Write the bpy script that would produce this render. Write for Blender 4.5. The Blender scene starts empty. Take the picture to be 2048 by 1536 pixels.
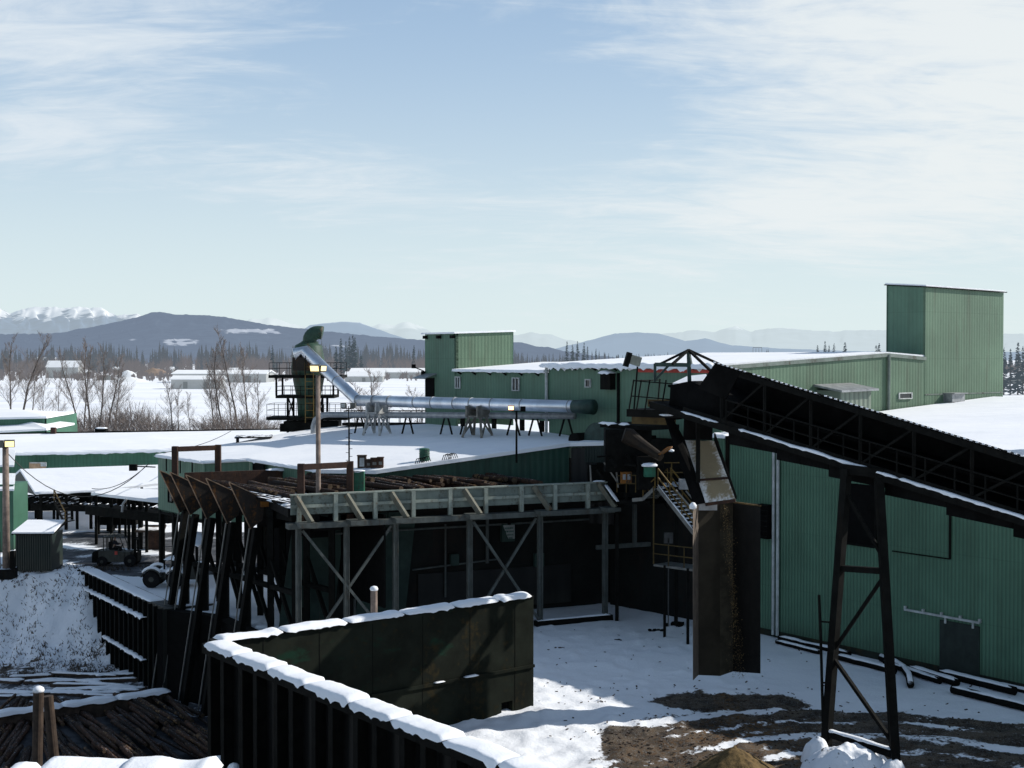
import bpy, math, random
import numpy as np
from mathutils import Vector as V, noise as mn
random.seed(7)
S = bpy.context.scene
COL = S.collection
F = 2600.0
TH = math.atan(53 / F)
CAM = V((0, 0, 15))
rad = math.radians
# ------------------------------------------------------------------ survey helpers (photo bearings -> world points)
def ray(px, py):
    u = (px - 1024) / F; v = (768 - py) / F
    return V((u, math.cos(TH) + v * math.sin(TH), -math.sin(TH) + v * math.cos(TH)))
def atY(px, py, Y):
    r = ray(px, py); return CAM + r * (Y / r.y)
def atZ(px, py, z):
    r = ray(px, py); return CAM + r * ((z - 15) / r.z)
def onPl(px, py, P, N):
    r = ray(px, py); return CAM + r * ((P - CAM).dot(N) / r.dot(N))
def onV(px, py, P, d):
    return onPl(px, py, V((P[0], P[1], 0)), V((d.y, -d.x, 0)))
def TZ(px, py, P, d):
    q = onV(px, py, P, d)
    return (q.x - P[0]) * d.x + (q.y - P[1]) * d.y, q.z
def az(deg): return V((math.sin(rad(deg)), math.cos(rad(deg)), 0))
A = -az(-37.9)          # runs from far left to near right
B = az(52.1)            # runs from near left to far right
DK = az(67)
UP = V((0, 0, 1))
# ------------------------------------------------------------------ mesh builder
ORG = {}
class MB:
    def __init__(s): s.v = []; s.f = []; s.m = []; s.cur = 0
    def add(s, vs, fs):
        o = len(s.v); s.v += [V(p) for p in vs]
        for f in fs: s.f.append(tuple(i + o for i in f)); s.m.append(s.cur)
    def box(s, c, size, ax=None):
        ax = ax or (V((1, 0, 0)), V((0, 1, 0)), UP); c = V(c)
        vs = [c + ax[0] * (size[0] / 2 * i) + ax[1] * (size[1] / 2 * j) + ax[2] * (size[2] / 2 * k) for i in (-1, 1) for j in (-1, 1) for k in (-1, 1)]
        s.add(vs, [(0, 1, 3, 2), (4, 6, 7, 5), (0, 4, 5, 1), (2, 3, 7, 6), (0, 2, 6, 4), (1, 5, 7, 3)]); return s
    def fbox(s, P, d, t0, t1, n0, n1, z0, z1):
        n = V((d.y, -d.x, 0)); P = V((P[0], P[1], 0))
        c = P + d * ((t0 + t1) / 2) + n * ((n0 + n1) / 2) + UP * ((z0 + z1) / 2)
        return s.box(c, (abs(t1 - t0), abs(n1 - n0), abs(z1 - z0)), (d, n, UP))
    def beam(s, p, q, w=.15, h=None, up=UP):
        p, q = V(p), V(q); h = h or w; d = (q - p); L = d.length
        if L < 1e-6: return s
        d = d / L; side = d.cross(up)
        if side.length < 1e-3: side = d.cross(V((1, 0, 0)))
        side.normalize(); u = side.cross(d)
        return s.box((p + q) / 2, (L, w, h), (d, side, u))
    def poly(s, pts): s.add(pts, [tuple(range(len(pts)))]); return s
    def slab(s, pts, th, vec=None):
        pts = [V(p) for p in pts]; vec = V(vec) if vec is not None else V((0, 0, -th)); n = len(pts)
        vs = pts + [p + vec for p in pts]
        fs = [tuple(range(n)), tuple(range(2 * n - 1, n - 1, -1))] + [(i, n + i, n + (i + 1) % n, (i + 1) % n) for i in range(n)]
        s.add(vs, fs); return s
    def tube(s, pts, r, n=8, cap=True, r2=None, end=None):
        pts = [V(p) for p in pts]; N = len(pts); rings = []; o = len(s.v)
        ref = None
        for i, p in enumerate(pts):
            d = (pts[min(i + 1, N - 1)] - pts[max(i - 1, 0)]).normalized()
            if ref is None:
                ref = d.cross(UP)
                if ref.length < .05: ref = d.cross(V((1, 0, 0)))
            a = (ref - d * ref.dot(d)); a = a.normalized(); ref = a; b = d.cross(a)
            rr = r[i] if isinstance(r, (list, tuple)) else (r if r2 is None else r + (r2 - r) * i / max(1, N - 1))
            for k in range(n):
                an = 2 * math.pi * k / n
                s.v.append(p + a * (math.cos(an) * rr) + b * (math.sin(an) * rr))
        for i in range(N - 1):
            for k in range(n):
                s.f.append((o + i * n + k, o + i * n + (k + 1) % n, o + (i + 1) * n + (k + 1) % n, o + (i + 1) * n + k)); s.m.append(s.cur)
        if cap:
            m = s.cur if end is None else end
            s.f.append(tuple(o + k for k in range(n))[::-1]); s.m.append(m)
            s.f.append(tuple(o + (N - 1) * n + k for k in range(n))); s.m.append(m)
        return s
    def lathe(s, c, prof, n=20, ax=None):
        c = V(c); o = len(s.v); a, b, u = ax or (V((1, 0, 0)), V((0, 1, 0)), UP)
        for (r, z) in prof:
            for k in range(n):
                an = 2 * math.pi * k / n; s.v.append(c + a * (math.cos(an) * r) + b * (math.sin(an) * r) + u * z)
        for i in range(len(prof) - 1):
            for k in range(n):
                s.f.append((o + i * n + k, o + i * n + (k + 1) % n, o + (i + 1) * n + (k + 1) % n, o + (i + 1) * n + k)); s.m.append(s.cur)
        s.f.append(tuple(o + k for k in range(n))[::-1]); s.m.append(s.cur)
        s.f.append(tuple(o + (len(prof) - 1) * n + k for k in range(n))); s.m.append(s.cur)
        return s
    def snow(s, p, q, w, h, seg=.22, hang=.06, up=UP):
        """lumpy rounded strip of snow lying from p to q"""
        p, q = V(p), V(q); L = (q - p).length; N = max(4, int(L / seg)); d = (q - p) / L
        side = d.cross(UP).normalized(); o = len(s.v); K = 9
        sd = random.random() * 90
        for i in range(N + 1):
            t = i / N; e = min(1, min(t, 1 - t) * L / .20); e = math.sqrt(max(.02, 1 - (1 - e) ** 2))
            c = p + (q - p) * t
            hh = h * e * (.72 + .55 * mn.noise(V((c.x * .9 + sd, c.y * .9, sd))) + .2 * mn.noise(V((c.x * 3, c.y * 3, sd))))
            for k in range(K):
                an = math.pi * k / (K - 1); x = -math.cos(an); ww = w * (.92 + .08 * e)
                zz = hh * abs(math.sin(an)) ** .45 * (1 + .09 * mn.noise(V((c.x * 5 + k * .7, c.y * 5, sd))))
                if k in (0, K - 1): zz = -hang * e * (.5 + max(0, mn.noise(V((c.x * 4 + k, c.y * 4, sd))) * 2))
                s.v.append(c + side * (x * ww / 2 * (1.04 if k in (0, K - 1) else 1)) + UP * zz)
        for i in range(N):
            for k in range(K - 1):
                s.f.append((o + i * K + k, o + i * K + k + 1, o + (i + 1) * K + k + 1, o + (i + 1) * K + k)); s.m.append(s.cur)
        s.f.append(tuple(o + k for k in range(K))[::-1]); s.m.append(s.cur)
        s.f.append(tuple(o + N * K + k for k in range(K))); s.m.append(s.cur)
        return s
    def build(s, name, mat, parent=None, label=None, cat=None, group=None, kind=None, smooth=False, loc=None):
        me = bpy.data.meshes.new(name)
        if parent is not None: org = ORG[parent.name]
        elif loc is not None: org = V(loc)
        else:
            xs = [p.x for p in s.v]; ys = [p.y for p in s.v]; zs = [p.z for p in s.v]
            org = V(((min(xs) + max(xs)) / 2, (min(ys) + max(ys)) / 2, min(zs)))
        me.from_pydata([p - org for p in s.v], [], s.f)
        mats = mat if isinstance(mat, (list, tuple)) else [mat]
        for m in mats: me.materials.append(m)
        if len(mats) > 1: me.polygons.foreach_set('material_index', s.m)
        if smooth: me.polygons.foreach_set('use_smooth', [True] * len(me.polygons))
        me.update()
        o = bpy.data.objects.new(name, me); COL.objects.link(o)
        if parent is not None: o.parent = parent
        else: o.location = org
        ORG[o.name] = org
        tag(o, label, cat, group, kind)
        return o
def tag(o, label=None, cat=None, group=None, kind=None):
    for k, v in (('label', label), ('category', cat), ('group', group), ('kind', kind)):
        if v: o[k] = v
    return o
def thing(name, loc, label, cat, group=None):
    o = bpy.data.objects.new(name, None); COL.objects.link(o); o.location = V(loc); o.empty_display_size = .3
    ORG[o.name] = V(loc); return tag(o, label, cat, group)
def copy_tree(o, loc=None, rz=None, sc=None, label=None, group=None, parent=None):
    c = o.copy(); COL.objects.link(c)
    if parent is not None: c.parent = parent
    if loc is not None: c.location = V(loc)
    if rz is not None: c.rotation_euler = (0, 0, rz)
    if sc is not None: c.scale = sc if isinstance(sc, (tuple, list)) else (sc, sc, sc)
    if label: c['label'] = label
    if group: c['group'] = group
    for ch in [x for x in o.children]: copy_tree(ch, parent=c)
    return c
# ------------------------------------------------------------------ materials
def newmat(name):
    m = bpy.data.materials.new(name); m.use_nodes = True; nt = m.node_tree
    return m, nt, nt.nodes['Principled BSDF']
def N(nt, t, **kw):
    n = nt.nodes.new(t)
    for k, v in kw.items():
        if k == 'op': n.operation = v
        else: setattr(n, k, v)
    return n
def lk(nt, a, b): nt.links.new(a, b)
def math_(nt, op, a, b=None, clamp=False):
    n = nt.nodes.new('ShaderNodeMath'); n.operation = op; n.use_clamp = clamp
    for i, x in enumerate((a, b)):
        if x is None: continue
        if isinstance(x, (int, float)): n.inputs[i].default_value = x
        else: nt.links.new(x, n.inputs[i])
    return n.outputs[0]
def mix(nt, fac, a, b, blend='MIX'):
    n = nt.nodes.new('ShaderNodeMix'); n.data_type = 'RGBA'; n.blend_type = blend
    for x, i in ((fac, 0), (a, 6), (b, 7)):
        if isinstance(x, (int, float)): n.inputs[i].default_value = x
        elif isinstance(x, tuple): n.inputs[i].default_value = (*x, 1) if len(x) == 3 else x
        else: nt.links.new(x, n.inputs[i])
    return n.outputs[2]
def ramp(nt, x, a, b):
    n = nt.nodes.new('ShaderNodeMapRange'); n.inputs[1].default_value = a; n.inputs[2].default_value = b
    n.interpolation_type = 'SMOOTHSTEP'; nt.links.new(x, n.inputs[0]); return n.outputs[0]
def wpos(nt):
    g = nt.nodes.new('ShaderNodeNewGeometry'); return g.outputs['Position']
def opos(nt): return nt.nodes.new('ShaderNodeTexCoord').outputs['Object']
def noise(nt, vec, scale, detail=4, rough=.6, mapping=None):
    if mapping:
        mp = nt.nodes.new('ShaderNodeMapping'); mp.inputs['Scale'].default_value = mapping; nt.links.new(vec, mp.inputs[0]); vec = mp.outputs[0]
    n = nt.nodes.new('ShaderNodeTexNoise'); n.inputs['Scale'].default_value = scale; n.inputs['Detail'].default_value = detail
    n.inputs['Roughness'].default_value = rough; nt.links.new(vec, n.inputs['Vector']); return n.outputs['Fac']
def bump(nt, bsdf, h, strength=.3, dist=.05):
    b = nt.nodes.new('ShaderNodeBump'); b.inputs['Strength'].default_value = strength; b.inputs['Distance'].default_value = dist
    nt.links.new(h, b.inputs['Height']); nt.links.new(b.outputs[0], bsdf.inputs['Normal'])
def gen(name, col, rough=.7, metal=0, var=.25, scale=2.5, rust=None, rust_amt=.5, bmp=.15, snow=0, spec=.3):
    """weathered paint/steel/wood: two noise scales, optional rust colour and dusting of snow on upward faces"""
    m, nt, b = newmat(name); p = opos(nt)
    n1 = noise(nt, p, scale, 5); n2 = noise(nt, p, scale * 7, 3); n3 = noise(nt, p, scale * .8, 4, .65, (1.6, 1.6, .25))
    dark = tuple(c * (1 - var) for c in col); lite = tuple(min(1, c * (1 + var)) for c in col)
    c = mix(nt, ramp(nt, n1, .3, .7), dark, lite)
    c = mix(nt, math_(nt, 'MULTIPLY', ramp(nt, n3, .45, .75), .5), c, tuple(x * .45 for x in col))
    if rust: c = mix(nt, ramp(nt, math_(nt, 'ADD', math_(nt, 'MULTIPLY', n3, .6), math_(nt, 'MULTIPLY', n2, .4)), .62 - rust_amt * .25, .72 - rust_amt * .2), c, rust)
    if snow:
        g = nt.nodes.new('ShaderNodeNewGeometry'); sx = nt.nodes.new('ShaderNodeSeparateXYZ'); lk(nt, g.outputs['Normal'], sx.inputs[0])
        fac = math_(nt, 'MULTIPLY', ramp(nt, sx.outputs[2], .5, .8), ramp(nt, n1, .62 - snow * .4, .70 - snow * .4))
        c = mix(nt, fac, c, (.8, .83, .88))
    lk(nt, c, b.inputs['Base Color'])
    lk(nt, math_(nt, 'ADD', math_(nt, 'MULTIPLY', n2, .25), rough - .12), b.inputs['Roughness'])
    b.inputs['Metallic'].default_value = metal; b.inputs['Specular IOR Level'].default_value = spec
    bump(nt, b, n2, bmp, .03)
    return m
def ribbed(name, col, d, period=.3, amp=1.0, var=.12, seam=0, grime=.5, rough=.55):
    """corrugated wall sheet with vertical ribs running along horizontal direction d"""
    m, nt, b = newmat(name); p = wpos(nt)
    dt = nt.nodes.new('ShaderNodeVectorMath'); dt.operation = 'DOT_PRODUCT'; lk(nt, p, dt.inputs[0]); dt.inputs[1].default_value = d
    t = dt.outputs['Value']
    s = math_(nt, 'SINE', math_(nt, 'MULTIPLY', t, 2 * math.pi / period))
    n1 = noise(nt, p, .35, 4); n3 = noise(nt, p, 1.1, 5, .65, (1.5, 1.5, .14)); n2 = noise(nt, p, 9, 3)
    c = mix(nt, ramp(nt, n1, .3, .7), tuple(x * (1 - var) for x in col), tuple(x * (1 + var) for x in col))
    pan = nt.nodes.new('ShaderNodeTexWhiteNoise'); pan.noise_dimensions = '1D'
    lk(nt, math_(nt, 'FLOOR', math_(nt, 'DIVIDE', t, .92)), pan.inputs['W'])
    c = mix(nt, math_(nt, 'MULTIPLY', pan.outputs['Value'], .22), c, tuple(x * .55 for x in col))
    sz = nt.nodes.new('ShaderNodeSeparateXYZ'); lk(nt, p, sz.inputs[0])
    lap = ramp(nt, math_(nt, 'FRACT', math_(nt, 'DIVIDE', math_(nt, 'ADD', sz.outputs[2], .35), 3.05)), .022, .006)
    c = mix(nt, math_(nt, 'MULTIPLY', lap, .22), c, tuple(x * .35 for x in col))
    rs_ = noise(nt, p, .8, 4, .7, (3.2, 3.2, .10)); c = mix(nt, math_(nt, 'MULTIPLY', ramp(nt, rs_, .66, .8), .35 * grime), c, (.10, .065, .035))
    c = mix(nt, math_(nt, 'MULTIPLY', ramp(nt, s, -.2, -.9), .45 * amp), c, tuple(x * .3 for x in col))
    c = mix(nt, math_(nt, 'MULTIPLY', ramp(nt, n3, .5, .78), grime), c, tuple(x * .45 for x in (col[0] * 1.2, col[1] * .8, col[2] * .8)))
    spl = math_(nt, 'MULTIPLY', ramp(nt, math_(nt, 'ADD', sz.outputs[2], math_(nt, 'MULTIPLY', n3, 1.6)), 2.2, .7), grime)
    c = mix(nt, spl, c, (.035, .035, .028))
    fad = noise(nt, p, .16, 3); c = mix(nt, math_(nt, 'MULTIPLY', ramp(nt, fad, .5, .75), .3), c, tuple(min(1, x * 1.5 + .02) for x in col))
    lk(nt, c, b.inputs['Base Color']); b.inputs['Roughness'].default_value = rough; b.inputs['Specular IOR Level'].default_value = .3
    h = math_(nt, 'ADD', math_(nt, 'MULTIPLY', s, 1.0), math_(nt, 'MULTIPLY', n2, .25))
    bump(nt, b, h, .55 * amp, .04)
    return m
def snowmat(name, col=(.86, .88, .92), big=.25, fine=14, st=.35):
    m, nt, b = newmat(name); p = wpos(nt)
    n1 = noise(nt, p, big, 5); n2 = noise(nt, p, fine, 4); n3 = noise(nt, p, 1.3, 4)
    c = mix(nt, ramp(nt, n1, .35, .7), tuple(x * .93 for x in col), col)
    lk(nt, c, b.inputs['Base Color']); b.inputs['Roughness'].default_value = .75; b.inputs['Specular IOR Level'].default_value = .2
    bump(nt, b, math_(nt, 'ADD', math_(nt, 'MULTIPLY', n2, .25), n3), st, .12)
    return m
def roofsnow(name):
    m, nt, b = newmat(name); p = wpos(nt)
    n1 = noise(nt, p, .12, 5); n2 = noise(nt, p, .5, 5, .6, (.5, 1.4, 1)); n3 = noise(nt, p, 6, 4); n4 = noise(nt, p, 2.2, 5, .7)
    c = mix(nt, ramp(nt, n1, .35, .7), (.80, .82, .86), (.88, .89, .91))
    c = mix(nt, math_(nt, 'MULTIPLY', ramp(nt, n2, .54, .74), .35), c, (.66, .69, .74))
    c = mix(nt, math_(nt, 'MULTIPLY', ramp(nt, n4, .70, .80), .45), c, (.42, .40, .37))
    lk(nt, c, b.inputs['Base Color']); b.inputs['Roughness'].default_value = .8; b.inputs['Specular IOR Level'].default_value = .15
    bump(nt, b, math_(nt, 'ADD', math_(nt, 'MULTIPLY', n3, .10), n2), .45, .25); return m
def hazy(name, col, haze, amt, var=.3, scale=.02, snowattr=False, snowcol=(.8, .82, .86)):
    """far-off surface seen through valley haze: the haze is painted in as a fixed glow mixed into the surface"""
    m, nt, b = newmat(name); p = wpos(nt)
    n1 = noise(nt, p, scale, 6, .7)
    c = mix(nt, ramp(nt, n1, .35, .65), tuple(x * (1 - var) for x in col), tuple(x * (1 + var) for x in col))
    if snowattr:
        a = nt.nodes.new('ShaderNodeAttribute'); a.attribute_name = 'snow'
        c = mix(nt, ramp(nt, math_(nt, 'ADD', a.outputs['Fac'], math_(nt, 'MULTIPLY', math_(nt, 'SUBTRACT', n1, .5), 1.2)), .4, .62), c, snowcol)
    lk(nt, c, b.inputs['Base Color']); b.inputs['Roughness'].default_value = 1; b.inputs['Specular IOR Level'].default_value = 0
    e = nt.nodes.new('ShaderNodeEmission'); e.inputs[0].default_value = (*haze, 1)  # surface itself glows a little to paint in the haze
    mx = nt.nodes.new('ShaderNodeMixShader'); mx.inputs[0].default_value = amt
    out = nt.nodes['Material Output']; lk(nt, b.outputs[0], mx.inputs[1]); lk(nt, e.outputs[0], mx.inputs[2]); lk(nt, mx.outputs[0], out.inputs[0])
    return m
def emit(name, col, st):
    m, nt, b = newmat(name); b.inputs['Base Color'].default_value = (.8, .7, .4, 1)
    b.inputs['Emission Color'].default_value = (*col, 1); b.inputs['Emission Strength'].default_value = st; return m
M = {}
GREEN = (.090, .172, .118)
M['wallA'] = ribbed('green_siding', GREEN, A, .3, .3)
M['wallB'] = ribbed('green_siding_end', (.098, .162, .106), B, .3, .3)
M['wallR'] = ribbed('green_corrugated', (.086, .186, .124), A, .2, .85, grime=.35)
M['wallX'] = ribbed('green_long_wall', (.046, .135, .088), V((1, 0, 0)), .4, .5)
M['shed'] = ribbed('dark_green_corrugated', (.008, .018, .015), V((1, 0, 0)), .16, 1.0)
M['darkrib'] = ribbed('dark_ribbed_steel', (.006, .0065, .0065), A, .5, .8)
M['parapet'] = ribbed('green_parapet', (.022, .06, .042), DK, .4, .4, grime=.8)
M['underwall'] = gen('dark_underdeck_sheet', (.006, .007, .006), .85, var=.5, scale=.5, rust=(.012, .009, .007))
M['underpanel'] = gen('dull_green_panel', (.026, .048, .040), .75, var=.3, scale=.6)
M['trim'] = gen('pale_trim', (.45, .47, .46), .6)
M['whitepipe'] = gen('white_downpipe', (.42, .45, .45), .5, var=.2)
M['redtrim'] = gen('red_fascia', (.45, .06, .045), .6)
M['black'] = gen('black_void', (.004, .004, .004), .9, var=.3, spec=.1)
M['steel'] = gen('dark_steel', (.0065, .0068, .0062), .8, var=.4, rust=(.011, .009, .007), rust_amt=.35, spec=.08)
M['steelsnow'] = gen('dark_steel_dusted', (.009, .009, .009), .8, var=.4, rust=(.02, .014, .009), rust_amt=.4, snow=.5, spec=.08)
M['conv'] = gen('conveyor_sheet', (.005, .005, .005), .85, var=.4, scale=1.2, spec=.06)
M['greygreen'] = gen('grey_green_girder', (.150, .180, .160), .75, var=.2, scale=1.2, rust=(.075, .070, .052), rust_amt=.38)
M['girdlite'] = gen('pale_girder_rib', (.24, .27, .235), .75, var=.2, scale=1.5, rust=(.12, .10, .07), rust_amt=.4)
M['column'] = gen('grey_green_column', (.075, .085, .08), .65, var=.2, rust=(.06, .045, .03), rust_amt=.3)
M['cream'] = gen('cream_brace', (.115, .115, .09), .7, var=.2, rust=(.12, .07, .03), rust_amt=.35)
M['rustbeam'] = gen('brown_rusty_beam', (.040, .021, .015), .8, var=.4, rust=(.075, .034, .018), rust_amt=.5)
M['rustfin'] = gen('rusty_plate', (.018, .013, .010), .75, var=.4, scale=1.1, rust=(.085, .036, .009), rust_amt=.48)
M['concrete'] = gen('stained_bunker_plate', (.016, .021, .015), .85, var=.35, scale=.45, rust=(.036, .030, .015), rust_amt=.5)
M['yellow'] = gen('yellow_rail', (.13, .08, .016), .6, var=.3, rust=(.10, .06, .03), rust_amt=.45)
M['orange'] = gen('orange_paint', (.20, .075, .008), .6, var=.35, rust=(.04, .03, .02), rust_amt=.5)
M['dullyellow'] = gen('dull_yellow', (.07, .046, .012), .7, var=.3)
M['galv'] = gen('galvanised_duct', (.62, .66, .72), .34, metal=.95, var=.06, scale=.8, bmp=.05)
M['galvdull'] = gen('dull_zinc', (.30, .31, .32), .5, metal=.5, var=.2)
M['ductdark'] = gen('dark_green_duct', (.02, .045, .038), .5, var=.3)
M['cyclone'] = gen('green_cyclone', (.026, .062, .042), .6, var=.35, scale=1.2, rust=(.06, .04, .02), rust_amt=.45)
M['woodgrey'] = gen('grey_timber', (.16, .15, .13), .85, var=.35, scale=3)
M['woodpole'] = gen('weathered_pole', (.20, .155, .13), .85, var=.3, scale=3)
M['brownpole'] = gen('brown_pipe_pile', (.055, .038, .028), .8, var=.4)
M['glass'] = gen('dark_glass', (.012, .016, .018), .15, var=.2, spec=.5)
M['lamp'] = emit('lit_lamp', (1.0, .74, .30), 1.8)
M['lampo'] = emit('lit_orange_lamp', (1.0, .40, .18), 5.0)
M['lamphouse'] = gen('lamp_housing', (.12, .12, .11), .6)
M['belt'] = gen('rubber_belt', (.005, .005, .005), .95, spec=.02)
M['greenbox'] = gen('bright_green_steel', (.018, .11, .065), .55, var=.3, rust=(.05, .04, .03), rust_amt=.4)
M['rubber'] = gen('tyre_rubber', (.012, .012, .013), .9, spec=.1)
M['lift'] = gen('forklift_paint', (.040, .042, .036), .6, var=.3)
M['whitesheet'] = ribbed('pale_sheet', (.42, .45, .43), B, .45, 1.0, grime=.2)
M['sign'] = None
M['snow'] = snowmat('snow')
M['snowroof'] = roofsnow('roof_snow')
M['cloth'] = gen('dark_clothes', (.02, .022, .03), .9)
M['skin'] = gen('skin', (.42, .26, .19), .6, var=.1)
M['wire'] = gen('cable', (.02, .02, .02), .6)
# bark
def bark():
    m, nt, b = newmat('log_bark'); p = opos(nt); oi = nt.nodes.new('ShaderNodeObjectInfo')
    n1 = noise(nt, p, 3.5, 5); n2 = noise(nt, p, 16, 4)
    c = mix(nt, oi.outputs['Random'], (.016, .012, .010), (.075, .038, .024))
    c = mix(nt, ramp(nt, n1, .40, .66), c, (.019, .015, .013))
    r2 = math_(nt, 'FRACT', math_(nt, 'MULTIPLY', oi.outputs['Random'], 17.3))
    c = mix(nt, math_(nt, 'MULTIPLY', ramp(nt, n1, .52, .6), ramp(nt, r2, .62, .9)), c, (.17, .105, .052))
    g = nt.nodes.new('ShaderNodeNewGeometry'); sx = nt.nodes.new('ShaderNodeSeparateXYZ'); lk(nt, g.outputs['Normal'], sx.inputs[0])
    c = mix(nt, math_(nt, 'MULTIPLY', ramp(nt, sx.outputs[2], .7, .95), ramp(nt, n2, .60, .68)), c, (.5, .52, .56))
    lk(nt, c, b.inputs['Base Color']); b.inputs['Roughness'].default_value = .9; b.inputs['Specular IOR Level'].default_value = .15
    bump(nt, b, n2, .6, .04); return m
M['bark'] = bark(); M['logend'] = gen('cut_log_end', (.075, .050, .030), .85, var=.3, scale=8)
M['sawdust'] = gen('sawdust', (.125, .082, .034), .95, var=.5, scale=5, rust=(.20, .13, .05), rust_amt=.4, bmp=.9)
# ================================================================== SKY, SUN, CAMERA
SUN_AZ, SUN_EL = 75.0, 33.0
w = bpy.data.worlds.new('World'); S.world = w; w.use_nodes = True
nt = w.node_tree; bg = nt.nodes['Background']
sky = nt.nodes.new('ShaderNodeTexSky'); sky.sky_type = 'NISHITA'; sky.sun_disc = False
sky.sun_elevation = rad(SUN_EL); sky.sun_rotation = rad(SUN_AZ); sky.air_density = 1.0; sky.dust_density = .6; sky.ozone_density = 1.2
tc = nt.nodes.new('ShaderNodeTexCoord').outputs['Generated']
sx = nt.nodes.new('ShaderNodeSeparateXYZ'); lk(nt, tc, sx.inputs[0])
zz = math_(nt, 'MAXIMUM', sx.outputs[2], 0.0)
den = math_(nt, 'ADD', zz, .20)
cx = math_(nt, 'DIVIDE', sx.outputs[0], den); cy = math_(nt, 'DIVIDE', sx.outputs[1], den)
cb = nt.nodes.new('ShaderNodeCombineXYZ'); lk(nt, cx, cb.inputs[0]); lk(nt, cy, cb.inputs[1])
def cloud_layer(rot, sc, scale, seed, dist, detail=9):
    mp = nt.nodes.new('ShaderNodeMapping'); mp.inputs['Rotation'].default_value = (0, 0, rot); mp.inputs['Scale'].default_value = sc; mp.inputs['Location'].default_value = (seed, seed * 1.7, 0)
    lk(nt, cb.outputs[0], mp.inputs[0])
    n = nt.nodes.new('ShaderNodeTexNoise'); n.inputs['Scale'].default_value = scale; n.inputs['Detail'].default_value = detail; n.inputs['Roughness'].default_value = .62; n.inputs['Distortion'].default_value = dist
    lk(nt, mp.outputs[0], n.inputs['Vector']); return n.outputs['Fac']
big = cloud_layer(.25, (.6, .9, 1), 1.4, 3.3, .4, 4)
wisp = cloud_layer(.42, (.60, 1.15, 1), 3.1, 8.1, 1.3)
fine = cloud_layer(.5, (.5, 1.6, 1), 7.0, 1.4, 1.8)
def blob(ax, el, wx, wz):
    """patch of cirrus around one compass bearing"""
    dx = math_(nt, 'DIVIDE', math_(nt, 'SUBTRACT', math_(nt, 'DIVIDE', sx.outputs[0], math_(nt, 'MAXIMUM', sx.outputs[1], .05)), ax), wx)
    dz = math_(nt, 'DIVIDE', math_(nt, 'SUBTRACT', sx.outputs[2], el), wz)
    r = math_(nt, 'ADD', math_(nt, 'MULTIPLY', dx, dx), math_(nt, 'MULTIPLY', dz, dz))
    return math_(nt, 'POWER', 2.718, math_(nt, 'MULTIPLY', r, -1.0))
bias = None
for (ax, el, wx, wz, a) in [(-.38, .235, .20, .055, .34), (.40, .20, .27, .11, .40), (.22, .11, .2, .03, .26), (-.14, .13, .12, .035, .20), (-.05, .068, .3, .012, .10), (-.02, .20, .16, .05, -.26), (-.36, .15, .1, .03, .12), (.15, .25, .15, .03, .16), (-.3, .08, .2, .025, -.2)]:
    t = math_(nt, 'MULTIPLY', blob(ax, el, wx, wz), a); bias = t if bias is None else math_(nt, 'ADD', bias, t)
tot = math_(nt, 'ADD', math_(nt, 'ADD', math_(nt, 'MULTIPLY', wisp, .62), math_(nt, 'MULTIPLY', fine, .34)), math_(nt, 'ADD', math_(nt, 'MULTIPLY', big, .30), bias))
cl = ramp(nt, tot, .64, 1.04)
hz = math_(nt, 'ADD', math_(nt, 'MULTIPLY', math_(nt, 'POWER', 2.718, math_(nt, 'MULTIPLY', math_(nt, 'MULTIPLY', zz, zz), -5.0)), .76), .17)      # bright haze low over the valley
SKYS = .105
def dv(c): return tuple(x / SKYS for x in c)
skyc = mix(nt, 1.0, sky.outputs[0], (1.00, .93, .86), 'MULTIPLY')
hcol = mix(nt, ramp(nt, zz, .0, .30), dv((.745, .87, .895)), dv((.405, .585, .825)))
skyc = mix(nt, hz, skyc, hcol)
side = ramp(nt, sx.outputs[0], -.4, .5)
clc = mix(nt, side, dv((.76, .83, .89)), dv((.86, .90, .90)))
skyc = mix(nt, math_(nt, 'MULTIPLY', cl, .92), skyc, clc)
lk(nt, skyc, bg.inputs['Color']); bg.inputs['Strength'].default_value = SKYS
sd = bpy.data.lights.new('sun', 'SUN'); sd.energy = 5.0; sd.angle = rad(.5); sd.color = (1, .955, .88)
so = bpy.data.objects.new('sun', sd); COL.objects.link(so)
sdir = V((math.sin(rad(SUN_AZ)) * math.cos(rad(SUN_EL)), math.cos(rad(SUN_AZ)) * math.cos(rad(SUN_EL)), math.sin(rad(SUN_EL))))
so.rotation_euler = (-sdir).to_track_quat('-Z', 'Y').to_euler(); so.location = (60, 40, 60)
cd = bpy.data.cameras.new('camera'); co = bpy.data.objects.new('camera', cd); COL.objects.link(co)
cd.sensor_width = 36; cd.lens = F / 2048 * 36; cd.clip_end = 90000; cd.clip_start = .5
co.location = CAM; co.rotation_euler = (math.pi / 2 - TH, 0, 0); S.camera = co
S.view_settings.view_transform = 'Standard'; S.view_settings.look = 'None'; S.view_settings.exposure = 0; S.view_settings.gamma = 1
S.cycles.max_bounces = 6; S.cycles.use_denoising = True

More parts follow.
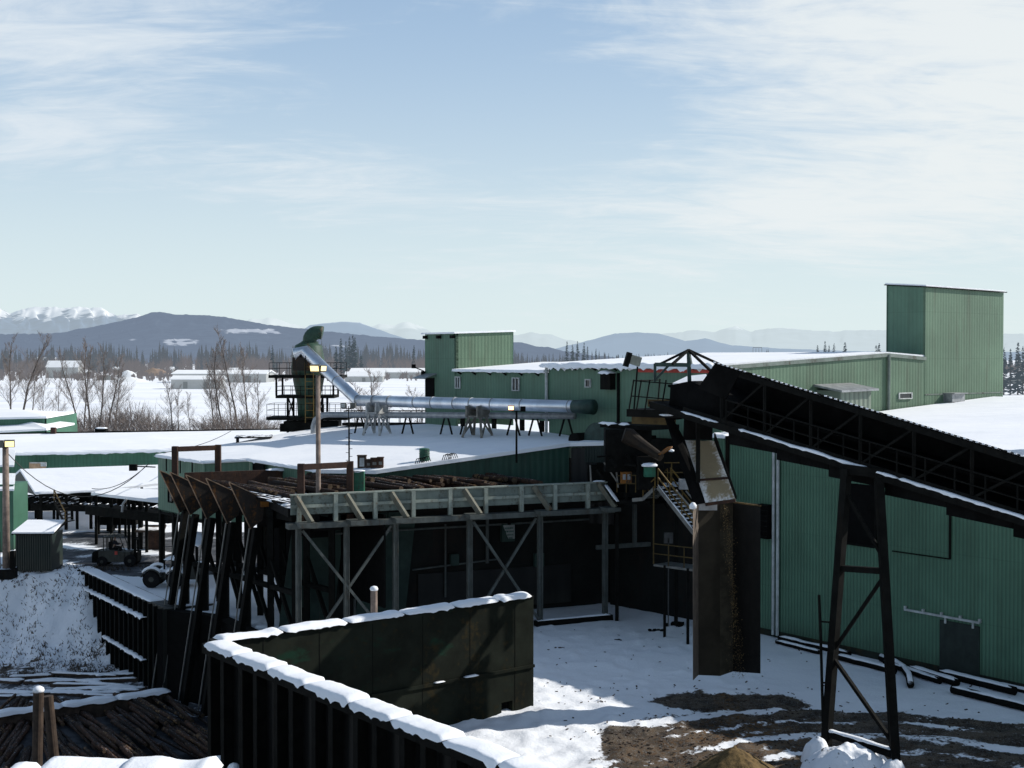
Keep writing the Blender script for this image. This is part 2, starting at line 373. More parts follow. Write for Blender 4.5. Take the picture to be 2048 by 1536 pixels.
# ================================================================== GROUND
PIT = [V((-42.6, 107.8, 0)), V((-30.25, 92.1, 0)), V((-20.3, 77.4, 0)), V((-16.6, 75.2, 0)), V((-12.0, 68.2, 0)), V((-9.7, 60, 0)), V((-10.1, 46.0, 0)), V((2.1, 32, 0)), V((6.5, 27, 0))]
PITP = [(p.x, p.y) for p in PIT] + [(6, 25), (-48, 25), (-48, 107.5)]
def inpoly(x, y, P):
    c = False; j = len(P) - 1
    for i in range(len(P)):
        if (P[i][1] > y) != (P[j][1] > y) and x < (P[j][0] - P[i][0]) * (y - P[i][1]) / (P[j][1] - P[i][1]) + P[i][0]: c = not c
        j = i
    return c
def sstep(a, b, x):
    t = max(0, min(1, (x - a) / (b - a))); return t * t * (3 - 2 * t)
DZ = -5.2
def gz(x, y):
    z = 0
    if inpoly(x, y, PITP):
        k = sstep(0, 1, (91.3 + .25 * mn.noise(V((x * .4, y * .4, 0))) * 3 - y) / 6.2)
        z = DZ * k
        if k < .999: z += .55 * mn.noise(V((x * .5, y * .5, 4))) * (1 - abs(2 * k - 1)) + .34 * mn.noise(V((x * 1.5, y * 1.5, 1))) + .16 * mn.noise(V((x * 3, y * 3, 1)))
        else: z += .1 * mn.noise(V((x * .8, y * .8, 9)))
    else:
        near = 1 - sstep(50, 62, abs(x)); near *= 1 - sstep(115, 133, y)
        z += (.07 * mn.noise(V((x * .35, y * .35, 2))) + .035 * mn.noise(V((x * 1.3, y * 1.3, 5)))) * near
        if -3 < x < 12 and 44 < y < 72:    # trampled snow, footprints, clods
            z += .20 * max(0, mn.noise(V((x * 1.1, y * .8, 7)))) + .20 * max(0, mn.noise(V((x * 2.2, y * 2.2, 3))) - .12) - .10 * max(0, mn.noise(V((x * 1.6, y * 1.2, 17))) - .25)
            # tyre track with tread lugs sweeping round to the left
        r = math.hypot(x - 13.5, y - 40)
        if x > 0 and y > 36 and r < 19:
            a = math.atan2(y - 40, x - 13.5)
            for r0 in (12.2, 14.0): z -= .09 * math.exp(-((r - r0) / .35) ** 2)
            z -= .06 * math.exp(-((r - 15.6) / .45) ** 2) * (.6 + .4 * math.sin(a * 70)); z += (.07 * mn.noise(V((r * 2.6, a * 4, 2))) + .04 * mn.noise(V((x * 3, y * 3, 8)))) * sstep(16.5, 15, r)
        if 56 < y < 80 and x < -19: z -= 0
    return z
def gcol(x, y):
    dirt = asp = dust = 0.0
    r = math.hypot(x - 13.5, y - 40); nz = mn.noise(V((x * .45, y * .45, 11))); nf = mn.noise(V((x * 1.9, y * 1.9, 12)))
    if x > -4 and y > 28 and not inpoly(x, y, PITP):
        a = math.atan2(y - 40, x - 13.5)
        d0 = sstep(15.4, 14.2, r + .7 * nz)
        stripes = .28 * math.exp(-((r - 13.2 + .3 * nz) / .30) ** 2) + .42 * math.exp(-((r - 11.3 + .5 * nz) / .45) ** 2) + .25 * math.exp(-((r - 9.2 + .6 * nz) / .5) ** 2)
        fade = sstep(-.3, 2.6, x - 2.4 + .8 * nz)
        dirt = max(dirt, d0 * fade * (.92 + .25 * nf) - stripes * sstep(5, 9, x) * 1.5)
        dirt = max(dirt, .40 * math.exp(-((r - 15.8) / .5) ** 2) * sstep(.5, 3, x) * (1 - sstep(8, 14, x)) + .08 * nf)
        pn = mn.noise(V((r * 1.9, a * 5, 5))) + .5 * mn.noise(V((r * 5, a * 9, 8)))
        if dirt > .1: dirt += .55 * pn - .12 - .10 * sstep(9, 5, x)
        e = math.sqrt(((x - 9.4) / 3.3) ** 2 + ((y - 56.3) / 1.45) ** 2)
        dirt = max(dirt, sstep(1.25, .75, e + .45 * nz + .2 * nf) * .78)
        e = math.sqrt(((x - 4.6) / 1.3) ** 2 + ((y - 50.2) / 2.6) ** 2)
        dirt = max(dirt, sstep(1.25, .8, e + .3 * nz) * .75)
        dust = max(sstep(4.2, .4, math.hypot(x - 9.3, (y - 51.4))) * .9, sstep(.8, .1, abs(x - 9.3 - .1 * nz)) * sstep(58.5, 57.5, y) * sstep(50, 52, y) * .8)
        dust = max(dust, .75 * dirt * sstep(7.5, 4, math.hypot(x - 9.2, y - 47)))
    if x < -14 and 76 < y < 112 and not inpoly(x, y, PITP):   # ploughed forklift yard: wet tarmac and packed snow
        k = sstep(88.2, 90.2, y + 1.6 * nz - .15 * (x + 24)) * sstep(-41, -36, x + .5 * nz)
        st_ = math.exp(-((y - 101.5 + .45 * (x + 32)) / .9) ** 2) * (x < -26)
        asp = k * (.74 + .7 * nz + .25 * nf - .9 * st_)
    if inpoly(x, y, PITP):
        if y < 86: asp = max(asp, sstep(85.5, 83, y) * (.55 + .3 * nz + .3 * nf))
        if y < 72.5: asp = .95
        if 80 < y < 92: dirt = max(dirt, .62 * max(0, nf + .05) * (.4 + 1.2 * max(0, mn.noise(V((x * .3, y * .3, 55))) + .3)) + .6 * max(0, mn.noise(V((x * .9, y * .9, 31))) - .05) + .26 * sstep(89, 83, y))
    return (max(0, min(1, dirt)), max(0, min(1, asp)), max(0, min(1, dust)), 1)
def ax(*segs):
    o = []
    for a, b, s in segs: o += list(np.arange(a, b - 1e-6, s))
    return o + [segs[-1][1]]
gx = ax((-50, -22, .32), (-22, -3, .7), (-3, 26, .2), (26, 62, 2)); gy = ax((24, 44, .5), (44, 62, .2), (62, 79, .4), (79, 93, .27), (93, 135, 1.2))
vs, cs = [], []
for y in gy:
    for x in gx: vs.append((x, y, gz(x, y))); cs.append(gcol(x, y))
nx, ny = len(gx), len(gy); fs = [(j * nx + i, j * nx + i + 1, (j + 1) * nx + i + 1, (j + 1) * nx + i) for j in range(ny - 1) for i in range(nx - 1)]
o0 = len(vs); X = [-70000, -50, 62, 70000]; Y = [-20000, 24, 135, 70000]
for y in Y:
    for x in X: vs.append((x, y, 0)); cs.append((0, 0, 0, 1))
for j in range(3):
    for i in range(3):
        if (i, j) != (1, 1): fs.append((o0 + j * 4 + i, o0 + j * 4 + i + 1, o0 + (j + 1) * 4 + i + 1, o0 + (j + 1) * 4 + i))
me = bpy.data.meshes.new('ground'); me.from_pydata(vs, [], fs)
ca = me.color_attributes.new('gcol', 'FLOAT_COLOR', 'POINT'); ca.data.foreach_set('color', np.array(cs, dtype=np.float32).ravel())
me.polygons.foreach_set('use_smooth', [True] * len(me.polygons)); me.update()
m, nt, b = newmat('snowy_ground'); p = wpos(nt)
at = nt.nodes.new('ShaderNodeAttribute'); at.attribute_name = 'gcol'; sp = nt.nodes.new('ShaderNodeSeparateColor'); lk(nt, at.outputs['Color'], sp.inputs[0])
n1 = noise(nt, p, .02, 5); n2 = noise(nt, p, 5, 5, .7); n3 = noise(nt, p, .9, 5); n4 = noise(nt, p, 18, 3, .7)
far = noise(nt, p, .03, 6, .65, (.35, 1.6, 1))
c = mix(nt, ramp(nt, n1, .3, .7), (.80, .83, .88), (.88, .885, .90))
c = mix(nt, math_(nt, 'MULTIPLY', ramp(nt, far, .50, .66), .42), c, (.50, .55, .64))  # bluish streaks paint berm shading into the field snow
def cut(ch, k, lo, hi): return ramp(nt, math_(nt, 'ADD', ch, math_(nt, 'MULTIPLY', math_(nt, 'SUBTRACT', n2, .5), k)), lo, hi)
asph = mix(nt, ramp(nt, n3, .35, .65), (.035, .038, .045), (.10, .105, .115))
c = mix(nt, cut(sp.outputs[1], .9, .32, .58), c, asph)
dirtc = mix(nt, ramp(nt, n3, .38, .62), (.034, .027, .021), (.105, .080, .056))
dirtc = mix(nt, ramp(nt, n4, .52, .66), dirtc, (.17, .165, .16))
dirtc = mix(nt, ramp(nt, n2, .56, .72), dirtc, (.018, .014, .011))
dirtc = mix(nt, math_(nt, 'MULTIPLY', sp.outputs[2], ramp(nt, n2, .44, .62)), dirtc, (.12, .062, .022))
c = mix(nt, cut(sp.outputs[0], 1.1, .30, .52), c, dirtc)
lk(nt, c, b.inputs['Base Color']); b.inputs['Roughness'].default_value = .85; b.inputs['Specular IOR Level'].default_value = .15
bump(nt, b, math_(nt, 'ADD', math_(nt, 'MULTIPLY', n2, .6), n3), .5, .12)
me.materials.append(m); go = bpy.data.objects.new('ground', me); COL.objects.link(go); tag(go, kind='structure')

# ================================================================== MOUNTAINS AND HILLS
def range_(name, prof, D, depth, mat, rough=1.0, rows=14, snow=None, seed=0, step=5):
    xs = list(range(int(prof[0][0]), int(prof[-1][0]) + 1, step)); vs = []; sn = []
    def hy(px):
        for (a, ya), (b2, yb) in zip(prof, prof[1:]):
            if a <= px <= b2:
                t = (px - a) / (b2 - a); return ya + (yb - ya) * t
        return prof[-1][1]
    for px in xs:
        y0 = hy(px) + rough * 3.0 * mn.noise(V((px * .035, seed, 0))) + rough * 1.6 * mn.noise(V((px * .13, seed, 3)))
        top = atY(px, y0, D)
        for k in range(rows + 1):
            t = k / rows; d = D - depth * (1 - t)
            px3 = (px - 1024) / F * d
            rid = mn.noise(V((px * .02, t * 3 + seed, 5))) * .5 + mn.noise(V((px * .06, t * 6, seed))) * .35
            z = top.z * (t ** .8) * (1 + .35 * rid * math.sin(math.pi * t) * rough)
            yy = d + rid * depth * .10 * math.sin(math.pi * t)
            vs.append((px3, yy, max(z, -20) if k else -20))
            sn.append(snow(px, 715 - (z - 15) / d * F, t, z) if snow else 0.0)
    R = rows + 1; fs = [(i * R + k, i * R + k + 1, (i + 1) * R + k + 1, (i + 1) * R + k)[::-1] for i in range(len(xs) - 1) for k in range(rows)]
    me = bpy.data.meshes.new(name); me.from_pydata(vs, [], fs); a = me.attributes.new('snow', 'FLOAT', 'POINT'); a.data.foreach_set('value', np.array(sn, dtype=np.float32))
    me.polygons.foreach_set('use_smooth', [True] * len(me.polygons)); me.materials.append(mat)
    o = bpy.data.objects.new(name, me); COL.objects.link(o); tag(o, kind='structure'); return o
HZ = (.62, .71, .76)
def smt(px, py, t, z): return -.15 + .95 * sstep(662, 618, py) + .35 * mn.noise(V((px * .05, t * 9, 1)))
def hillsnow(px, py, t, z):
    v = 0
    for (x0, x1, y0, y1, a) in ((445, 560, 657, 668, .95), (320, 392, 676, 692, .85), (250, 300, 674, 682, .6), (565, 720, 688, 695, .6)):
        v = max(v, a * sstep(x0 - 8, x0 + 14, px) * sstep(x1 + 8, x1 - 14, px) * sstep(y0 - 3, y0 + 3, py) * sstep(y1 + 3, y1 - 3, py) * (.72 + .6 * mn.noise(V((px * .06, py * .25, 3)))))
    return v
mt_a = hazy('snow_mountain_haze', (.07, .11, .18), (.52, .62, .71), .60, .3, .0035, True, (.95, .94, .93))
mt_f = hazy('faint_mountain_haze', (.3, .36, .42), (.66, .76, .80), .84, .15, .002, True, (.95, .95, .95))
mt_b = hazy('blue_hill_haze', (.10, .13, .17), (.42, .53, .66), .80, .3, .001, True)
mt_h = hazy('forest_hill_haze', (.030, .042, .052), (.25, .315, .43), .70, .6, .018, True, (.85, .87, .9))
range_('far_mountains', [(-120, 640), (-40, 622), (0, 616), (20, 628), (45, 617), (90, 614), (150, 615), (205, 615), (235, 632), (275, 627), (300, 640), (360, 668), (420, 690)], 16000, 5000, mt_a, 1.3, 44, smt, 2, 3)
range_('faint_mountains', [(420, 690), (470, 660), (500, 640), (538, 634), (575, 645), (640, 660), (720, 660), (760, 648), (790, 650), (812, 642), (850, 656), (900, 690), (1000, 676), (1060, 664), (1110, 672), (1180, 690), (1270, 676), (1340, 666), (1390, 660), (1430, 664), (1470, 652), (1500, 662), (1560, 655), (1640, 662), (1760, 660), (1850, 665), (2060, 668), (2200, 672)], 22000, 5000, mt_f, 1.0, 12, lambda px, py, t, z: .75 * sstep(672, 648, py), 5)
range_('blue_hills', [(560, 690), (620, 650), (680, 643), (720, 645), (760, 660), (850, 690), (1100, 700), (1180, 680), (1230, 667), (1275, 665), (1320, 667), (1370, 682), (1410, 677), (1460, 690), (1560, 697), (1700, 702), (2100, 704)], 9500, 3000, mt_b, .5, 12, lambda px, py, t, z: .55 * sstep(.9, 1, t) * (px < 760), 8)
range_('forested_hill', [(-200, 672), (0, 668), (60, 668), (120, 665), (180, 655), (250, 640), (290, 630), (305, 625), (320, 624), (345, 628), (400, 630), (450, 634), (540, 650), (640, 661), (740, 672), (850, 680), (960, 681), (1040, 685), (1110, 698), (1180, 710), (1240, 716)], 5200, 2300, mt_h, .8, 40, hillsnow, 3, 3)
# ================================================================== MILL BUILDINGS
C0 = atZ(1440, 1250, 0); C0 = V((C0.x, C0.y, 0))
M['leanto'] = ribbed('pale_green_sheet', (.17, .21, .17), B, .42, .9, grime=.3)
def on(P, d, t, n=0, z=0):
    nn = V((d.y, -d.x, 0)); return V((P[0], P[1], 0)) + d * t + nn * n + UP * z
nA = -A
tC = TZ(1098, 728, C0, nA)[0]; tD = TZ(850, 760, C0, nA)[0]; tT = TZ(912, 740, C0, nA)[0]
zE = 14.45; zR = 15.18; tR = 15.1; tG = 19.2
mill = thing('mill_building', on(C0, nA, 7, -8), 'large green metal mill hall with a wide snowy gable roof, behind the conveyor head', 'building')
# wall frame along -A from the corner: outward normal (toward the camera) is -B, so fbox uses direction A from the far end
Pf = on(C0, nA, tC)
mb = MB(); mb.fbox(Pf, A, 0, tC, -.2, 0, 8.6, zE - .02); mb.build('wall', M['wallA'], mill)
mb = MB(); mb.slab([on(C0, B, 0, 0, 0), on(C0, B, tG, 0, 0), on(C0, B, tG, 0, 14.95), on(C0, B, tR, 0, zR), on(C0, B, .2, 0, zE)], .2, nA * .2); mb.build('gable_wall', M['wallB'], mill)
mb = MB(); mb.fbox(Pf, A, 0, tC, -.25, -.1, 0, 8.6); mb.build('bay_shade_wall', M['underwall'], mill)  # near-black sheet stands in for the shade of the open bay
roof = MB()
e0, e1 = on(Pf, A, -.35, .35, zE), on(Pf, A, tC - .05, .35, zE)
r0, r1 = e0 + B * (tR + .35) + UP * (zR - zE), e1 + B * (tR + .35) + UP * (zR - zE)
roof.slab([e0 + UP * .18, e1 + UP * .18, r1 + UP * .18, r0 + UP * .18], .17)
f0, f1 = r0 + B * 5 - UP * .25, r1 + B * 5 - UP * .25
roof.slab([r0 + UP * .18, r1 + UP * .18, f1 + UP * .18, f0 + UP * .18], .17)
rf = roof.build('roof', M['snowroof'], mill)
mb = MB(); mb.snow(e0 + UP * .02, e1 + UP * .02, .5, .26, .25, .22); mb.build('eave_snow', M['snow'], rf, smooth=True)
mb = MB(); mb.fbox(Pf, A, tC - 6.6, tC - .05, .02, .09, zE - .33, zE - .13); mb.build('fascia', M['redtrim'], mill)
mb = MB(); mb.beam(on(C0, B, .1, .06, zE - .02), on(C0, B, tR, .06, zR - .02), .1, .22); mb.beam(on(C0, B, tR, .06, zR - .02), on(C0, B, tG, .06, 14.93), .1, .22); mb.build('verge_trim', M['greygreen'], mill)
mb = MB(); mb.tube([on(Pf, A, -.12, .12, 9.9), on(Pf, A, -.12, .12, zE)], .1, 8); mb.build('downpipe', M['whitepipe'], mill)
mb = MB(); mb.tube([on(C0, B, tR + .1, .12, 9), on(C0, B, tR + .1, .12, zR)], .1, 8); mb.build('downpipe', M['greygreen'], mill)
def wrect(mb, px0, py0, px1, py1, P, d, n0=.0, n1=.05):
    t0, z0 = TZ(px0, py1, P, d); t1, z1 = TZ(px1, py1, P, d); _, zt = TZ((px0 + px1) / 2, py0, P, d); _, zb = TZ((px0 + px1) / 2, py1, P, d)
    mb.fbox(P, d, t0, t1, n0, n1, zb, zt); return t0, t1, zb, zt
def window(parent, px0, py0, px1, py1, P, d, lights=1, fr='trim', gl='glass'):
    t0, t1, z0, z1 = wrect(MB(), px0, py0, px1, py1, P, d); f = MB()
    for a in np.linspace(t0, t1, lights + 1): f.fbox(P, d, a - .04, a + .04, 0, .09, z0, z1)
    f.fbox(P, d, t0 + .04, t1 - .04, 0, .07, z1 - .07, z1); f.fbox(P, d, t0 + .04, t1 - .04, 0, .12, z0, z0 + .06)
    fo = f.build('window', M[fr], parent)
    g = MB(); g.fbox(P, d, t0 + .02, t1 - .02, 0, .03, z0 + .03, z1 - .03); g.build('pane', M[gl], fo)
window(mill, 1172, 758, 1182, 775, Pf, A, 1)
t0, t1, z0, z1 = wrect(MB(), 1211, 746, 1231, 779, Pf, A)
mb = MB(); mb.fbox(Pf, A, t0, t1, 0, .45, z0, z1); v = mb.build('wall_vent', M['steel'], mill)
mb = MB(); mb.snow(on(Pf, A, t0 - .1, .25, z1), on(Pf, A, t1 + .1, .25, z1), .7, .25); mb.build('snow_cap', M['snow'], v, smooth=True)
mb = MB(); tt = TZ(1238, 760, Pf, A)[0]; mb.fbox(Pf, A, tt - .08, tt + .08, 0, .12, 9, zE - .4); mb.build('wall_post', M['steel'], mill)
mb = MB()
for t in np.arange(.8, tC - 7, 1.9): mb.beam(on(Pf, A, t, .35, zE - .05), on(Pf, A, t, .02, zE - .22), .12, .12)
mb.build('eave_bracket', M['steel'], mill)
# lean-to on the gable wall
tl0, zl0 = TZ(1632, 772, C0, B); lw, ld = 2.9, 1.8
mb = MB(); mb.fbox(C0, B, tl0, tl0 + lw, .01, ld, 9, zl0 - .25); lt = mb.build('lean_to', M['leanto'], mill)
mb = MB(); mb.slab([on(C0, B, tl0 - .25, ld + .3, zl0 - .22), on(C0, B, tl0 + lw + .35, ld + .3, zl0 - .16), on(C0, B, tl0 + lw + .35, .02, zl0 + .16), on(C0, B, tl0 - .25, .02, zl0 + .1)], .12); mb.build('lean_to_roof', M['galvdull'], lt)
window(mill, 1797, 785, 1822, 798, C0, B, 1, 'trim')
mb = MB(); t0, t1, z0, z1 = wrect(MB(), 1886, 787, 1911, 803, C0, B); mb.fbox(C0, B, t0, t1, .01, .7, z0, z1); mb.fbox(C0, B, t0 - .05, t1 + .1, .01, .9, z1, z1 + .06); mb.build('exhaust_vent', M['galvdull'], mill)
mb = MB()
for k in range(5): mb.fbox(C0, B, t0 - .15 + .06 * k, t1 - .1 - .1 * k, .005, .012 + .001 * k, z0 - .2 if k == 0 else z1 + .06 + .14 * (k - 1), z1 + .06 + .14 * k)
mb.build('soot_stain', M['steel'], mill)
# hopper tower on the gable
ta, tb = tG, TZ(2006, 700, C0, B)[0]
tw = MB(); zt0 = 19.55
tw.slab([on(C0, B, ta, .02, 0), on(C0, B, tb, .02, 0), on(C0, B, tb, .02, zt0 - .08), on(C0, B, ta, .02, zt0)], .2, nA * .2)
two = tw.build('tower', M['wallB'], mill)
mb = MB(); mb.slab([on(C0, B, ta, 0, 14.4), on(C0, B, ta, -3.0, 14.6), on(C0, B, ta, -3.0, zt0 + .25), on(C0, B, ta, 0, zt0)], .2, B * .2)
mb.slab([on(C0, B, tb, 0, 0), on(C0, B, tb, -3.0, 0), on(C0, B, tb, -3.0, zt0 + .15), on(C0, B, tb, 0, zt0 - .08)], .2, -B * .2)
mb.slab([on(C0, B, ta, -3.0, 14.4), on(C0, B, tb, -3.0, 14.4), on(C0, B, tb, -3.0, zt0 + .15), on(C0, B, ta, -3.0, zt0 + .25)], .15, A * .15); mb.build('tower_side_wall', M['wallA'], two)
mb = MB(); mb.slab([on(C0, B, ta - .15, .2, zt0 + .06), on(C0, B, tb + .15, .2, zt0 - .02), on(C0, B, tb + .15, -3.1, zt0 + .22), on(C0, B, ta - .15, -3.1, zt0 + .32)], .06); mb.build('tower_roof', M['steel'], two)
mb = MB(); mb.slab([on(C0, B, ta - .1, .1, zt0 + .16), on(C0, B, tb + .1, .1, zt0 + .08), on(C0, B, tb + .1, -3.05, zt0 + .32), on(C0, B, ta - .1, -3.05, zt0 + .42)], .1); mb.build('tower_snow', M['snowroof'], two)
mb = MB(); mb.fbox(C0, B, ta, tb, .03, .05, 12.55, 12.63); mb.build('panel_joint', M['greygreen'], two)
# annex with its own tower (left of the hall)
annex = thing('mill_annex', on(C0, nA, tC + 7, -3), 'low green mill annex with square tower at its left end behind the duct', 'building')
Pd = on(C0, nA, tD); LD = tD - tC; LT = tD - tT; zD = 14.02; zTw = 16.72
mb = MB(); mb.fbox(Pd, A, LT, LD - .02, -.2, -.02, 10.85, zD); mb.build('wall', M['wallA'], annex)
mb = MB(); mb.fbox(Pd, A, 0, LT, -.2, 0, 9.6, zTw); tw2 = mb.build('tower', M['wallA'], annex)
mb = MB(); mb.slab([on(Pd, A, LT, 0, zD - .3), on(Pd, A, LT, -5.2, zD - .3), on(Pd, A, LT, -5.2, zTw + .2), on(Pd, A, LT, 0, zTw)], .2, nA * .2); mb.build('tower_side_wall', M['wallB'], tw2)
mb = MB(); mb.fbox(Pd, A, 0, LT, -5.2, -5.05, 10, zTw + .1); mb.fbox(Pd, A, 0, .15, -5.05, -.2, 10, zTw); mb.build('tower_side_wall', M['wallA'], tw2)
mb = MB(); mb.slab([on(Pd, A, -.15, .25, zTw + .1), on(Pd, A, LT + .15, .25, zTw + .1), on(Pd, A, LT + .15, -5.3, zTw + .3), on(Pd, A, -.15, -5.3, zTw + .3)], .12); mb.build('tower_snow', M['snowroof'], tw2)
mb = MB()
for t in (.25, LT / 2, LT - .25): mb.fbox(Pd, A, t - .12, t + .12, 0, .3, zTw - .35, zTw - .12)
mb.build('wall_lamp', M['steel'], tw2)
mb = MB(); mb.slab([on(Pd, A, LT, .35, zD + .16), on(Pd, A, LD - .1, .35, zD + .16), on(Pd, A, LD - .1, -8, zD + .66), on(Pd, A, LT, -8, zD + .66)], .15)
mb.slab([on(Pd, A, LT, -8, zD + .66), on(Pd, A, LD - .1, -8, zD + .66), on(Pd, A, LD - .1, -12, zD + .3), on(Pd, A, LT, -12, zD + .3)], .15); mb.build('roof', M['snowroof'], annex)
mb = MB(); mb.snow(on(Pd, A, LT, .3, zD + .02), on(Pd, A, LD, .3, zD + .02), .25, .17, .3, .06); mb.build('eave_snow', M['snow'], annex, smooth=True)
mb = MB()
for t in np.arange(LT + .6, LD, 1.75): mb.beam(on(Pd, A, t, .3, zD - .02), on(Pd, A, t, .0, zD - .2), .1, .1)
mb.build('eave_bracket', M['steel'], annex)
window(annex, 912, 753, 921, 777, Pd, A, 2); window(annex, 1026, 755, 1039, 782, Pd, A, 2)
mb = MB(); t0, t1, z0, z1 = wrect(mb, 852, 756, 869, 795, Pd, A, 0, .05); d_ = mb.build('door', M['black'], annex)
mb = MB(); mb.slab([on(Pd, A, t0 - .2, 0, z1 + .35), on(Pd, A, t1 + .3, 0, z1 + .35), on(Pd, A, t1 + .3, 1.1, z1), on(Pd, A, t0 - .2, 1.1, z1)], .06); mb.build('door_canopy', M['galvdull'], annex)
mb = MB(); mb.fbox(Pd, A, -.02, .1, .01, .35, z1 - .05, z1 + .5); mb.beam(on(Pd, A, 0, .1, z1 + .5), on(Pd, A, -.7, .5, z1 + .8), .07); mb.box(on(Pd, A, -.75, .5, z1 + .85), (.3, .2, .3)); mb.build('wall_floodlight', M['steel'], annex)
for t in (.3, 2.0, LT + .5, LT + 4.2, LD - 3.1, LD - 1): mb = MB(); mb.fbox(Pd, A, t - .12, t + .12, -.35, -.1, 8.5, 10.85); mb.build('stilt', M['steel'], annex)
# ------------------------------------------------------------------ right-hand building
yard_hall = thing('corrugated_hall', on(C0, A, 10, -8), 'big dark green corrugated hall on the right with a sliding door', 'building')
LR = 30; zH = 10.66
mb = MB(); mb.fbox(C0, A, 0, LR, -.25, 0, .35, zH); mb.build('wall', M['wallR'], yard_hall)
mb = MB(); mb.fbox(C0, A, 0, LR, -.2, .04, 0, .35); mb.build('plinth', M['concrete'], yard_hall)
mb = MB(); q0 = on(C0, A, .21, .2, zH + .18); q1 = on(C0, A, LR, .2, zH + .18); mb.slab([q0, q1, q1 + B * 27 + UP * 1.5, q0 + B * 27 + UP * 1.5], .17); mb.slab([q0 + B * 27 + UP * 1.5, q1 + B * 27 + UP * 1.5, q1 + B * 47 + UP * .4, q0 + B * 47 + UP * .4], .17); rr = mb.build('roof', M['snowroof'], yard_hall)
mb = MB(); mb.snow(q0 - UP * .15, q1 - UP * .15, .3, .22, .3, .08); mb.build('eave_snow', M['snow'], rr, smooth=True)
mb = MB(); mb.fbox(C0, A, .02, 1.1, .25, .9, zH - .1, zH); mb.snow(on(C0, A, 0, .55, zH), on(C0, A, 1.2, .55, zH), .7, .3); mb.build('eave_box', M['snow'], yard_hall)
for px in (1551, 1559.5):
    t, _ = TZ(px, 1000, C0, A); mb = MB(); mb.tube([on(C0, A, t, .16, .15), on(C0, A, t, .16, zH - .05)], .085, 8); mb.build('downpipe', M['whitepipe'], yard_hall)
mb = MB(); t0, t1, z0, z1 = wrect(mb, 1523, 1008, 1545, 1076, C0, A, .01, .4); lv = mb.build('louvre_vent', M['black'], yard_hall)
mb = MB()
for z in np.arange(z0 + .1, z1, .28): mb.fbox(C0, A, t0 - .04, t1 + .04, .38, .5, z, z + .05)
mb.build('slat', M['steel'], lv)
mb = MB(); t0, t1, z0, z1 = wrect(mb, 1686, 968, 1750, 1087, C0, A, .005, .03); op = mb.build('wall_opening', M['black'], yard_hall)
mb = MB(); mb.fbox(C0, A, t0 - .15, t0, 0, .1, z0 - .1, z1); mb.fbox(C0, A, t0, t1, 0, .1, z0 - .12, z0); mb.fbox(C0, A, t1, t1 + .12, 0, .1, z0 - .1, z1); mb.build('opening_frame', M['steel'], op)
mb = MB(); ta_, za_ = TZ(1785, 1102, C0, A); tb_, zb_ = TZ(1900, 1118, C0, A); mb.fbox(C0, A, ta_, tb_, .0, .045, za_ - .03, za_ + .03); mb.fbox(C0, A, tb_ - .04, tb_ + .06, .0, .06, za_, za_ + 5); mb.build('panel_joint', M['steel'], yard_hall)
mb = MB(); t0, t1, z0, z1 = wrect(mb, 1881, 1246, 1960, 1352, C0, A, .02, .09); dr = mb.build('sliding_door', gen('grey_green_door', (.016, .026, .023), .6, var=.2), yard_hall)
tk, _ = TZ(1812, 1227, C0, A)
mb = MB(); mb.beam(on(C0, A, tk, .14, z1 + .2), on(C0, A, t1 + .05, .14, z1 + .2), .09, .1)
for k in range(5): mb.fbox(C0, A, tk + (t1 - tk) * k / 4 - .05, tk + (t1 - tk) * k / 4 + .05, 0, .12, z1 + .2, z1 + .36)
for k in (.15, .85): mb.fbox(C0, A, t0 + (t1 - t0) * k - .05, t0 + (t1 - t0) * k + .05, .09, .14, z1 - .12, z1 + .16)
mb.build('door_track', M['whitepipe'], dr)

# ------------------------------------------------------------------ flat-roofed infeed building (lean-to roof falling away from the mill)
NPL = (UP + B * -.12 * -1 * -1).normalized()   # plane z = 10.2 - .12*s, s = distance from the mill wall toward -B
PPL = C0 + UP * 10.15
def Rp(px, py): return onPl(px, py, PPL, NPL)
infeed = thing('infeed_building', Rp(700, 900) - UP * 9, 'sprawling green infeed building under one broad snowy flat roof before the silver duct', 'building')
rp = [(311, 909), (405, 922), (496, 917), (640, 940), (752, 941), (1140, 886), (1226, 884)]
P_ = [Rp(*q) for q in rp]
wend = on(C0, nA, .8, .02); hC = wend + UP * 10.1
far = [on(C0, nA, tC, .02, 10.1), on(C0, nA, tD + .2, .02, 10.1), Rp(664, 853), Rp(572, 866), Rp(480, 884)]
top = P_ + far
mb = MB(); mb.slab([p + UP * .02 for p in top], .22); ir = mb.build('roof', M['snowroof'], infeed)
mb = MB()
for a, b_ in ((0, 1), (2, 3)): mb.snow(P_[a] - UP * .1, P_[b_] - UP * .1, .3, .16, .3, .08)
mb.snow(P_[1] - UP * .1, P_[2] - UP * .1, .3, .15, .3, .05)
mb.build('eave_snow', M['snow'], ir, smooth=True)
def wall_pts(mb, a, b_, zb, th=.15, inset=.18, drop=.2):
    a, b_ = V(a), V(b_); d = (b_ - a); d.z = 0; d.normalize(); n = V((-d.y, d.x, 0)) * -1
    if n.y > 0: n = -n
    a2, b2 = a - n * inset - UP * drop, b_ - n * inset - UP * drop
    mb.slab([a2, b2, V((b2.x, b2.y, zb)), V((a2.x, a2.y, zb))], th, -n * th); return a2, b2
mb = MB(); w1 = wall_pts(mb, P_[0], P_[1], 4.1); wp = wall_pts(mb, P_[1], P_[2], 4.1); wall_pts(mb, P_[2], P_[3], 4.1); mb.build('wall', M['wallA'], infeed)
mb = MB(); wall_pts(mb, P_[0], P_[1] + UP * 0, 8, .1, .05, .05); mb.build('fascia', M['steel'], infeed)
mb = MB(); wall_pts(mb, P_[3], P_[4], 5, drop=.12); wall_pts(mb, P_[4], P_[5], 5, drop=.1); mb.build('parapet_wall', M['parapet'], infeed)
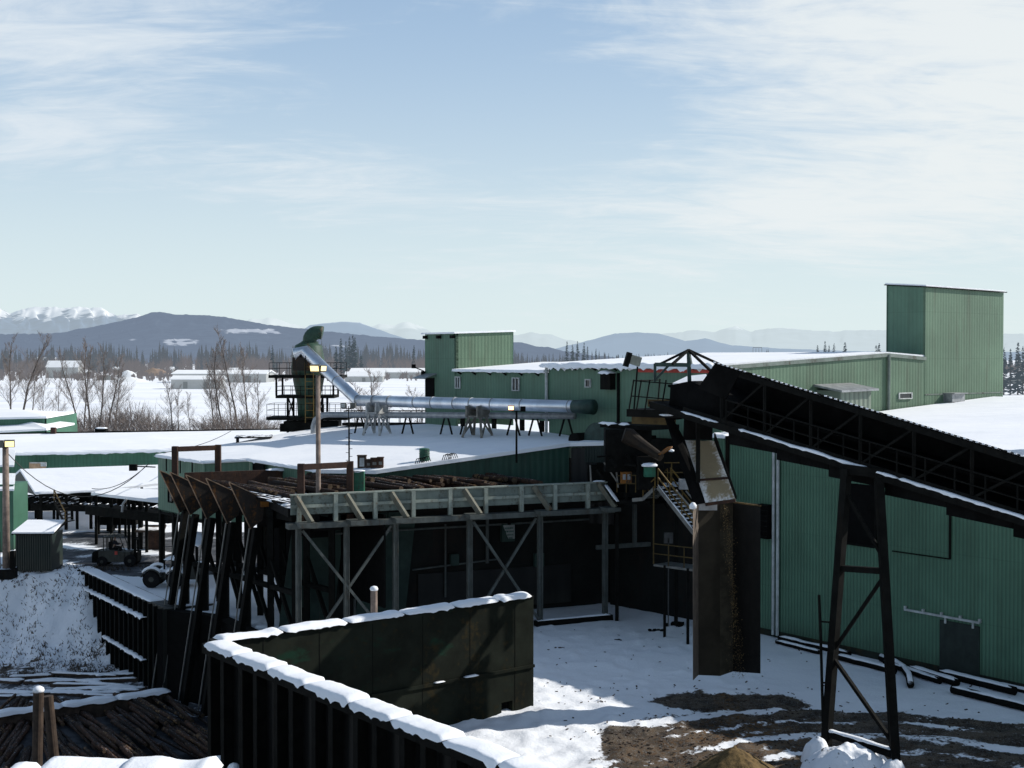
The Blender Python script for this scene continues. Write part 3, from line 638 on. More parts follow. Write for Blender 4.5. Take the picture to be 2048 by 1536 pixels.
mb = MB(); wall_pts(mb, P_[5], P_[6], 5, drop=.3); mb.build('dark_end_wall', M['darkrib'], infeed)
d1 = (P_[1] - P_[0]); d1.z = 0; d1.normalize(); d3 = (P_[3] - P_[2]); d3.z = 0; d3.normalize()
window(infeed, 508, 927, 529, 945, P_[2], d3, 1, 'steel', 'black')
window(infeed, 338, 1000 - 40, 346, 1005, P_[0], d1, 1, 'steel')
mb = MB()
for f_ in (.25, .55, .8): q = P_[0].lerp(P_[1], f_); mb.box(q - UP * .6 + V((-.02, -.02, 0)), (.08, .08, .9))
mb.build('drain_pipe', M['steel'], infeed)
mb = MB(); q = P_[0] - UP * .9; mb.beam(q, q + V((-1.5, -.3, .1)), .08); mb.box(q + V((-1.5, -.3, 0)), (.5, .4, .45)); mb.build('floodlight', M['steel'], infeed)
for f_ in (.04, .33, .66, .96):
    for back in (0, 4.5): q = P_[0].lerp(P_[1], f_) + B * (back + .3); mb = MB(); mb.fbox(q, A, -.16, .16, -.16, .16, 0, 4.15); mb.build('stilt', M['steel'], infeed)
mb = MB(); mb.slab([w1[0].xy.to_3d() + UP * 4.2, w1[1].xy.to_3d() + UP * 4.2, w1[1].xy.to_3d() + UP * 4.2 + B * 6, w1[0].xy.to_3d() + UP * 4.2 + B * 6], .3); mb.build('floor', M['steel'], infeed)
# small ridge hatch at the back of the roof
q = Rp(480, 886); mb = MB(); mb.slab([q + V((-.4, 0, .42)), q + V((2.2, .6, .42)), q + V((2.0, 2, .5)), q + V((-.5, 1.2, .5))], .1); mb.slab([q + V((-.3, .05, .32)), q + V((-.1, .1, .32)), q + V((-.1, .1, 0)), q + V((-.3, .05, 0))], .1, (0, .1, 0)); mb.build('roof_hatch', M['steelsnow'], infeed)

# ------------------------------------------------------------------ silver duct, fan, supports
a = atY(715, 801, 93); b_ = atY(1148, 813, 80.3); duct = thing('silver_duct', (a.x, a.y, a.z - .4), 'shiny galvanised duct running from the cyclone across the snowy roof to the fan', 'duct')
dd = (b_ - a).normalized(); R_ = .39
cyt = atY(612, 703, 99)
mb = MB(); mb.tube([a, a.lerp(b_, .25), a.lerp(b_, .5), a.lerp(b_, .75), b_], R_, 24); mb.build('straight_run', M['galv'], duct, smooth=True)
el = [cyt + V((-.9, -.2, -.25)), cyt, cyt.lerp(a, .5), a + (cyt - a).normalized() * .5, a, a + dd * .4]
mb = MB(); mb.tube(el, [.5, .48, .42, .39, .39, .39], 24); mb.build('sloping_run', M['galv'], duct, smooth=True)
mb = MB()
for f_ in (.005, .09, .17, .30, .385, .49, .565, .66, .79, .985):
    c = a.lerp(b_, f_); mb.tube([c - dd * .03, c + dd * .03], R_ + .03, 24)
for f_ in (.3, .62): c = cyt.lerp(a, f_); e = (a - cyt).normalized(); mb.tube([c - e * .03, c + e * .03], R_ + .05, 24)
mb.build('flange', M['galvdull'], duct)
mb = MB(); c = b_; pts = [c, c + dd * 1.5]
mb.tube(pts, [R_ + .02, R_ + .08], 24); pts = [c + dd * 1.5]
for k in range(7): an = k / 6 * math.pi / 2; pts.append(c + dd * (1.5 + 1.2 * math.sin(an)) - UP * (1.3 * (1 - math.cos(an))))
mb.tube(pts, .60, 20); mb.build('elbow', M['ductdark'], duct, smooth=True)
mb = MB(); q = b_ + dd * 2.2 - UP * 1.9
mb.lathe(q + B * -.5, [(.3, 0), (1.0, .05), (1.0, .85), (.3, .9)], 24, (dd, UP, B)); mb.build('fan_housing', M['ductdark'], duct)
mb = MB(); q2 = q - dd * 1.4 - UP * .1
mb.lathe(q2 - B * .9, [(.15, 0), (.42, .05), (.42, 1.0), (.2, 1.1)], 20, (dd, UP, B)); mb.build('motor', M['steel'], duct)
sec = thing('lower_duct', atY(660, 832, 94), 'thinner dull duct running low on legs behind the shiny duct', 'duct')
p0 = atY(627, 870, 96); p1 = atY(655, 829, 95.5); p2 = atY(1150, 832, 81.3)
mb = MB(); mb.tube([V((p0.x, p0.y, p0.z - 1)), V((p0.x, p0.y, p1.z - .9)), V((p0.x + .15, p0.y, p1.z - .4)), p1 + V((-.4, 0, -.06)), p1, p1.lerp(p2, .5), p2], .21, 14); mb.build('pipe', M['galvdull'], sec, smooth=True)
for f_ in (.15, .36, .52, .60, .78, .86, .97):
    c = p1.lerp(p2, f_); mb = MB()
    for s_ in (-1, 1): mb.beam(c + UP * .0 + dd * .1 * s_, V((c.x, c.y, 0)) + dd * .55 * s_ + UP * (Rp(900, 870).z * 0 + 10.15 - .12 * max(0, ((C0.x - c.x) * .789 + (C0.y - c.y) * .614))), .09)
    mb.build('leg', M['steel'], sec)
def support(px, D, lab, tone):
    c = a.lerp(b_, (D - a.y) / (b_.y - a.y)); s_ = (C0.x - c.x) * .789 + (C0.y - c.y) * .614
    zr = 10.15 - .12 * s_ - .05
    t = thing('duct_trestle', (c.x, c.y, zr), lab, 'trestle', 'timber trestles carrying the silver duct')
    cr = V((dd.y, -dd.x, 0)); mb = MB()
    for s2 in (-1, 1): mb.box(c + dd * .48 * s2 - UP * .5, (.14, 1.2, .75), (dd, cr, UP))
    mb.box(c - UP * .82, (1.2, 1.0, .1), (dd, cr, UP)); mb.build('saddle', tone, t)
    for s1 in (-1, 1):
        for s2 in (-1, 1):
            mb = MB(); mb.beam(c + dd * .5 * s1 + cr * .3 * s2 - UP * .85, V((c.x, c.y, zr)) + dd * .85 * s1 + cr * .55 * s2, .15); mb.build('leg', tone, t)
        mb = MB(); mb.beam(c + dd * .52 * s1 + cr * .32 - UP * .9, V((c.x, c.y, zr + .15)) + dd * .85 * s1 - cr * .5, .1); mb.beam(c + dd * .52 * s1 - cr * .32 - UP * .95, V((c.x, c.y, zr + .15)) + dd * .85 * s1 + cr * .5, .1); mb.build('cross_brace', tone, t)
support(755, 91.7, 'pale timber trestle under the silver duct nearest the cyclone', gen('pale_timber', (.34, .34, .33), .85, var=.3, scale=3))
support(975, 85.5, 'grey timber trestle under the middle of the silver duct, near the orange lamp', M['woodgrey'])
# ------------------------------------------------------------------ cyclone tower
c0 = atY(617, 740, 100.5); cz = Rp(600, 862).z
cyc = thing('dust_cyclone', (c0.x, c0.y, cz), 'green dust cyclone with a curved top outlet standing among railed platforms', 'cyclone')
def zc(py): return atY(617, py, 100.5).z
k_ = 100.5 / F
mb = MB(); mb.lathe(V((c0.x, c0.y, 0)), [(.75, zc(868)), (.9, zc(800)), (1.25, zc(752)), (1.32, zc(745)), (1.34, zc(735)), (1.05, zc(692)), (.98, zc(690)), (.55, zc(684)), (.5, zc(682))], 28); mb.build('body', M['cyclone'], cyc, smooth=True)
pts = [V((c0.x + .1, c0.y, zc(686)))]
for k in range(9):
    an = k / 8 * math.pi * .62; pts.append(V((c0.x + .1 + .72 * (1 - math.cos(an)), c0.y, zc(680) + .58 * math.sin(an))))
mb = MB(); mb.tube(pts, [.54] * 4 + [.54] * 3 + [.52] * 3, 20); mb.tube([pts[0], pts[0] + UP * .12], .64, 20); mb.build('outlet', M['cyclone'], cyc, smooth=True)
mb = MB(); mb.slab([atY(603, 724, 99.0), atY(607, 694, 99.3), atY(617, 700, 99.2), atY(622, 722, 98.9)], .5, (0, .5, 0)); mb.build('inlet_box', M['galv'], cyc)
def plat(px0, px1, py, D0, D1, rail, nm='platform'):
    l = atY(px0, py, (D0 + D1) / 2); r = atY(px1, py, (D0 + D1) / 2); z = l.z
    mb = MB(); mb.box(((l.x + r.x) / 2, (D0 + D1) / 2, z - .1), (r.x - l.x, D1 - D0, .22)); po = mb.build(nm, M['steel'], cyc)
    mb = MB(); xs = np.linspace(l.x + .05, r.x - .05, 8)
    for y in (D0 + .05, D1 - .05):
        for x in xs: mb.beam((x, y, z), (x, y, z + rail), .035)
        for h in (rail, rail * .55): mb.beam((xs[0], y, z + h), (xs[-1], y, z + h), .03)
    for x in (xs[0], xs[-1]):
        for h in (rail, rail * .55): mb.beam((x, D0 + .05, z + h), (x, D1 - .05, z + h), .03)
    mb.build('railing', M['steel'], po); return l, r, z
l, r, z1 = plat(545, 689, 750, 99, 102.4, .95)
l2, r2, z2 = plat(558, 673, 790, 99.2, 102.2, .7)
l3, r3, z3 = plat(540, 700, 833, 98.8, 102, 1.0)
mb = MB()
for x in (l2.x + .05, r2.x - .05):
    for y in (99.3, 102): mb.beam((x, y, z2), (x, y, z1 - .2), .14)
mb.build('upper_frame', M['steel'], cyc)
for x in (l2.x + .9, r2.x - .9):
    for y in (99.4, 102): mb = MB(); mb.beam((x, y, cz - 1), (x, y, z2 - .1), .16); mb.build('leg', M['steel'], cyc)
mb = MB()
for x0, x1 in ((l2.x + .9, c0.x - .9), (c0.x + .9, r2.x - .9)): mb.beam((x0, 99.4, z3), (x1, 99.4, z2), .09); mb.beam((x1, 99.4, z3), (x0, 99.4, z2), .09)
mb.build('cross_brace', M['steel'], cyc)
mb = MB(); yx = atY(610, 760, 98.4)
for dx in (0, .62):
    mb.beam((yx.x + dx, 98.5, z3 - .4), (yx.x + dx, 98.5, z1 + 1.0), .06)
for z in np.arange(z3, z1 + 1, .55): mb.beam((yx.x, 98.5, z), (yx.x + .62, 98.5, z), .045)
mb.build('ladder', M['yellow'], cyc)
mb = MB(); mb.box(atY(605, 728, 98.7), (1.5, .3, 1.0)); mb.build('access_gate', M['rustfin'], cyc)
mb = MB(); mb.box((c0.x + .4, 100, cz + .3), (4.2, 1.8, .8)); mb.box((c0.x - 1.6, 99.6, cz + .2), (.8, .8, .6)); mb.build('base_frame', M['steel'], cyc)
# catwalk from the cyclone to the annex
wk = thing('roof_catwalk', atY(760, 850, 97), 'dark steel catwalk with rails leading from the cyclone to the annex', 'catwalk')
p = atY(690, 848, 98.5); q = on(C0, nA, tD - .2, .6); q.z = p.z + .1
mb = MB(); mb.beam(p, q, 1.0, .22); mb.build('deck', M['steel'], wk)
mb = MB()
for s_ in (-.5, .5):
    o_ = V((0, s_, 0)); n_ = 9
    for i in range(n_): c = p.lerp(q, i / (n_ - 1)) + o_; mb.beam(c, c + UP * 1.0, .05)
    for h in (.5, 1.0): mb.beam(p + o_ + UP * h, q + o_ + UP * h, .05)
for i in range(5): c = p.lerp(q, (i + .5) / 5); mb.beam(c, V((c.x, c.y, c.z - 1.3)), .1)
mb.build('railing', M['steel'], wk)
# ================================================================== LOG DECK
q = atZ(1080, 1252, 0); FLx = TZ(597, 1045, q, DK)[0]; FL = on(q, DK, FLx); LD_ = TZ(1212, 1020, q, DK)[0] - FLx
nK = V((DK.y, -DK.x, 0)); zB, zT = 6.45, 7.87
deck = thing('log_deck', on(FL, DK, LD_ / 2, -3), 'elevated steel log deck with a grey green side girder on tall columns, piled with logs', 'log deck')
mb = MB(); mb.fbox(FL, DK, -.4, LD_, -.1, 0, zB + .42, zT); g = mb.build('girder', M['greygreen'], deck)
mb = MB(); mb.fbox(FL, DK, -.42, LD_ + .02, -.2, .14, zT, zT + .07); mb.fbox(FL, DK, -.42, LD_, .0, .12, zB + .78, zB + .93); mb.build('girder_rail', M['girdlite'], g)
ribx = [597, 670, 749, 825, 899, 970, 1041, 1108, 1174]
for px in ribx:
    t = TZ(px, 1010, q, DK)[0] - FLx; mb = MB(); mb.fbox(FL, DK, t - .11, t + .11, 0, .2, zB + .02, zT - .01); mb.build('girder_rib', M['girdlite'], g)
mb = MB(); mb.fbox(FL, DK, -.6, LD_ + .4, -.35, .35, zB - .28, zB); mb.build('bottom_beam', M['column'], deck)
mb = MB(); mb.fbox(FL, DK, -.5, LD_, -13.0, -.2, zB + .3, zB + .75); mb.build('deck_floor', M['steelsnow'], deck)
for px in (612, 712, 801, 946, 1085, 1214):
    t = TZ(px, 1010, q, DK)[0] - FLx; mb = MB()
    mb.beam(on(FL, DK, t - .55, .1, zT - .05), on(FL, DK, t + .05, .95, zB + .1), .2, .26); o_ = mb.build('raker', M['cream'], deck)
    mb = MB(); mb.fbox(FL, DK, t - .6, t + .3, .14, 1.15, zB - .12, zB + .1); mb.build('raker_base', M['column'], o_)
cols = [597, 693, 791, 939, 1080, 1210]; ct = []
for px in cols:
    t = TZ(px, 1150, q, DK)[0] - FLx; ct.append(t)
    mb = MB()
    for s_ in (-.11, .11): mb.fbox(FL, DK, t + s_ - .022, t + s_ + .022, -.13, .13, 0, zB - .28)
    mb.fbox(FL, DK, t - .088, t + .088, -.03, .03, 0, zB - .28); mb.build('column', M['column'], deck)
def brace(t0, z0, t1, z1, n): mb = MB(); mb.beam(on(FL, DK, t0, n, z0), on(FL, DK, t1, n, z1), .12, .14); mb.build('brace', M['column'], deck)
brace(ct[0] + .2, zB - .4, ct[1] + 1.9, .6, .05); brace(ct[2] - .2, zB - .4, ct[0] + .6, .1, -.09)
brace(ct[3] + .2, zB - .4, ct[4] + .1, .1, .05); brace(ct[4] - .2, zB - .4, ct[3] - .1, .1, -.09)
mb = MB(); mb.fbox(FL, DK, ct[4] - .3, ct[5] + .4, -.2, .25, .02, .32); sl = mb.build('sill_beam', M['steel'], deck)
mb = MB(); mb.snow(on(FL, DK, ct[4] - .2, .05, .32), on(FL, DK, ct[5] + .3, .05, .32), .3, .08); mb.build('snow_cap', M['snow'], sl, smooth=True)
mb = MB(); mb.fbox(FL, DK, ct[5], LD_ + 7, -1.2, -1.0, 3.9, 4.15); mb.fbox(FL, DK, ct[5] + 2.4, ct[5] + 2.6, -1.2, -1.0, 4.15, 6.4); mb.build('side_beam', M['column'], deck)
# dark sheet walls and panels under the deck
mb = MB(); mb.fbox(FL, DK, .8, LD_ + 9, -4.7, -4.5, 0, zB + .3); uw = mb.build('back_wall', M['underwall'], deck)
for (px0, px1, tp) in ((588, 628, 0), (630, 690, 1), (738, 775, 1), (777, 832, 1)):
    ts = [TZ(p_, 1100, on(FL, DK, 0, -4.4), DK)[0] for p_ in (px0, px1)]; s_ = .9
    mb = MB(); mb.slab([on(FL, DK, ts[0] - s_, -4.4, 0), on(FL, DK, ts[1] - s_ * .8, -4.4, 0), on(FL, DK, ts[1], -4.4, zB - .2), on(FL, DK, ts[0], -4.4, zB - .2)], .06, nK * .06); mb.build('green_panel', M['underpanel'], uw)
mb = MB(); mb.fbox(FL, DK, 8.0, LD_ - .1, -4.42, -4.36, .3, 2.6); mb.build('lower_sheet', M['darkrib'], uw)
for k, (t0_, z0_, t1_, z1_, r_) in enumerate(((1, 5.6, LD_ + 3, 5.75, .09), (2, 5.2, LD_ + 1, 5.25, .06), (4.2, 5.5, 4.2, .4, .07), (9.6, 5.4, 9.6, 1.2, .06), (12.2, 5.6, 12.2, 3.0, .10), (7.6, 2.9, 12.9, 3.2, .05))):
    mb = MB(); mb.tube([on(FL, DK, t0_, -4.2, z0_), on(FL, DK, t1_, -4.2, z1_)], r_, 8); mb.build('conduit', M['column'], uw)
for k, (t_, z_, w_) in enumerate(((5.3, 3.6, .7), (9.9, 3.0, .5), (13.1, 4.2, .8), (15.2, 2.6, .6))): mb = MB(); mb.fbox(FL, DK, t_, t_ + w_, -4.4, -4.1, z_, z_ + w_ * 1.3); mb.build('equipment_box', M['underpanel'], uw)
t = TZ(1018, 1064, on(FL, DK, 0, -2), DK)[0]; _, zs = TZ(1018, 1064, on(FL, DK, 0, -2), DK)
mb = MB(); hw, hh = .36, .40; mb.slab([on(FL, DK, t - hw, -2, zs + hh), on(FL, DK, t + hw, -2, zs + hh), on(FL, DK, t + hw, -2, zs - hh), on(FL, DK, t - .02, -2, zs - hh)][::-1], .03, nK * -.03)
sg = mb.build('notice_board', gen('grey_notice', (.20, .21, .20), .6, var=.2), label='small grey notice board with faded lettering hung under the log deck', cat='sign')
mb = MB()
for r_, (x0, x1) in enumerate(((-.26, .30), (-.22, .3), (-.1, .28), (-.02, .26))):
    x = x0
    while x < x1 - .05:
        ww = random.uniform(.035, .075); mb.fbox(FL, DK, t + x, t + x + ww, -1.998, -1.99, zs + .27 - .19 * r_ - .1, zs + .27 - .19 * r_); x += ww + .03
mb.build('faded_lettering', gen('faded_ink', (.03, .07, .05), .8), sg)
mb = MB(); mb.fbox(FL, DK, t + .05, t + .12, -2.3, -2.03, zs, zB + .3); mb.build('hanger', M['steel'], sg)
# left end: understructure posts, bracing
mb = MB()
for k in range(6):
    for n_ in (0, -2.2):
        c = FL + nA * (1.2 + k * 2.75) + DK * (.4 - n_ * .9); mb.beam(V((c.x, c.y, DZ if k < 3 else 0)), V((c.x, c.y, zB + .3)), .32)
        if k < 5: e = c + nA * 2.75; mb.beam(V((c.x, c.y, 2.6)), V((e.x, e.y, 2.6)), .25); mb.beam(V((c.x, c.y, .3)), V((e.x, e.y, 4.2)), .18)
mb.beam(FL + UP * (zB + .1) + DK * .9, FL + nA * 16.5 + UP * (zB + .1) + DK * .9, .5, .55); mb.build('end_frame', M['steel'], deck)
mb = MB()     # chain runs on the deck floor
for k in range(9): c0_ = FL + DK * (.3 + k * .42) ; mb.beam(c0_ + nA * .4 + UP * (zB + .82), c0_ + nA * 11.5 + UP * (zB + .9), .16, .14)
mb.build('deck_chain', M['steelsnow'], deck)
for k in range(3): mb = MB(); c0_ = FL + DK * (-.3 + .35 * k) + nA * (1.2 + 2.4 * k); mb.snow(c0_ + UP * (zB + .85), c0_ + DK * (1.5 - .2 * k) + UP * (zB + .85), .35, .12); mb.build('snow_patch', M['snow'], deck, smooth=True)
mb = MB(); c = FL + nA * 15.4 + DK * .5; e = c + DK * 12.5; mb.slab([c + UP * 7.0, e + UP * 7.0, e + UP * 7.95, c + UP * 7.95], .2, (0, .2, 0)); mb.build('back_board', M['rustbeam'], deck)
mb = MB(); mb.snow(c + DK * 5 + UP * 7.95, c + DK * 8 + UP * 7.95, .35, .12); mb.build('snow_cap', M['snow'], deck, smooth=True)
mb = MB(); c = FL + DK * 4.6; e = c + nA * 13; mb.slab([c + UP * 1.7, e + UP * 1.9, e + UP * (zB + .2), c + UP * (zB + .2)], .1, DK * .1)
for k in range(7): h_ = random.uniform(.4, 1.3); p_ = FL + DK * random.uniform(1.2, 3.8) + nA * (1 + 2 * k); mb.box(p_ + UP * (zB - h_ * .6), (1.2, 1.6, h_), (DK, nA, UP))
mb.build('shade_panel', M['black'], deck)  # dark panel and boxes added to imitate shade behind the lifter arms
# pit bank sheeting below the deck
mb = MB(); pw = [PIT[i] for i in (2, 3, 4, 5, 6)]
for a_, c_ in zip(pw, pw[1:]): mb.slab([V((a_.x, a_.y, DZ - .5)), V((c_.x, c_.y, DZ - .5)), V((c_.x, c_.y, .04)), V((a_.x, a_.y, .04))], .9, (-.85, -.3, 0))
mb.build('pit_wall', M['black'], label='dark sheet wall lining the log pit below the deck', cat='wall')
# ---- logs on the deck
LOGS = []
def logmesh(n, L, r, taper, crook):
    mb = MB(); pts = []; rs = []
    for i in range(7):
        f_ = i / 6; pts.append(V((L * (f_ - .5), crook * math.sin(f_ * 3 + n), crook * .6 * math.sin(f_ * 4 + n * 2)))); rs.append(r * (1 - taper * f_) * (1 + .06 * math.sin(n * 5 + i * 2.1)))
    mb.tube(pts, rs, 9, end=1)
    me = bpy.data.meshes.new('log'); me.from_pydata(mb.v, [], mb.f); me.materials.append(M['bark']); me.materials.append(M['logend']); me.polygons.foreach_set('material_index', mb.m)
    sm = [len(f) == 4 for f in mb.f]; me.polygons.foreach_set('use_smooth', sm); me.update(); return me
LM = [logmesh(i, random.uniform(5.5, 8.5), random.uniform(.13, .21), random.uniform(.15, .4), random.uniform(.02, .09)) for i in range(9)]
def log(loc, d, label, group, me=None, sc=1, roll=None):
    o = bpy.data.objects.new('log', me or random.choice(LM)); COL.objects.link(o); o.location = loc
    d = V(d).normalized(); rot = d.to_track_quat('X', 'Z'); o.rotation_mode = 'QUATERNION'
    from mathutils import Quaternion
    o.rotation_quaternion = rot @ Quaternion((1, 0, 0), roll if roll is not None else random.random() * 6.28)
    o.scale = (sc, sc, sc) if not isinstance(sc, tuple) else sc
    tag(o, label, 'log', group); return o
LD1 = 'dark brown log lying among the heap of logs on the raised log deck'
for row in range(2):
    for layer in range(4):
        for k in range(32):
            u = 1.3 + k * .43 + random.uniform(-.2, .2)
            if u > LD_ - .5: continue
            heap = 0 if u < 3.4 else (2 if u > 4.6 else 1)
            if u < 4.5 and random.random() < .4: continue
            if layer > heap or (layer and random.random() < .12 + .16 * layer): continue
            me_ = random.choice(LM); L_ = me_.vertices[-1].co.x - me_.vertices[0].co.x
            back = L_ / 2 + .5 + random.uniform(-.15, 1.1) + (1.5 if u < 4 else 0) + row * (5.2 - .18 * u) + layer * .15
            back = min(back, 9.5 - .22 * u)
            p_ = FL + DK * (u + back * .0) + nA * back + UP * (zB + .92 + layer * .25 + row * .10)
            log(p_, A + DK * random.gauss(0, .09) + UP * random.gauss(0, .012), LD1, 'logs heaped on the deck', me_)
# ---- portal frames
def portal(px0, px1, pyt, D0, D1, zb, lab):
    a_ = atY(px0, pyt, D0); c_ = atY(px1, pyt, D1); z = (a_.z + c_.z) / 2
    t = thing('portal_frame', (a_.x, a_.y, zb), lab, 'frame', 'rusty portal frames on the log deck')
    for p_ in (a_, c_): mb = MB(); mb.beam((p_.x, p_.y, zb), (p_.x, p_.y, z), .34); mb.build('post', M['rustbeam'], t)
    mb = MB(); mb.beam((a_.x, a_.y, z - .18), (c_.x, c_.y, z - .18), .26, .3); mb.build('cross_beam', M['rustbeam'], t)
f0 = FL + nK * -.35 + DK * .12
portal(602, 700, 925, (FL - nK * .4).y, (FL - nK * .4).y + 1.6, zB, 'brown goalpost frame standing at the front edge of the log deck')
e = FL + nA * 15.2; portal(350, 436, 891, e.y + .4, e.y + 1.8, zB - .2, 'brown goalpost frame at the back left of the log deck before the snowy roof')
# green electric box beside the front portal
p_ = atY(717, 950, 69.6); mb = MB(); mb.box((p_.x, p_.y, p_.z - .35), (.62, .5, 1.15)); bx_ = mb.build('control_box', M['greenbox'], label='bright green steel control box beside the front goalpost frame', cat='box')
mb = MB(); mb.snow((p_.x - .34, p_.y, p_.z + .22), (p_.x + .34, p_.y, p_.z + .22), .5, .07); mb.build('snow_cap', M['snow'], bx_, smooth=True)
# ---- log lifter arms (parallel stair lifts along the left end)
def lifter(px, py, lab):
    tA = -TZ(px, py, FL, A)[0]; P = FL + nA * tA; _, z0 = TZ(px, py, FL, A)
    z0 = 5.65; t = thing('log_lifter', V((P.x, P.y, DZ)) - DK * 1.66, lab, 'log lifter', 'slanted log lifter arms rising from the pit')
    bot = V((P.x, P.y, DZ)) - DK * 1.66; top_ = V((P.x, P.y, z0))
    mb = MB(); mb.beam(bot + DK * .22, top_ + DK * .22, .34, .34, A); mb.build('arm', M['steel'], t)
    for s_ in (-.17, .17): mb = MB(); mb.beam(bot + A * .12 + DK * s_ - DK * .05, top_ + A * .12 + DK * s_ - DK * .05, .06, .05, A); mb.build('rail', gen('worn_rail', (.19, .19, .18), .45, metal=.3) if 'wr' not in M else M['wr'], t)
    pts = [(-.10, z0 - .05), (.55, z0 + .4), (.72, z0 + 1.55), (-1.28, z0 + 2.55)]
    mb = MB(); mb.slab([P + DK * s_ + UP * z for s_, z in pts], .07, nA * .07); fn = mb.build('fin_plate', M['rustfin'], t)
    mb = MB(); mb.beam(P + DK * pts[3][0] + UP * pts[3][1], P + DK * pts[0][0] + UP * pts[0][1], .09, .05); mb.beam(P + DK * pts[3][0] + UP * (pts[3][1] + .02), P + DK * pts[2][0] + UP * (pts[2][1] + .02), .09, .05); mb.build('lit_edge_strip', M['lit_edge'], fn)  # paler strips paint the fin's edges as lit
    mb = MB(); mb.box(P + DK * .75 + UP * (z0 + 1.3) + A * .15, (.7, .35, .28), (DK, nK, UP)); mb.build('hinge_block', M['orange'], t)
M['wr'] = gen('worn_rail', (.17, .17, .16), .45, metal=.2); M['lit_edge'] = gen('lit_plate_edge', (.22, .15, .10), .7, var=.4)
for (px, py, lab) in ((363, 1027, 'leftmost slanted log lifter arm with a rusty fin, farthest from the bunker'), (384, 1029, 'second slanted log lifter arm from the left, close beside the leftmost'), (417, 1037, 'third and middle slanted log lifter arm of the row of five'), (458, 1047, 'fourth slanted log lifter arm from the left'), (505, 1053, 'rightmost slanted log lifter arm with orange streaked rusty fin')): lifter(px, py, lab)

# ================================================================== BUNKER
BK = atZ(430, 1285, 4.78); BK.z = 0; BE = TZ(1067, 1195, BK, B)[0]; zW = 4.72
bk = thing('sawdust_bunker', on(BK, B, BE / 2), 'tall dark steel bunker walls meeting at a corner, topped with thick snow', 'bunker wall')
mb = MB(); ho0, hz0 = TZ(1003, 1437, BK, B); ho1, hz1 = TZ(1025, 1401, BK, B)
mb.fbox(BK, B, 0, ho0, -.35, 0, DZ, zW); mb.fbox(BK, B, ho1, BE, -.35, 0, DZ, zW); mb.fbox(BK, B, ho0, ho1, -.35, 0, hz1, zW); mb.fbox(BK, B, ho0, ho1, -.35, 0, DZ, hz0)
M['bunk'] = gen('stained_bunker_wall', (.011, .0135, .0095), .9, var=.45, scale=.5, spec=.1, rust=(.024, .019, .009), rust_amt=.45)
_nt = M['bunk'].node_tree; _b = _nt.nodes['Principled BSDF']; _src = _b.inputs['Base Color'].links[0].from_socket; _p = opos(_nt)
_g = noise(_nt, _p, .45, 5, .65, (1, 1, 2.2)); lk(_nt, mix(_nt, ramp(_nt, _g, .56, .70), _src, (.008, .030, .018)), _b.inputs['Base Color'])
wl = mb.build('long_wall', M['bunk'], bk)
mb = MB(); mb.fbox(BK, B, ho0 - .05, ho1 + .05, -.6, -.36, hz0 - .1, hz1 + .1); mb.build('hole_backing', M['black'], wl)  # black plate added to paint the dark inside the wall hole
mb = MB(); mb.snow(on(BK, B, ho0 + .02, -.12, hz0), on(BK, B, ho1 - .02, -.12, hz0), .22, .1, .1, .02); mb.build('snow_patch', M['snow'], wl, smooth=True)
mb = MB(); zz_ = 1.75; mb.fbox(BK, B, 6.5, BE, 0, .10, zz_, zz_ + .12); mb.build('wall_ledge', M['bunk'], wl); mb = MB()
for k in range(6): mb.fbox(BK, B, 2.35 * k + 1.9, 2.35 * k + 1.92, 0, .012, 0, zW - .1)
mb.build('wall_seam', M['steel'], wl)
for (x0, x1) in ((BE - 5.2, BE - 4.7), (BE - 3.7, BE - 3.0)): mb = MB(); mb.snow(on(BK, B, x0, .07, zz_ + .12), on(BK, B, x1, .07, zz_ + .12), .16, .06, .12, .02); mb.build('snow_patch', M['snow'], wl, smooth=True)
mb = MB(); mb.fbox(BK, B, 0, BE, -.55, .04, zW, zW + .1); mb.build('wall_cap', M['steel'], wl)
e_ = [0, 2.7, 5.5, 8.2, 10.6, 12.6, BE]
e_ = [x for x in [.15, 2.75, 5.5, 8.1, 10.55, 12.8] if x < BE - 1.2] + [BE - .1]
for a_, c_ in zip(e_, e_[1:]):
    mb = MB(); mb.snow(on(BK, B, a_ + .04, -.25, zW + .1), on(BK, B, c_ - .07, -.25, zW + .1), .74, .18, .13, .07); mb.build('snow_cap', M['snow'], wl, smooth=True)
LA = 27.0
mb = MB(); mb.fbox(BK, A, 0, LA, -.3, -.02, DZ, zW); wr_ = mb.build('ribbed_wall', M['darkrib'], bk)
mb = MB(); mb.fbox(BK, A, -.2, LA, -.32, .42, zW - .28, zW + .06); mb.build('wall_cap', M['steel'], wr_)
tt = .35; k = 0
while tt < LA:
    mb = MB(); mb.fbox(BK, A, tt - .07, tt + .07, 0, .36, DZ, zW - .28); mb.fbox(BK, A, tt - .13, tt + .13, .36, .40, DZ, zW - .28); mb.build('wall_rib', M['steel'], wr_); tt += (1.05, 1.45)[k % 2]; k += 1
mb = MB(); mb.fbox(BK, A, 0, LA, 0, .34, .62, .72); mb.build('mid_ledge', M['steel'], wr_)
x = .05; k = 0
while x < LA:
    L_ = (2.3, 2.55, 2.45, 2.7)[k % 4]
    mb = MB(); mb.snow(on(BK, A, x + .03, .05, zW + .06), on(BK, A, min(x + L_, LA) - .03, .05, zW + .06), .88, .185, .13, .12); mb.build('snow_cap', M['snow'], wr_, smooth=True); x += L_; k += 1
for (x, z) in ((.55, .72), (1.65, .72), (3.2, .72), (4.5, .72), (5.8, .72), (8.4, .72)):
    mb = MB(); mb.snow(on(BK, A, x, .2, z), on(BK, A, x + .55, .2, z), .3, .28, .1, .02); mb.build('snow_patch', M['snow'], wr_, smooth=True)
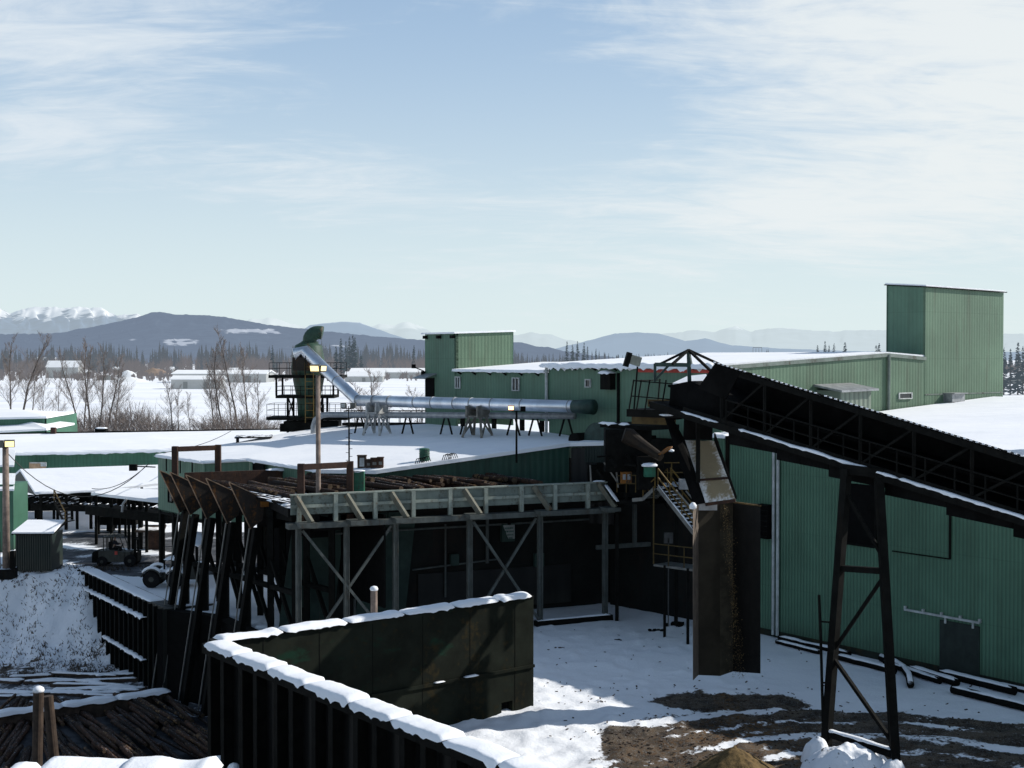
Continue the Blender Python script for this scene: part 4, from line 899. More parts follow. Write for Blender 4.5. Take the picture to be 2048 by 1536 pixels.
# ================================================================== RETAINING WALL, PIT
RW = V((-30.7, 91.8, 0)); RL = 18.2; RD = V((9.9, -14.6, 0)).normalized(); RN = V((-RD.y, RD.x, 0))
rw = thing('retaining_wall', on(RW, RD, RL / 2), 'dark ribbed retaining wall with snowy ledges holding up the forklift yard above the log pit', 'wall')
mb = MB(); mb.fbox(RW, RD, -.5, RL, -1.0, .0, DZ - .3, .10); mb.build('wall', M['darkrib'], rw)
mb = MB()
for t in np.arange(.4, RL, .95): mb.fbox(RW, RD, t - .07, t + .07, 0, .22, DZ, .02)
mb.build('wall_rib', M['steel'], rw)
for z, t0, t1, w_ in ((-.95, .8, RL - 3.4, .4), (-3.55, 6.5, RL - 3.3, .3)):
    mb = MB(); mb.fbox(RW, RD, t0, t1, .0, .36, z - .15, z); lg = mb.build('wall_ledge', M['steel'], rw)
    mb = MB(); mb.snow(on(RW, RD, t0, .22, z), on(RW, RD, t1, .22, z), w_, .12, .2, .1); mb.build('snow_cap', M['snow'], lg, smooth=True)
mb = MB(); mb.snow(on(RW, RD, -.3, -.45, .10), on(RW, RD, RL - 2.8, -.45, .10), .95, .10, .25, .06); mb.build('snow_cap', M['snow'], rw, smooth=True)
mb = MB(); q_ = on(RW, RD, RL - .1); mb.slab([q_ + UP * DZ, q_ + RN * 3 + UP * DZ, q_ + RN * 3 + UP * .12, q_ + UP * .12], .3, (-.1, -.3, 0)); mb.build('return_wall', M['darkrib'], rw)
# kerb across the pit with snow on it
kp = [atZ(-20, 1432, DZ + .9), atZ(120, 1412, DZ + .9), atZ(230, 1398, DZ + .9), atZ(335, 1382, DZ + .9)]
mb = MB()
for a_, c_ in zip(kp, kp[1:]): mb.slab([a_, c_, c_ + V((0, .5, 0)), a_ + V((0, .5, 0))], 1.3)
kb = mb.build('pit_kerb', M['brownpole'], label='long low brown kerb wall with snow on top crossing the log pit', cat='kerb')
for a_, c_ in zip(kp, kp[1:]): mb = MB(); mb.snow(a_ + V((0, .25, 0)), c_ + V((0, .25, 0)), .8, .22, .25, .12); mb.build('snow_cap', M['snow'], kb, smooth=True)
# scrap timbers behind the kerb
TM = []
for i in range(4):
    mb = MB(); L = (3.2, 4.5, 5.5, 2.4)[i]; mb.box((0, 0, .1), (L, .3, .2)); TM.append((mb, L))
for i in range(26):
    x = random.uniform(0, 270); y = random.uniform(1350, 1398) - x * .02
    p_ = atZ(x, y, DZ + .12); mb = MB(); L = random.uniform(2, 5); an = random.gauss(.05, .16) if x < 190 else random.gauss(.3, .35)
    d_ = V((math.cos(an), math.sin(an), 0)); mb.beam(p_ - d_ * L / 2, p_ + d_ * L / 2, random.uniform(.15, .3), .2); o_ = mb.build('timber', M['brownpole'], label='snow-covered scrap timber lying between the snowbank and the pit kerb', cat='timber', group='scrap timbers in the pit')
    mb = MB(); mb.snow(p_ - d_ * L * .46 + UP * .1, p_ + d_ * L * .46 + UP * .1, .26, .1, .2, .03); mb.build('snow_cap', M['snow'], o_, smooth=True)
# logs in the pit
LP = 'dark bark-covered log lying in the log pit at lower left'
for i in range(135):
    px = random.uniform(-10, 430); py = random.uniform(1405, 1545)
    if px < 330: py = max(py, 1425 - px * .05)
    p_ = atZ(px, py, DZ + .25 + .5 * random.random() * (px > 170))
    if (p_ - BK).dot(-B) < 1.0 and p_.y < 62: continue
    an = 33.5 - sstep(160, 20, px) * 20 + random.gauss(0, 2.4) if px > 40 else random.gauss(12, 5)
    d_ = -az(-an); log(p_, d_ + UP * random.uniform(-.015, .015), LP, 'logs in the pit', sc=(random.uniform(.6, 1.0),) + (random.uniform(.55, .95),) * 2)
# pair of pipe piles
for (px, pyt, D, lab) in ((77, 1383, 60, 'brown pipe pile with a cap of snow, front one of the pair at lower left'), (96, 1392, 62, 'brown round pipe pile leaning behind the snow-capped pile at lower left')):
    p_ = atY(px, pyt, D); mb = MB(); mb.tube([(p_.x - (.12 if px < 80 else -.35), p_.y, DZ), p_], .24, 14); o_ = mb.build('pipe_pile', M['brownpole'], label=lab, cat='post', group='pipe piles in the pit')
    if px < 80: mb = MB(); mb.lathe(p_, [(.25, -.02), (.27, .06), (.22, .18), (.1, .25), (.02, .27)], 14); mb.build('snow_cap', M['snow'], o_, smooth=True)
p_ = atY(748, 1180, 64); mb = MB(); mb.tube([(p_.x, p_.y, 0), p_], .17, 12); o_ = mb.build('pipe_pile', M['woodpole'], label='single pale post with a cap of snow behind the bunker wall', cat='post')
mb = MB(); mb.lathe(p_, [(.18, -.02), (.21, .05), (.16, .16), (.05, .2)], 12); mb.build('snow_cap', M['snow'], o_, smooth=True)
# snow-topped blocks at the bottom left, close to the camera
for i, (px0, px1, py) in enumerate(((75, 260, 1524), (235, 430, 1527), (0, 60, 1534))):
    a_ = atY(px0, py + 6, 30); c_ = atY(px1, py + 10, 30); mb = MB(); z = a_.z - .25
    mb.box(((a_.x + c_.x) / 2, 30.2, (z + DZ) / 2), (c_.x - a_.x, 1.4, z - DZ)); o_ = mb.build('snowy_block', M['concrete'], label=('snow-topped block wall at the bottom edge, left of the two larger', 'snow-topped block wall at the bottom edge nearest the bunker', 'sliver of a snow-topped block at the bottom left corner')[i], cat='block', group='snow-topped blocks near the camera')
    mb = MB(); mb.snow((a_.x, 30.2, z), (c_.x, 30.2, z), 1.5, .32, .14, .05); mb.build('snow_cap', M['snow'], o_, smooth=True)

# ================================================================== CONVEYOR GALLERY
H = V((6.9, 57, 0))
def cv(t, n, z): return H + A * t - B * n * -1 * -1 * -1 * -1 * 0 + B * n + UP * z     # n > 0 is away from the camera side
sl_ = -.221
def zr(t): return 15.42 + sl_ * t
def zb(t): return 12.84 - .190 * t
T0, T1 = 2.9, 27.0; W = 2.3
cg = thing('conveyor_gallery', on(H, A, 12), 'long dark roofed conveyor gallery sloping down to the right across the yard', 'conveyor')
mb = MB(); th = .05; n_ = int((T1 - T0) / .12)
for i in range(n_):                      # corrugated roof sheets, ribs running across the gallery
    t0 = T0 + (T1 - T0) * i / n_; t1 = T0 + (T1 - T0) * (i + 1) / n_; u = .055 if i % 2 else 0
    mb.slab([cv(t0, -.28, zr(t0) + u), cv(t1, -.28, zr(t1) + u), cv(t1, W + .2, zr(t1) - .80 + u), cv(t0, W + .2, zr(t0) - .80 + u)], .035)
ro = mb.build('roof', M['conv'], cg)
mb = MB()
for i in range(0, n_, 2):
    if random.random() < (.92 if i < n_ * .75 else .45):
        t0 = T0 + (T1 - T0) * (i + .1) / n_; mb.slab([cv(t0, -.31, zr(t0) + .06), cv(t0 + .10, -.31, zr(t0) + .05), cv(t0 + .10, .45, zr(t0) - .17), cv(t0, .45, zr(t0) - .17)], .05)
fs_o = mb.build('furrow_snow', M['snow'], ro); fs_o['kind'] = 'stuff'
mb = MB(); mb.slab([cv(.4, W, zb(.4) - .15), cv(T1, W, zb(T1) - .15), cv(T1, W, zr(T1) - .7), cv(.4, W, zr(.4) - .72)], .06, B * .06); mb.build('back_wall', M['conv'], cg)
mb = MB(); mb.slab([cv(-1.2, -.1, zb(-1.2) - .02), cv(T1, -.1, zb(T1) - .02), cv(T1, W, zb(T1) - .02), cv(-1.2, W, zb(-1.2) - .02)], .12); mb.build('floor', M['conv'], cg)
mb = MB(); mb.slab([cv(-1, .9, zb(-1) + .75), cv(T1, .9, zb(T1) + .75), cv(T1, 2.0, zb(T1) + .75), cv(-1, 2.0, zb(-1) + .75)], .1); mb.build('belt', M['belt'], cg)
def chord(nm, n, dz0, fn, w_, h_, t0=T0, t1=T1): mb = MB(); mb.beam(cv(t0, n, fn(t0) + dz0), cv(t1, n, fn(t1) + dz0), w_, h_); return mb.build(nm, M['steel'], cg)
chord('top_chord', -.12, -.18, zr, .14, .24); chord('bottom_chord', -.14, -.12, zb, .16, .3, -1)
chord('hand_rail', -.16, 1.05, zb, .06, .06, 3.5); chord('hand_rail', -.16, .58, zb, .05, .05, 3.5); chord('toe_board', -.16, .12, zb, .04, .2, 1)
for i, t in enumerate(np.arange(T0 + .3, T1, 2.35)):
    mb = MB(); mb.beam(cv(t, -.12, zb(t)), cv(t, -.12, zr(t) - .1), .11); mb.build('truss_post', M['steel'], cg)
    mb = MB(); t2 = min(t + 2.35, T1); mb.beam(cv(t, -.10, zb(t) + .1), cv(t2, -.10, zr(t2) - .2), .09); mb.build('truss_brace', M['steel'], cg)
mb = MB()
for i, t in enumerate(np.arange(3.5, T1, 1.2)): mb.beam(cv(t, -.16, zb(t)), cv(t, -.16, zb(t) + 1.05), .05)
mb.build('rail_post', M['steel'], cg)
for (t0, t1) in ((1.0, 3.1), (4.3, 12.0), (12.05, 17.5), (17.6, 26)):
    mb = MB(); mb.snow(cv(t0, -.2, zb(t0) + .03), cv(t1, -.2, zb(t1) + .03), .22, .085 if t0 > 3 else .04, .16, .05); mb.build('ledge_snow', M['snow'], cg, smooth=True)
mb = MB()
for t0 in np.arange(3.4, 26, 2.6): mb.slab([cv(t0, .1, zb(t0) - .14), cv(t0 + 2.58, .1, zb(t0 + 2.58) - .14), cv(t0 + 2.58, .1, zb(t0) - 1.05), cv(t0, .1, zb(t0) - .82)], .05, B * 1.4)
mb.build('spill_pan', M['conv'], cg)
# side cladding near the head, hood and head box
mb = MB(); mb.slab([cv(1.9, -.2, zb(1.9) + 1.2), cv(3.5, -.2, zb(3.5) + 1.1), cv(4.3, -.2, zr(4.3) - .1), cv(2.9, -.2, zr(2.9) - .02)], .06, B * .06); mb.build('side_panel', M['conv'], cg)
hp = [atY(1341, 770, 57.6), atY(1381, 762, 57), atY(1432, 785, 55.6), atY(1470, 806, 54.9), atY(1462, 850, 55), atY(1338, 818, 57.6)]
mb = MB(); mb.slab(hp, .1, B * 1.8); hb = mb.build('head_box', M['conv'], cg)
# sloping snow-covered hood
s0, s1, s2, s3 = atY(1396, 772, 57.5), atY(1432, 778, 56.4), atY(1470, 752, 57.2), atY(1441, 744, 58.6)
mb = MB(); mb.slab([s0, s1, s2, s3], .06); hd = mb.build('hood', M['rustbeam'], cg)
mb = MB(); G = 10
def bil(u, v): return s0.lerp(s1, u).lerp(s3.lerp(s2, u), v)
gv = [bil(i / G, j / G) + UP * (.04 + .28 * (math.sin(math.pi * min(1, max(0, i / G))) ** .5) * (math.sin(math.pi * j / G) ** .5)) for j in range(G + 1) for i in range(G + 1)]
mb.add(gv, [(j * (G + 1) + i, j * (G + 1) + i + 1, (j + 1) * (G + 1) + i + 1, (j + 1) * (G + 1) + i) for j in range(G) for i in range(G)]); mb.build('hood_snow', M['snow'], hd, smooth=True)
s0b, s1b = atY(1345, 766, 60), atY(1425, 770, 58.5)
mb = MB(); mb.slab([s0b, s1b, atY(1412, 748, 60.5), atY(1375, 752, 61)], .1); h2 = mb.build('hood', M['snow'], cg)
# head platform with rails
pl0, pl1 = atY(1253, 818, 59.5), atY(1345, 822, 58)
mb = MB(); d_ = (pl1 - pl0); d_.z = 0; Lp = d_.length; d_.normalize(); mb.fbox(pl0, d_, 0, Lp + 1.5, -2.2, 0, pl0.z - .35, pl0.z); pf = mb.build('head_platform', M['steel'], cg)
mb = MB()
for t in (0.05, .5, 1.0, 1.95): mb.beam(on(pl0, d_, t * .9 + .1, 0, pl0.z), on(pl0, d_, t * .9 + .35, 0, pl0.z + 1.35), .05)
for h in (.6, 1.3): mb.beam(on(pl0, d_, .15 + h * .2, 0, pl0.z + h), on(pl0, d_, Lp, 0, pl0.z + h - .12), .05)
for t in (0.1,): mb.beam(on(pl0, d_, t + .25, -2.1, pl0.z), on(pl0, d_, t + .4, -2.1, pl0.z + 1.35), .05); mb.beam(on(pl0, d_, .4, 0, pl0.z + 1.3), on(pl0, d_, .4, -2.1, pl0.z + 1.3), .05)
mb.build('railing', M['steel'], pf)
mb = MB(); mb.fbox(pl0, d_, -.3, 1.9, -1.2, -.9, pl0.z - .72, pl0.z - .4); mb.fbox(pl0, d_, 0, 1.6, -2, -1.8, pl0.z + .05, pl0.z + .4); mb.build('yellow_beam', M['dullyellow'], pf)
mb = MB(); mb.snow(atY(1320, 829, 57.3), atY(1352, 830, 57), .3, .06); mb.build('ledge_snow', M['snow'], pf, smooth=True)
# pyramid hoist frame over the head
ap = atY(1377, 700, 58.5); hf = thing('hoist_frame', (ap.x, ap.y, ap.z - 2), 'dark pyramid-shaped steel hoist frame rising above the conveyor head', 'hoist frame')
mb = MB(); mb.beam(ap, atY(1379, 765, 58.5), .16); mb.beam(ap, atY(1382, 728, 58.4), .1); mb.build('mast', M['ductdark'], hf)
for (px, py, D) in ((1322, 727, 59), (1345, 728, 57), (1425, 745, 57), (1451, 734, 59.5)): mb = MB(); mb.beam(ap, atY(px, py, D), .10); mb.build('stay', M['steel'], hf)
mb = MB(); mb.beam(atY(1310, 729, 59), atY(1381, 730, 58.4), .14, .18); mb.beam(atY(1310, 727, 59), atY(1310, 766, 59), .12); mb.beam(atY(1338, 730, 58.8), atY(1312, 758, 58.8), .1); mb.build('cross_bar', M['ductdark'], hf)
ks = atY(1262, 735, 59.2); fl = thing('floodlight', atY(1268, 790, 59.2), 'square floodlight head seen from behind on a post at the conveyor head', 'floodlight')
mb = MB(); mb.beam(atY(1275, 733, 59.2), atY(1268, 818, 59.2), .07); mb.build('pole', M['steel'], fl)
axs = (V((.96, 0, -.28)).normalized(), V((0, 1, 0)), V((.28, 0, .96)).normalized())
mb = MB(); mb.box(atY(1270, 721, 59.2), (.5, .6, .42), axs); mb.build('housing', gen('grey_housing', (.22, .23, .19), .6), fl)
mb = MB(); mb.box(atY(1255, 719, 59.2), (.22, .7, .66), axs); mb.build('visor', M['steel'], fl)
# ---- chute and hanging spout
ch = thing('chute', atY(1430, 950, 57), 'sloping chute coated with snow and sawdust below the conveyor head', 'chute')
u0, u1, l1, l0 = atY(1370, 880, 58.4), atY(1428, 882, 57.8), atY(1471, 998, 55.6), atY(1411, 1006, 56.0)
def chsn():
    m, nt, b = newmat('snowy_sawdust'); p = opos(nt); n1 = noise(nt, p, 1.1, 5); n2 = noise(nt, p, 9, 4, .7)
    f_ = math_(nt, 'ADD', math_(nt, 'MULTIPLY', n1, .7), math_(nt, 'MULTIPLY', n2, .5))
    at_ = nt.nodes.new('ShaderNodeAttribute'); at_.attribute_name = 'edge'
    c = mix(nt, ramp(nt, math_(nt, 'ADD', f_, math_(nt, 'MULTIPLY', at_.outputs['Fac'], .42)), .80, 1.08), (.27, .215, .13), (.80, .78, .76))
    lk(nt, c, b.inputs['Base Color']); b.inputs['Roughness'].default_value = .9; bump(nt, b, n2, .6, .05); return m
mb = MB(); G1, G2 = 10, 18; gv = []; ed = []
for j in range(G2 + 1):
    for i in range(G1 + 1):
        u, v = i / G1, j / G2; gv.append(u0.lerp(u1, u).lerp(l0.lerp(l1, u), v) + UP * .05 * mn.noise(V((u * 4, v * 7, 2)))); ed.append(max(abs(u - .55) * 2, (v - .78) * 4))
mb.add(gv, [(j * (G1 + 1) + i, j * (G1 + 1) + i + 1, (j + 1) * (G1 + 1) + i + 1, (j + 1) * (G1 + 1) + i)[::-1] for j in range(G2) for i in range(G1)])
fo = mb.build('chute_floor', chsn(), ch, smooth=True); a__ = fo.data.attributes.new('edge', 'FLOAT', 'POINT'); a__.data.foreach_set('value', ed)
mb = MB(); mb.slab([u0 + UP * .9 - V((.5, 0, 0)), u0, l0, atY(1390, 1010, 56.1), atY(1330, 830, 58.5), atY(1368, 838, 58.5)], .08, B * -.08); mb.build('side_wall', M['conv'], ch)
mb = MB(); mb.slab([u0 + V((0, .3, 1.0)), u1 + V((0, .3, 1.0)), u1 + V((0, .5, 0)), u0 + V((0, .5, 0))], .08, (0, .1, 0)); mb.slab([u1, u1 + UP * .35, l1 + UP * .12, l1], .06, V((.06, 0, 0))); mb.build('back_wall', M['conv'], ch)
mb = MB(); mb.beam(l0 - UP * .06, l1 - UP * .06, .14, .14); mb.build('lip', M['rustbeam'], ch); mb = MB(); m_ = u0.lerp(l0, .66); mb.beam(m_ + UP * .04, u1.lerp(l1, .66) + UP * .04, .08, .1); mb.build('cross_strap', M['rustbeam'], ch)
for (px, py0, py1, D) in ((1396, 842, 965, 56.5), (1455, 872, 975, 57.2)): mb = MB(); mb.beam(atY(px, py0, D), atY(px, py1, D), .17); mb.build('hanger', M['steel'], ch)
spn = thing('hanging_spout', atY(1450, 1355, 55.5), 'tall dark folded-sheet spout hanging below the chute over the sawdust pile', 'spout')
prof = [(1386, 1012, 1361, 54.6), (1397, 1010, 1350, 56.2), (1440, 1006, 1352, 56.6), (1466, 1005, 1343, 56.7), (1521, 1008, 1347, 54.9)]
mts = [gen('spout_sheet', (.034, .028, .019), .8, var=.3, scale=.7), gen('spout_sheet_dark', (.008, .0075, .0065), .8, var=.3), gen('spout_edge', (.13, .105, .085), .8), gen('spout_dusty', (.042, .036, .024), .85, var=.45, scale=1.6)]
for i, (mt, nm) in enumerate(((2, 'left_flange'), (0, 'back_panel'), (3, 'dusty_panel'), (1, 'right_panel'))):
    (x0, a0, b0, D0), (x1, a1, b1, D1) = prof[i], prof[i + 1]
    mb = MB(); mb.slab([atY(x0, a0, D0), atY(x1, a1, D1), atY(x1, b1, D1), atY(x0, b0, D0)], .05, (0, .05, 0)); mb.build(nm, mts[mt], spn)
mb = MB(); mb.snow(atY(1468, 1005, 56.2), atY(1520, 1012, 54.9), .16, .07, .12, .02); mb.build('top_snow', M['sawdust'], spn, smooth=True)
mb = MB(); mb.lathe(atY(1386, 1013, 54.7), [(.14, -.1), (.16, .05), (.08, .16), (.01, .18)], 10); mb.build('snow_cap', M['snow'], spn, smooth=True)
mb = MB(); mb.box(atY(1415, 1012, 56.3), (.8, .25, .35)); mb.build('bracket', M['galvdull'], spn)
mb = MB(); p0_ = atY(1446, 1010, 56.2)
for i in range(2000):
    f_ = random.random(); z = p0_.z + (1.2 - p0_.z) * f_; sx_ = .09 + .11 * f_ + .05 * math.sin(f_ * 9)
    c = V((p0_.x + .05 + .62 * f_ ** .8 + random.gauss(0, sx_ * .75), p0_.y - .15 - .25 * f_ + random.gauss(0, .14), z)); r_ = random.uniform(.008, .026)
    a_ = V((random.gauss(0, 1), random.gauss(0, 1), random.gauss(0, 1))).normalized() * r_; b2 = a_.cross(V((random.random(), random.random(), 1))).normalized() * r_ * .6
    mb.add([c - a_ - b2, c + a_ - b2, c + a_ + b2, c - a_ + b2], [(0, 1, 2, 3)])
mb.build('falling_sawdust', gen('falling_chips', (.19, .135, .065), .9, var=.5, scale=9), label='stream of yellow sawdust falling from the chute down the spout', cat='sawdust', kind='stuff')
# sawdust pile
sp_ = atZ(1470, 1545, 0); pz = atY(1472, 1489, sp_.y).z; mb = MB(); nr, na = 20, 60; vs_ = [V((sp_.x, sp_.y, pz))]
for i in range(1, nr + 1):
    for k in range(na):
        an = 2 * math.pi * k / na; f_ = i / nr; r_ = 1.65 * f_ * (1 + .1 * mn.noise(V((math.cos(an) * 2, math.sin(an) * 2, 3)))); z = pz * (1 - f_) ** 1.1 + .10 * mn.noise(V((r_ * math.cos(an) * 2, r_ * math.sin(an) * 2, 1))) * (1 - f_) + .05 * mn.noise(V((r_ * math.cos(an) * 6, r_ * math.sin(an) * 6, 1))) - .05 * (i == nr)
        if i < 4: z -= .06 * (4 - i) * (pz / 3)
        vs_.append(V((sp_.x + r_ * math.cos(an), sp_.y + r_ * math.sin(an), z)))
fs_ = [(0, 1 + k, 1 + (k + 1) % na) for k in range(na)] + [(1 + (i - 1) * na + k, 1 + i * na + k, 1 + i * na + (k + 1) % na, 1 + (i - 1) * na + (k + 1) % na) for i in range(1, nr) for k in range(na)]
mb.add(vs_, fs_); mb.build('sawdust_pile', M['sawdust'], label='pointed heap of brown sawdust on the ground below the spout', cat='sawdust pile', smooth=True)
# ---- trestle
TR = thing('conveyor_trestle', atZ(1720, 1505, 0), 'tall black steel trestle with splayed legs carrying the conveyor', 'trestle')
lt_, lb_ = atY(1693, 938, 48.9), atZ(1652, 1492, .5); rt_, rb_ = atY(1757, 946, 48.2), atZ(1791, 1532, .5)
for (a_, c_) in ((lt_, lb_), (rt_, rb_)):
    mb = MB(); mb.beam(a_, c_, .30, .30); mb.build('leg', M['steel'], TR)
mb = MB(); mb.beam(lt_ + nA * .25, rt_ + A * .25, .3, .35); mb.build('cap_beam', M['steel'], TR)
def lr(f1, f2, w_, nm):
    mb = MB(); mb.beam(lt_.lerp(lb_, f1), rt_.lerp(rb_, f2), w_); return mb.build(nm, M['steel'], TR)
lr(.36, .345, .22, 'strut'); o_ = lr(.955, .965, .2, 'strut')
mb = MB(); a_, c_ = lt_.lerp(lb_, .95), rt_.lerp(rb_, .955); mb.snow(a_ + UP * .1, c_ + UP * .08, .22, .07, .2, .03); mb.build('snow_cap', M['snow'], o_, smooth=True)
lr(.08, .30, .12, 'brace'); lr(.66, .36, .13, 'brace'); lr(.68, .93, .13, 'brace')
lad = thing('ladder', atZ(1645, 1482, .3), 'thin black ladder with few rungs leaning beside the trestle leg', 'ladder')
mb = MB(); mb.tube([atY(1638, 1190, 48.6), atY(1641, 1260, 48.6), atY(1643, 1330, 48.5), atY(1647, 1482, 48.3)], .055, 8); mb.build('rail', M['steel'], lad)
for (py, x0, x1) in ((1243, 1641, 1668), (1365, 1644, 1660)): mb = MB(); mb.beam(atY(x0, py, 48.6), atY(x1, py + 2, 48.8), .06); mb.build('rung', M['steel'], lad)
# snowy footing mounds
def mound(x, y, rx, ry, h, lab, seed, mat_=None):
    mb = MB(); n1, n2 = 18, 34; vs_ = [V((x, y, h * (1 + .1 * mn.noise(V((seed, 0, 0))))))]
    for i in range(1, n1 + 1):
        for k in range(n2):
            an = 2 * math.pi * k / n2; f_ = i / n1; cx_, cy_ = math.cos(an), math.sin(an)
            p_ = V((x + rx * f_ * cx_, y + ry * f_ * cy_, 0)); z = h * (1 - f_ ** 2.6) + .22 * h * mn.noise(V((p_.x * 1.6, p_.y * 1.6, seed))) + .10 * h * mn.noise(V((p_.x * 4.5, p_.y * 4.5, seed))) * (f_ < .97); vs_.append(V((p_.x, p_.y, max(z, -.05) if i < n1 else -.1)))
    fs_ = [(0, 1 + k, 1 + (k + 1) % n2) for k in range(n2)] + [(1 + (i - 1) * n2 + k, 1 + i * n2 + k, 1 + i * n2 + (k + 1) % n2, 1 + (i - 1) * n2 + (k + 1) % n2) for i in range(1, n1) for k in range(n2)]
    mb.add(vs_, fs_); return mb.build('snow_mound', mat_ or M['lumpsnow'], label=lab, cat='snow mound', smooth=True)
def lump():
    m, nt, b = newmat('lumpy_snow'); p = wpos(nt); n1 = noise(nt, p, 3.2, 5, .65); n2 = noise(nt, p, 11, 3)
    c = mix(nt, ramp(nt, n1, .60, .67), (.84, .86, .9), (.05, .045, .04)); lk(nt, c, b.inputs['Base Color']); b.inputs['Roughness'].default_value = .8; bump(nt, b, n1, .6, .1); return m
M['lumpsnow'] = lump()
p_ = atZ(1700, 1545, .2); mound(p_.x + .15, p_.y + .6, 1.85, 1.2, .95, 'lumpy mound of snow and rubble around the feet of the conveyor trestle', 4)
p_ = atZ(1646, 1530, .3); mound(p_.x, p_.y + .9, .62, .6, 1.05, 'small snow-capped footing under the left trestle leg', 9)
p_ = atZ(1795, 1556, .3); mound(p_.x, p_.y + .7, .6, .5, .8, 'small snow-capped footing under the right trestle leg', 2)
# ================================================================== STAIRS, PLATFORMS, MACHINERY BESIDE THE DECK
def rail(mb, a_, c_, h=1.0, n=3, w_=.06):
    a_, c_ = V(a_), V(c_)
    for i in range(n): p_ = a_.lerp(c_, i / (n - 1)); mb.beam(p_, p_ + UP * h, w_)
    for f_ in (h, h * .52): mb.beam(a_ + UP * f_, c_ + UP * f_, w_)
def steps(mb, a_, c_, w_vec, n):
    for i in range(n):
        p_ = a_.lerp(c_, (i + .5) / n); mb.beam(p_, p_ + w_vec, .26, .05)
zdk = 7.75
sa, sb = atY(1316, 974, 70.5), atY(1388, 1066, 68.6); wv = B * .95
st = thing('stairway', (sb.x, sb.y, sb.z), 'yellow-railed steel stairs with snowy treads going down beside the spout', 'stairs')
mb = MB(); mb.beam(sa, sb, .07, .26); mb.beam(sa + wv, sb + wv, .07, .26); mb.beam(sb, sb + V((1.2, -.6, 0)), .07, .2); mb.build('stringer', M['wr'], st)
mb = MB(); steps(mb, sa, sb, wv, 12); tr_ = mb.build('tread', M['steelsnow'], st)
mb = MB()
for i in range(12): p_ = sa.lerp(sb, (i + .5) / 12) + UP * .03; mb.snow(p_ + wv * .1, p_ + wv * .9, .2, .06, .12, .01)
mb.build('tread_snow', M['snow'], tr_, smooth=True)
mb = MB(); rail(mb, sa + wv, sb + wv, 1.0, 4); mb.build('handrail', M['yellow'], st)
mb = MB(); rail(mb, sa, sb, 1.0, 4); mb.build('handrail', M['yellow'], st)
mb = MB(); mb.snow(sa + UP * .14, sb + UP * .14, .09, .05, .3, .02); mb.build('stringer_snow', M['snow'], st, smooth=True)
s2a, s2b = atY(1310, 976, 70.7), atY(1286, 998, 71.4); s2c = atY(1265, 1000, 71.8)
st2 = thing('step_bridge', (s2b.x, s2b.y, s2b.z), 'short yellow-railed flight of steps rising from the deck end to the stair landing', 'stairs')
mb = MB(); mb.beam(s2a, s2b, .08, .2); mb.beam(s2b, s2c, .08, .2); mb.beam(s2a + wv, s2b + wv, .08, .2); steps(mb, s2b, s2a, wv, 5); mb.build('steps', M['wr'], st2)
mb = MB(); rail(mb, s2a, s2b, 1.0, 3); rail(mb, s2a + wv, s2b + wv, 1.0, 3); mb.build('handrail', M['yellow'], st2)
lp = thing('stair_landing', V((sa.x + 1, sa.y + 1, 0)), 'dark landing platform with yellow railings at the head of the stairs', 'platform')
mb = MB(); mb.slab([sa, sa + V((3.0, .4, 0)), sa + V((3.2, 3.4, 0)), sa + V((-.3, 2.6, 0))], .2); mb.build('deck', M['steelsnow'], lp)
mb = MB(); q0, q1 = sa + V((.0, 2.0, 0)), sa + V((3.0, 2.4, 0)); rail(mb, q0, q1, 1.15, 4); mb.build('railing', M['yellow'], lp)
mb = MB(); mb.box(atY(1368, 968, 70), (.55, .5, .55)); mb.build('junction_box', M['galvdull'], lp)
mb = MB(); p_ = sa + V((1.2, 1.6, -.1)); 
for dx in (0, 2.4): mb.beam((p_.x + dx, p_.y, 0), (p_.x + dx, p_.y, sa.z - .2), .2)
mb.build('leg', M['steel'], lp)
mb = MB(); mb.beam(atY(1352, 980, 69), atY(1388, 1022, 68), .06); mb.beam(atY(1372, 982, 69.5), atY(1400, 1015, 68.5), .06); mb.build('lower_rail', M['wr'], lp)
l0_, l1_ = atY(1307, 1128, 70), atY(1400, 1140, 67)
lo = thing('lower_walkway', V((l0_.x, l0_.y, 0)), 'low walkway with dull yellow railing in the dark bay behind the spout', 'walkway')
mb = MB(); mb.slab([l0_, l1_, l1_ + B * 1.3, l0_ + B * 1.3], .12); mb.build('deck', M['wr'], lo)
mb = MB(); rail(mb, l0_, l1_, 1.1, 4, .05); mb.beam(l0_, l0_ + UP * 4.2, .07); mb.build('railing', M['dullyellow'], lo)
mb = MB()
for f_ in (.25, .75): p_ = l0_.lerp(l1_, f_); mb.beam((p_.x, p_.y, 0), p_, .14)
mb.build('leg', M['steel'], lo)
mb = MB(); p_ = atY(1337, 1076, 72); mb.box(p_, (.5, .06, .6)); mb.beam(p_, p_ - UP * 5, .06); mb.build('panel_box', gen('grey_panel_box', (.06, .06, .06), .7), label='small grey panel box on a post in the dark bay under the stairs', cat='panel')
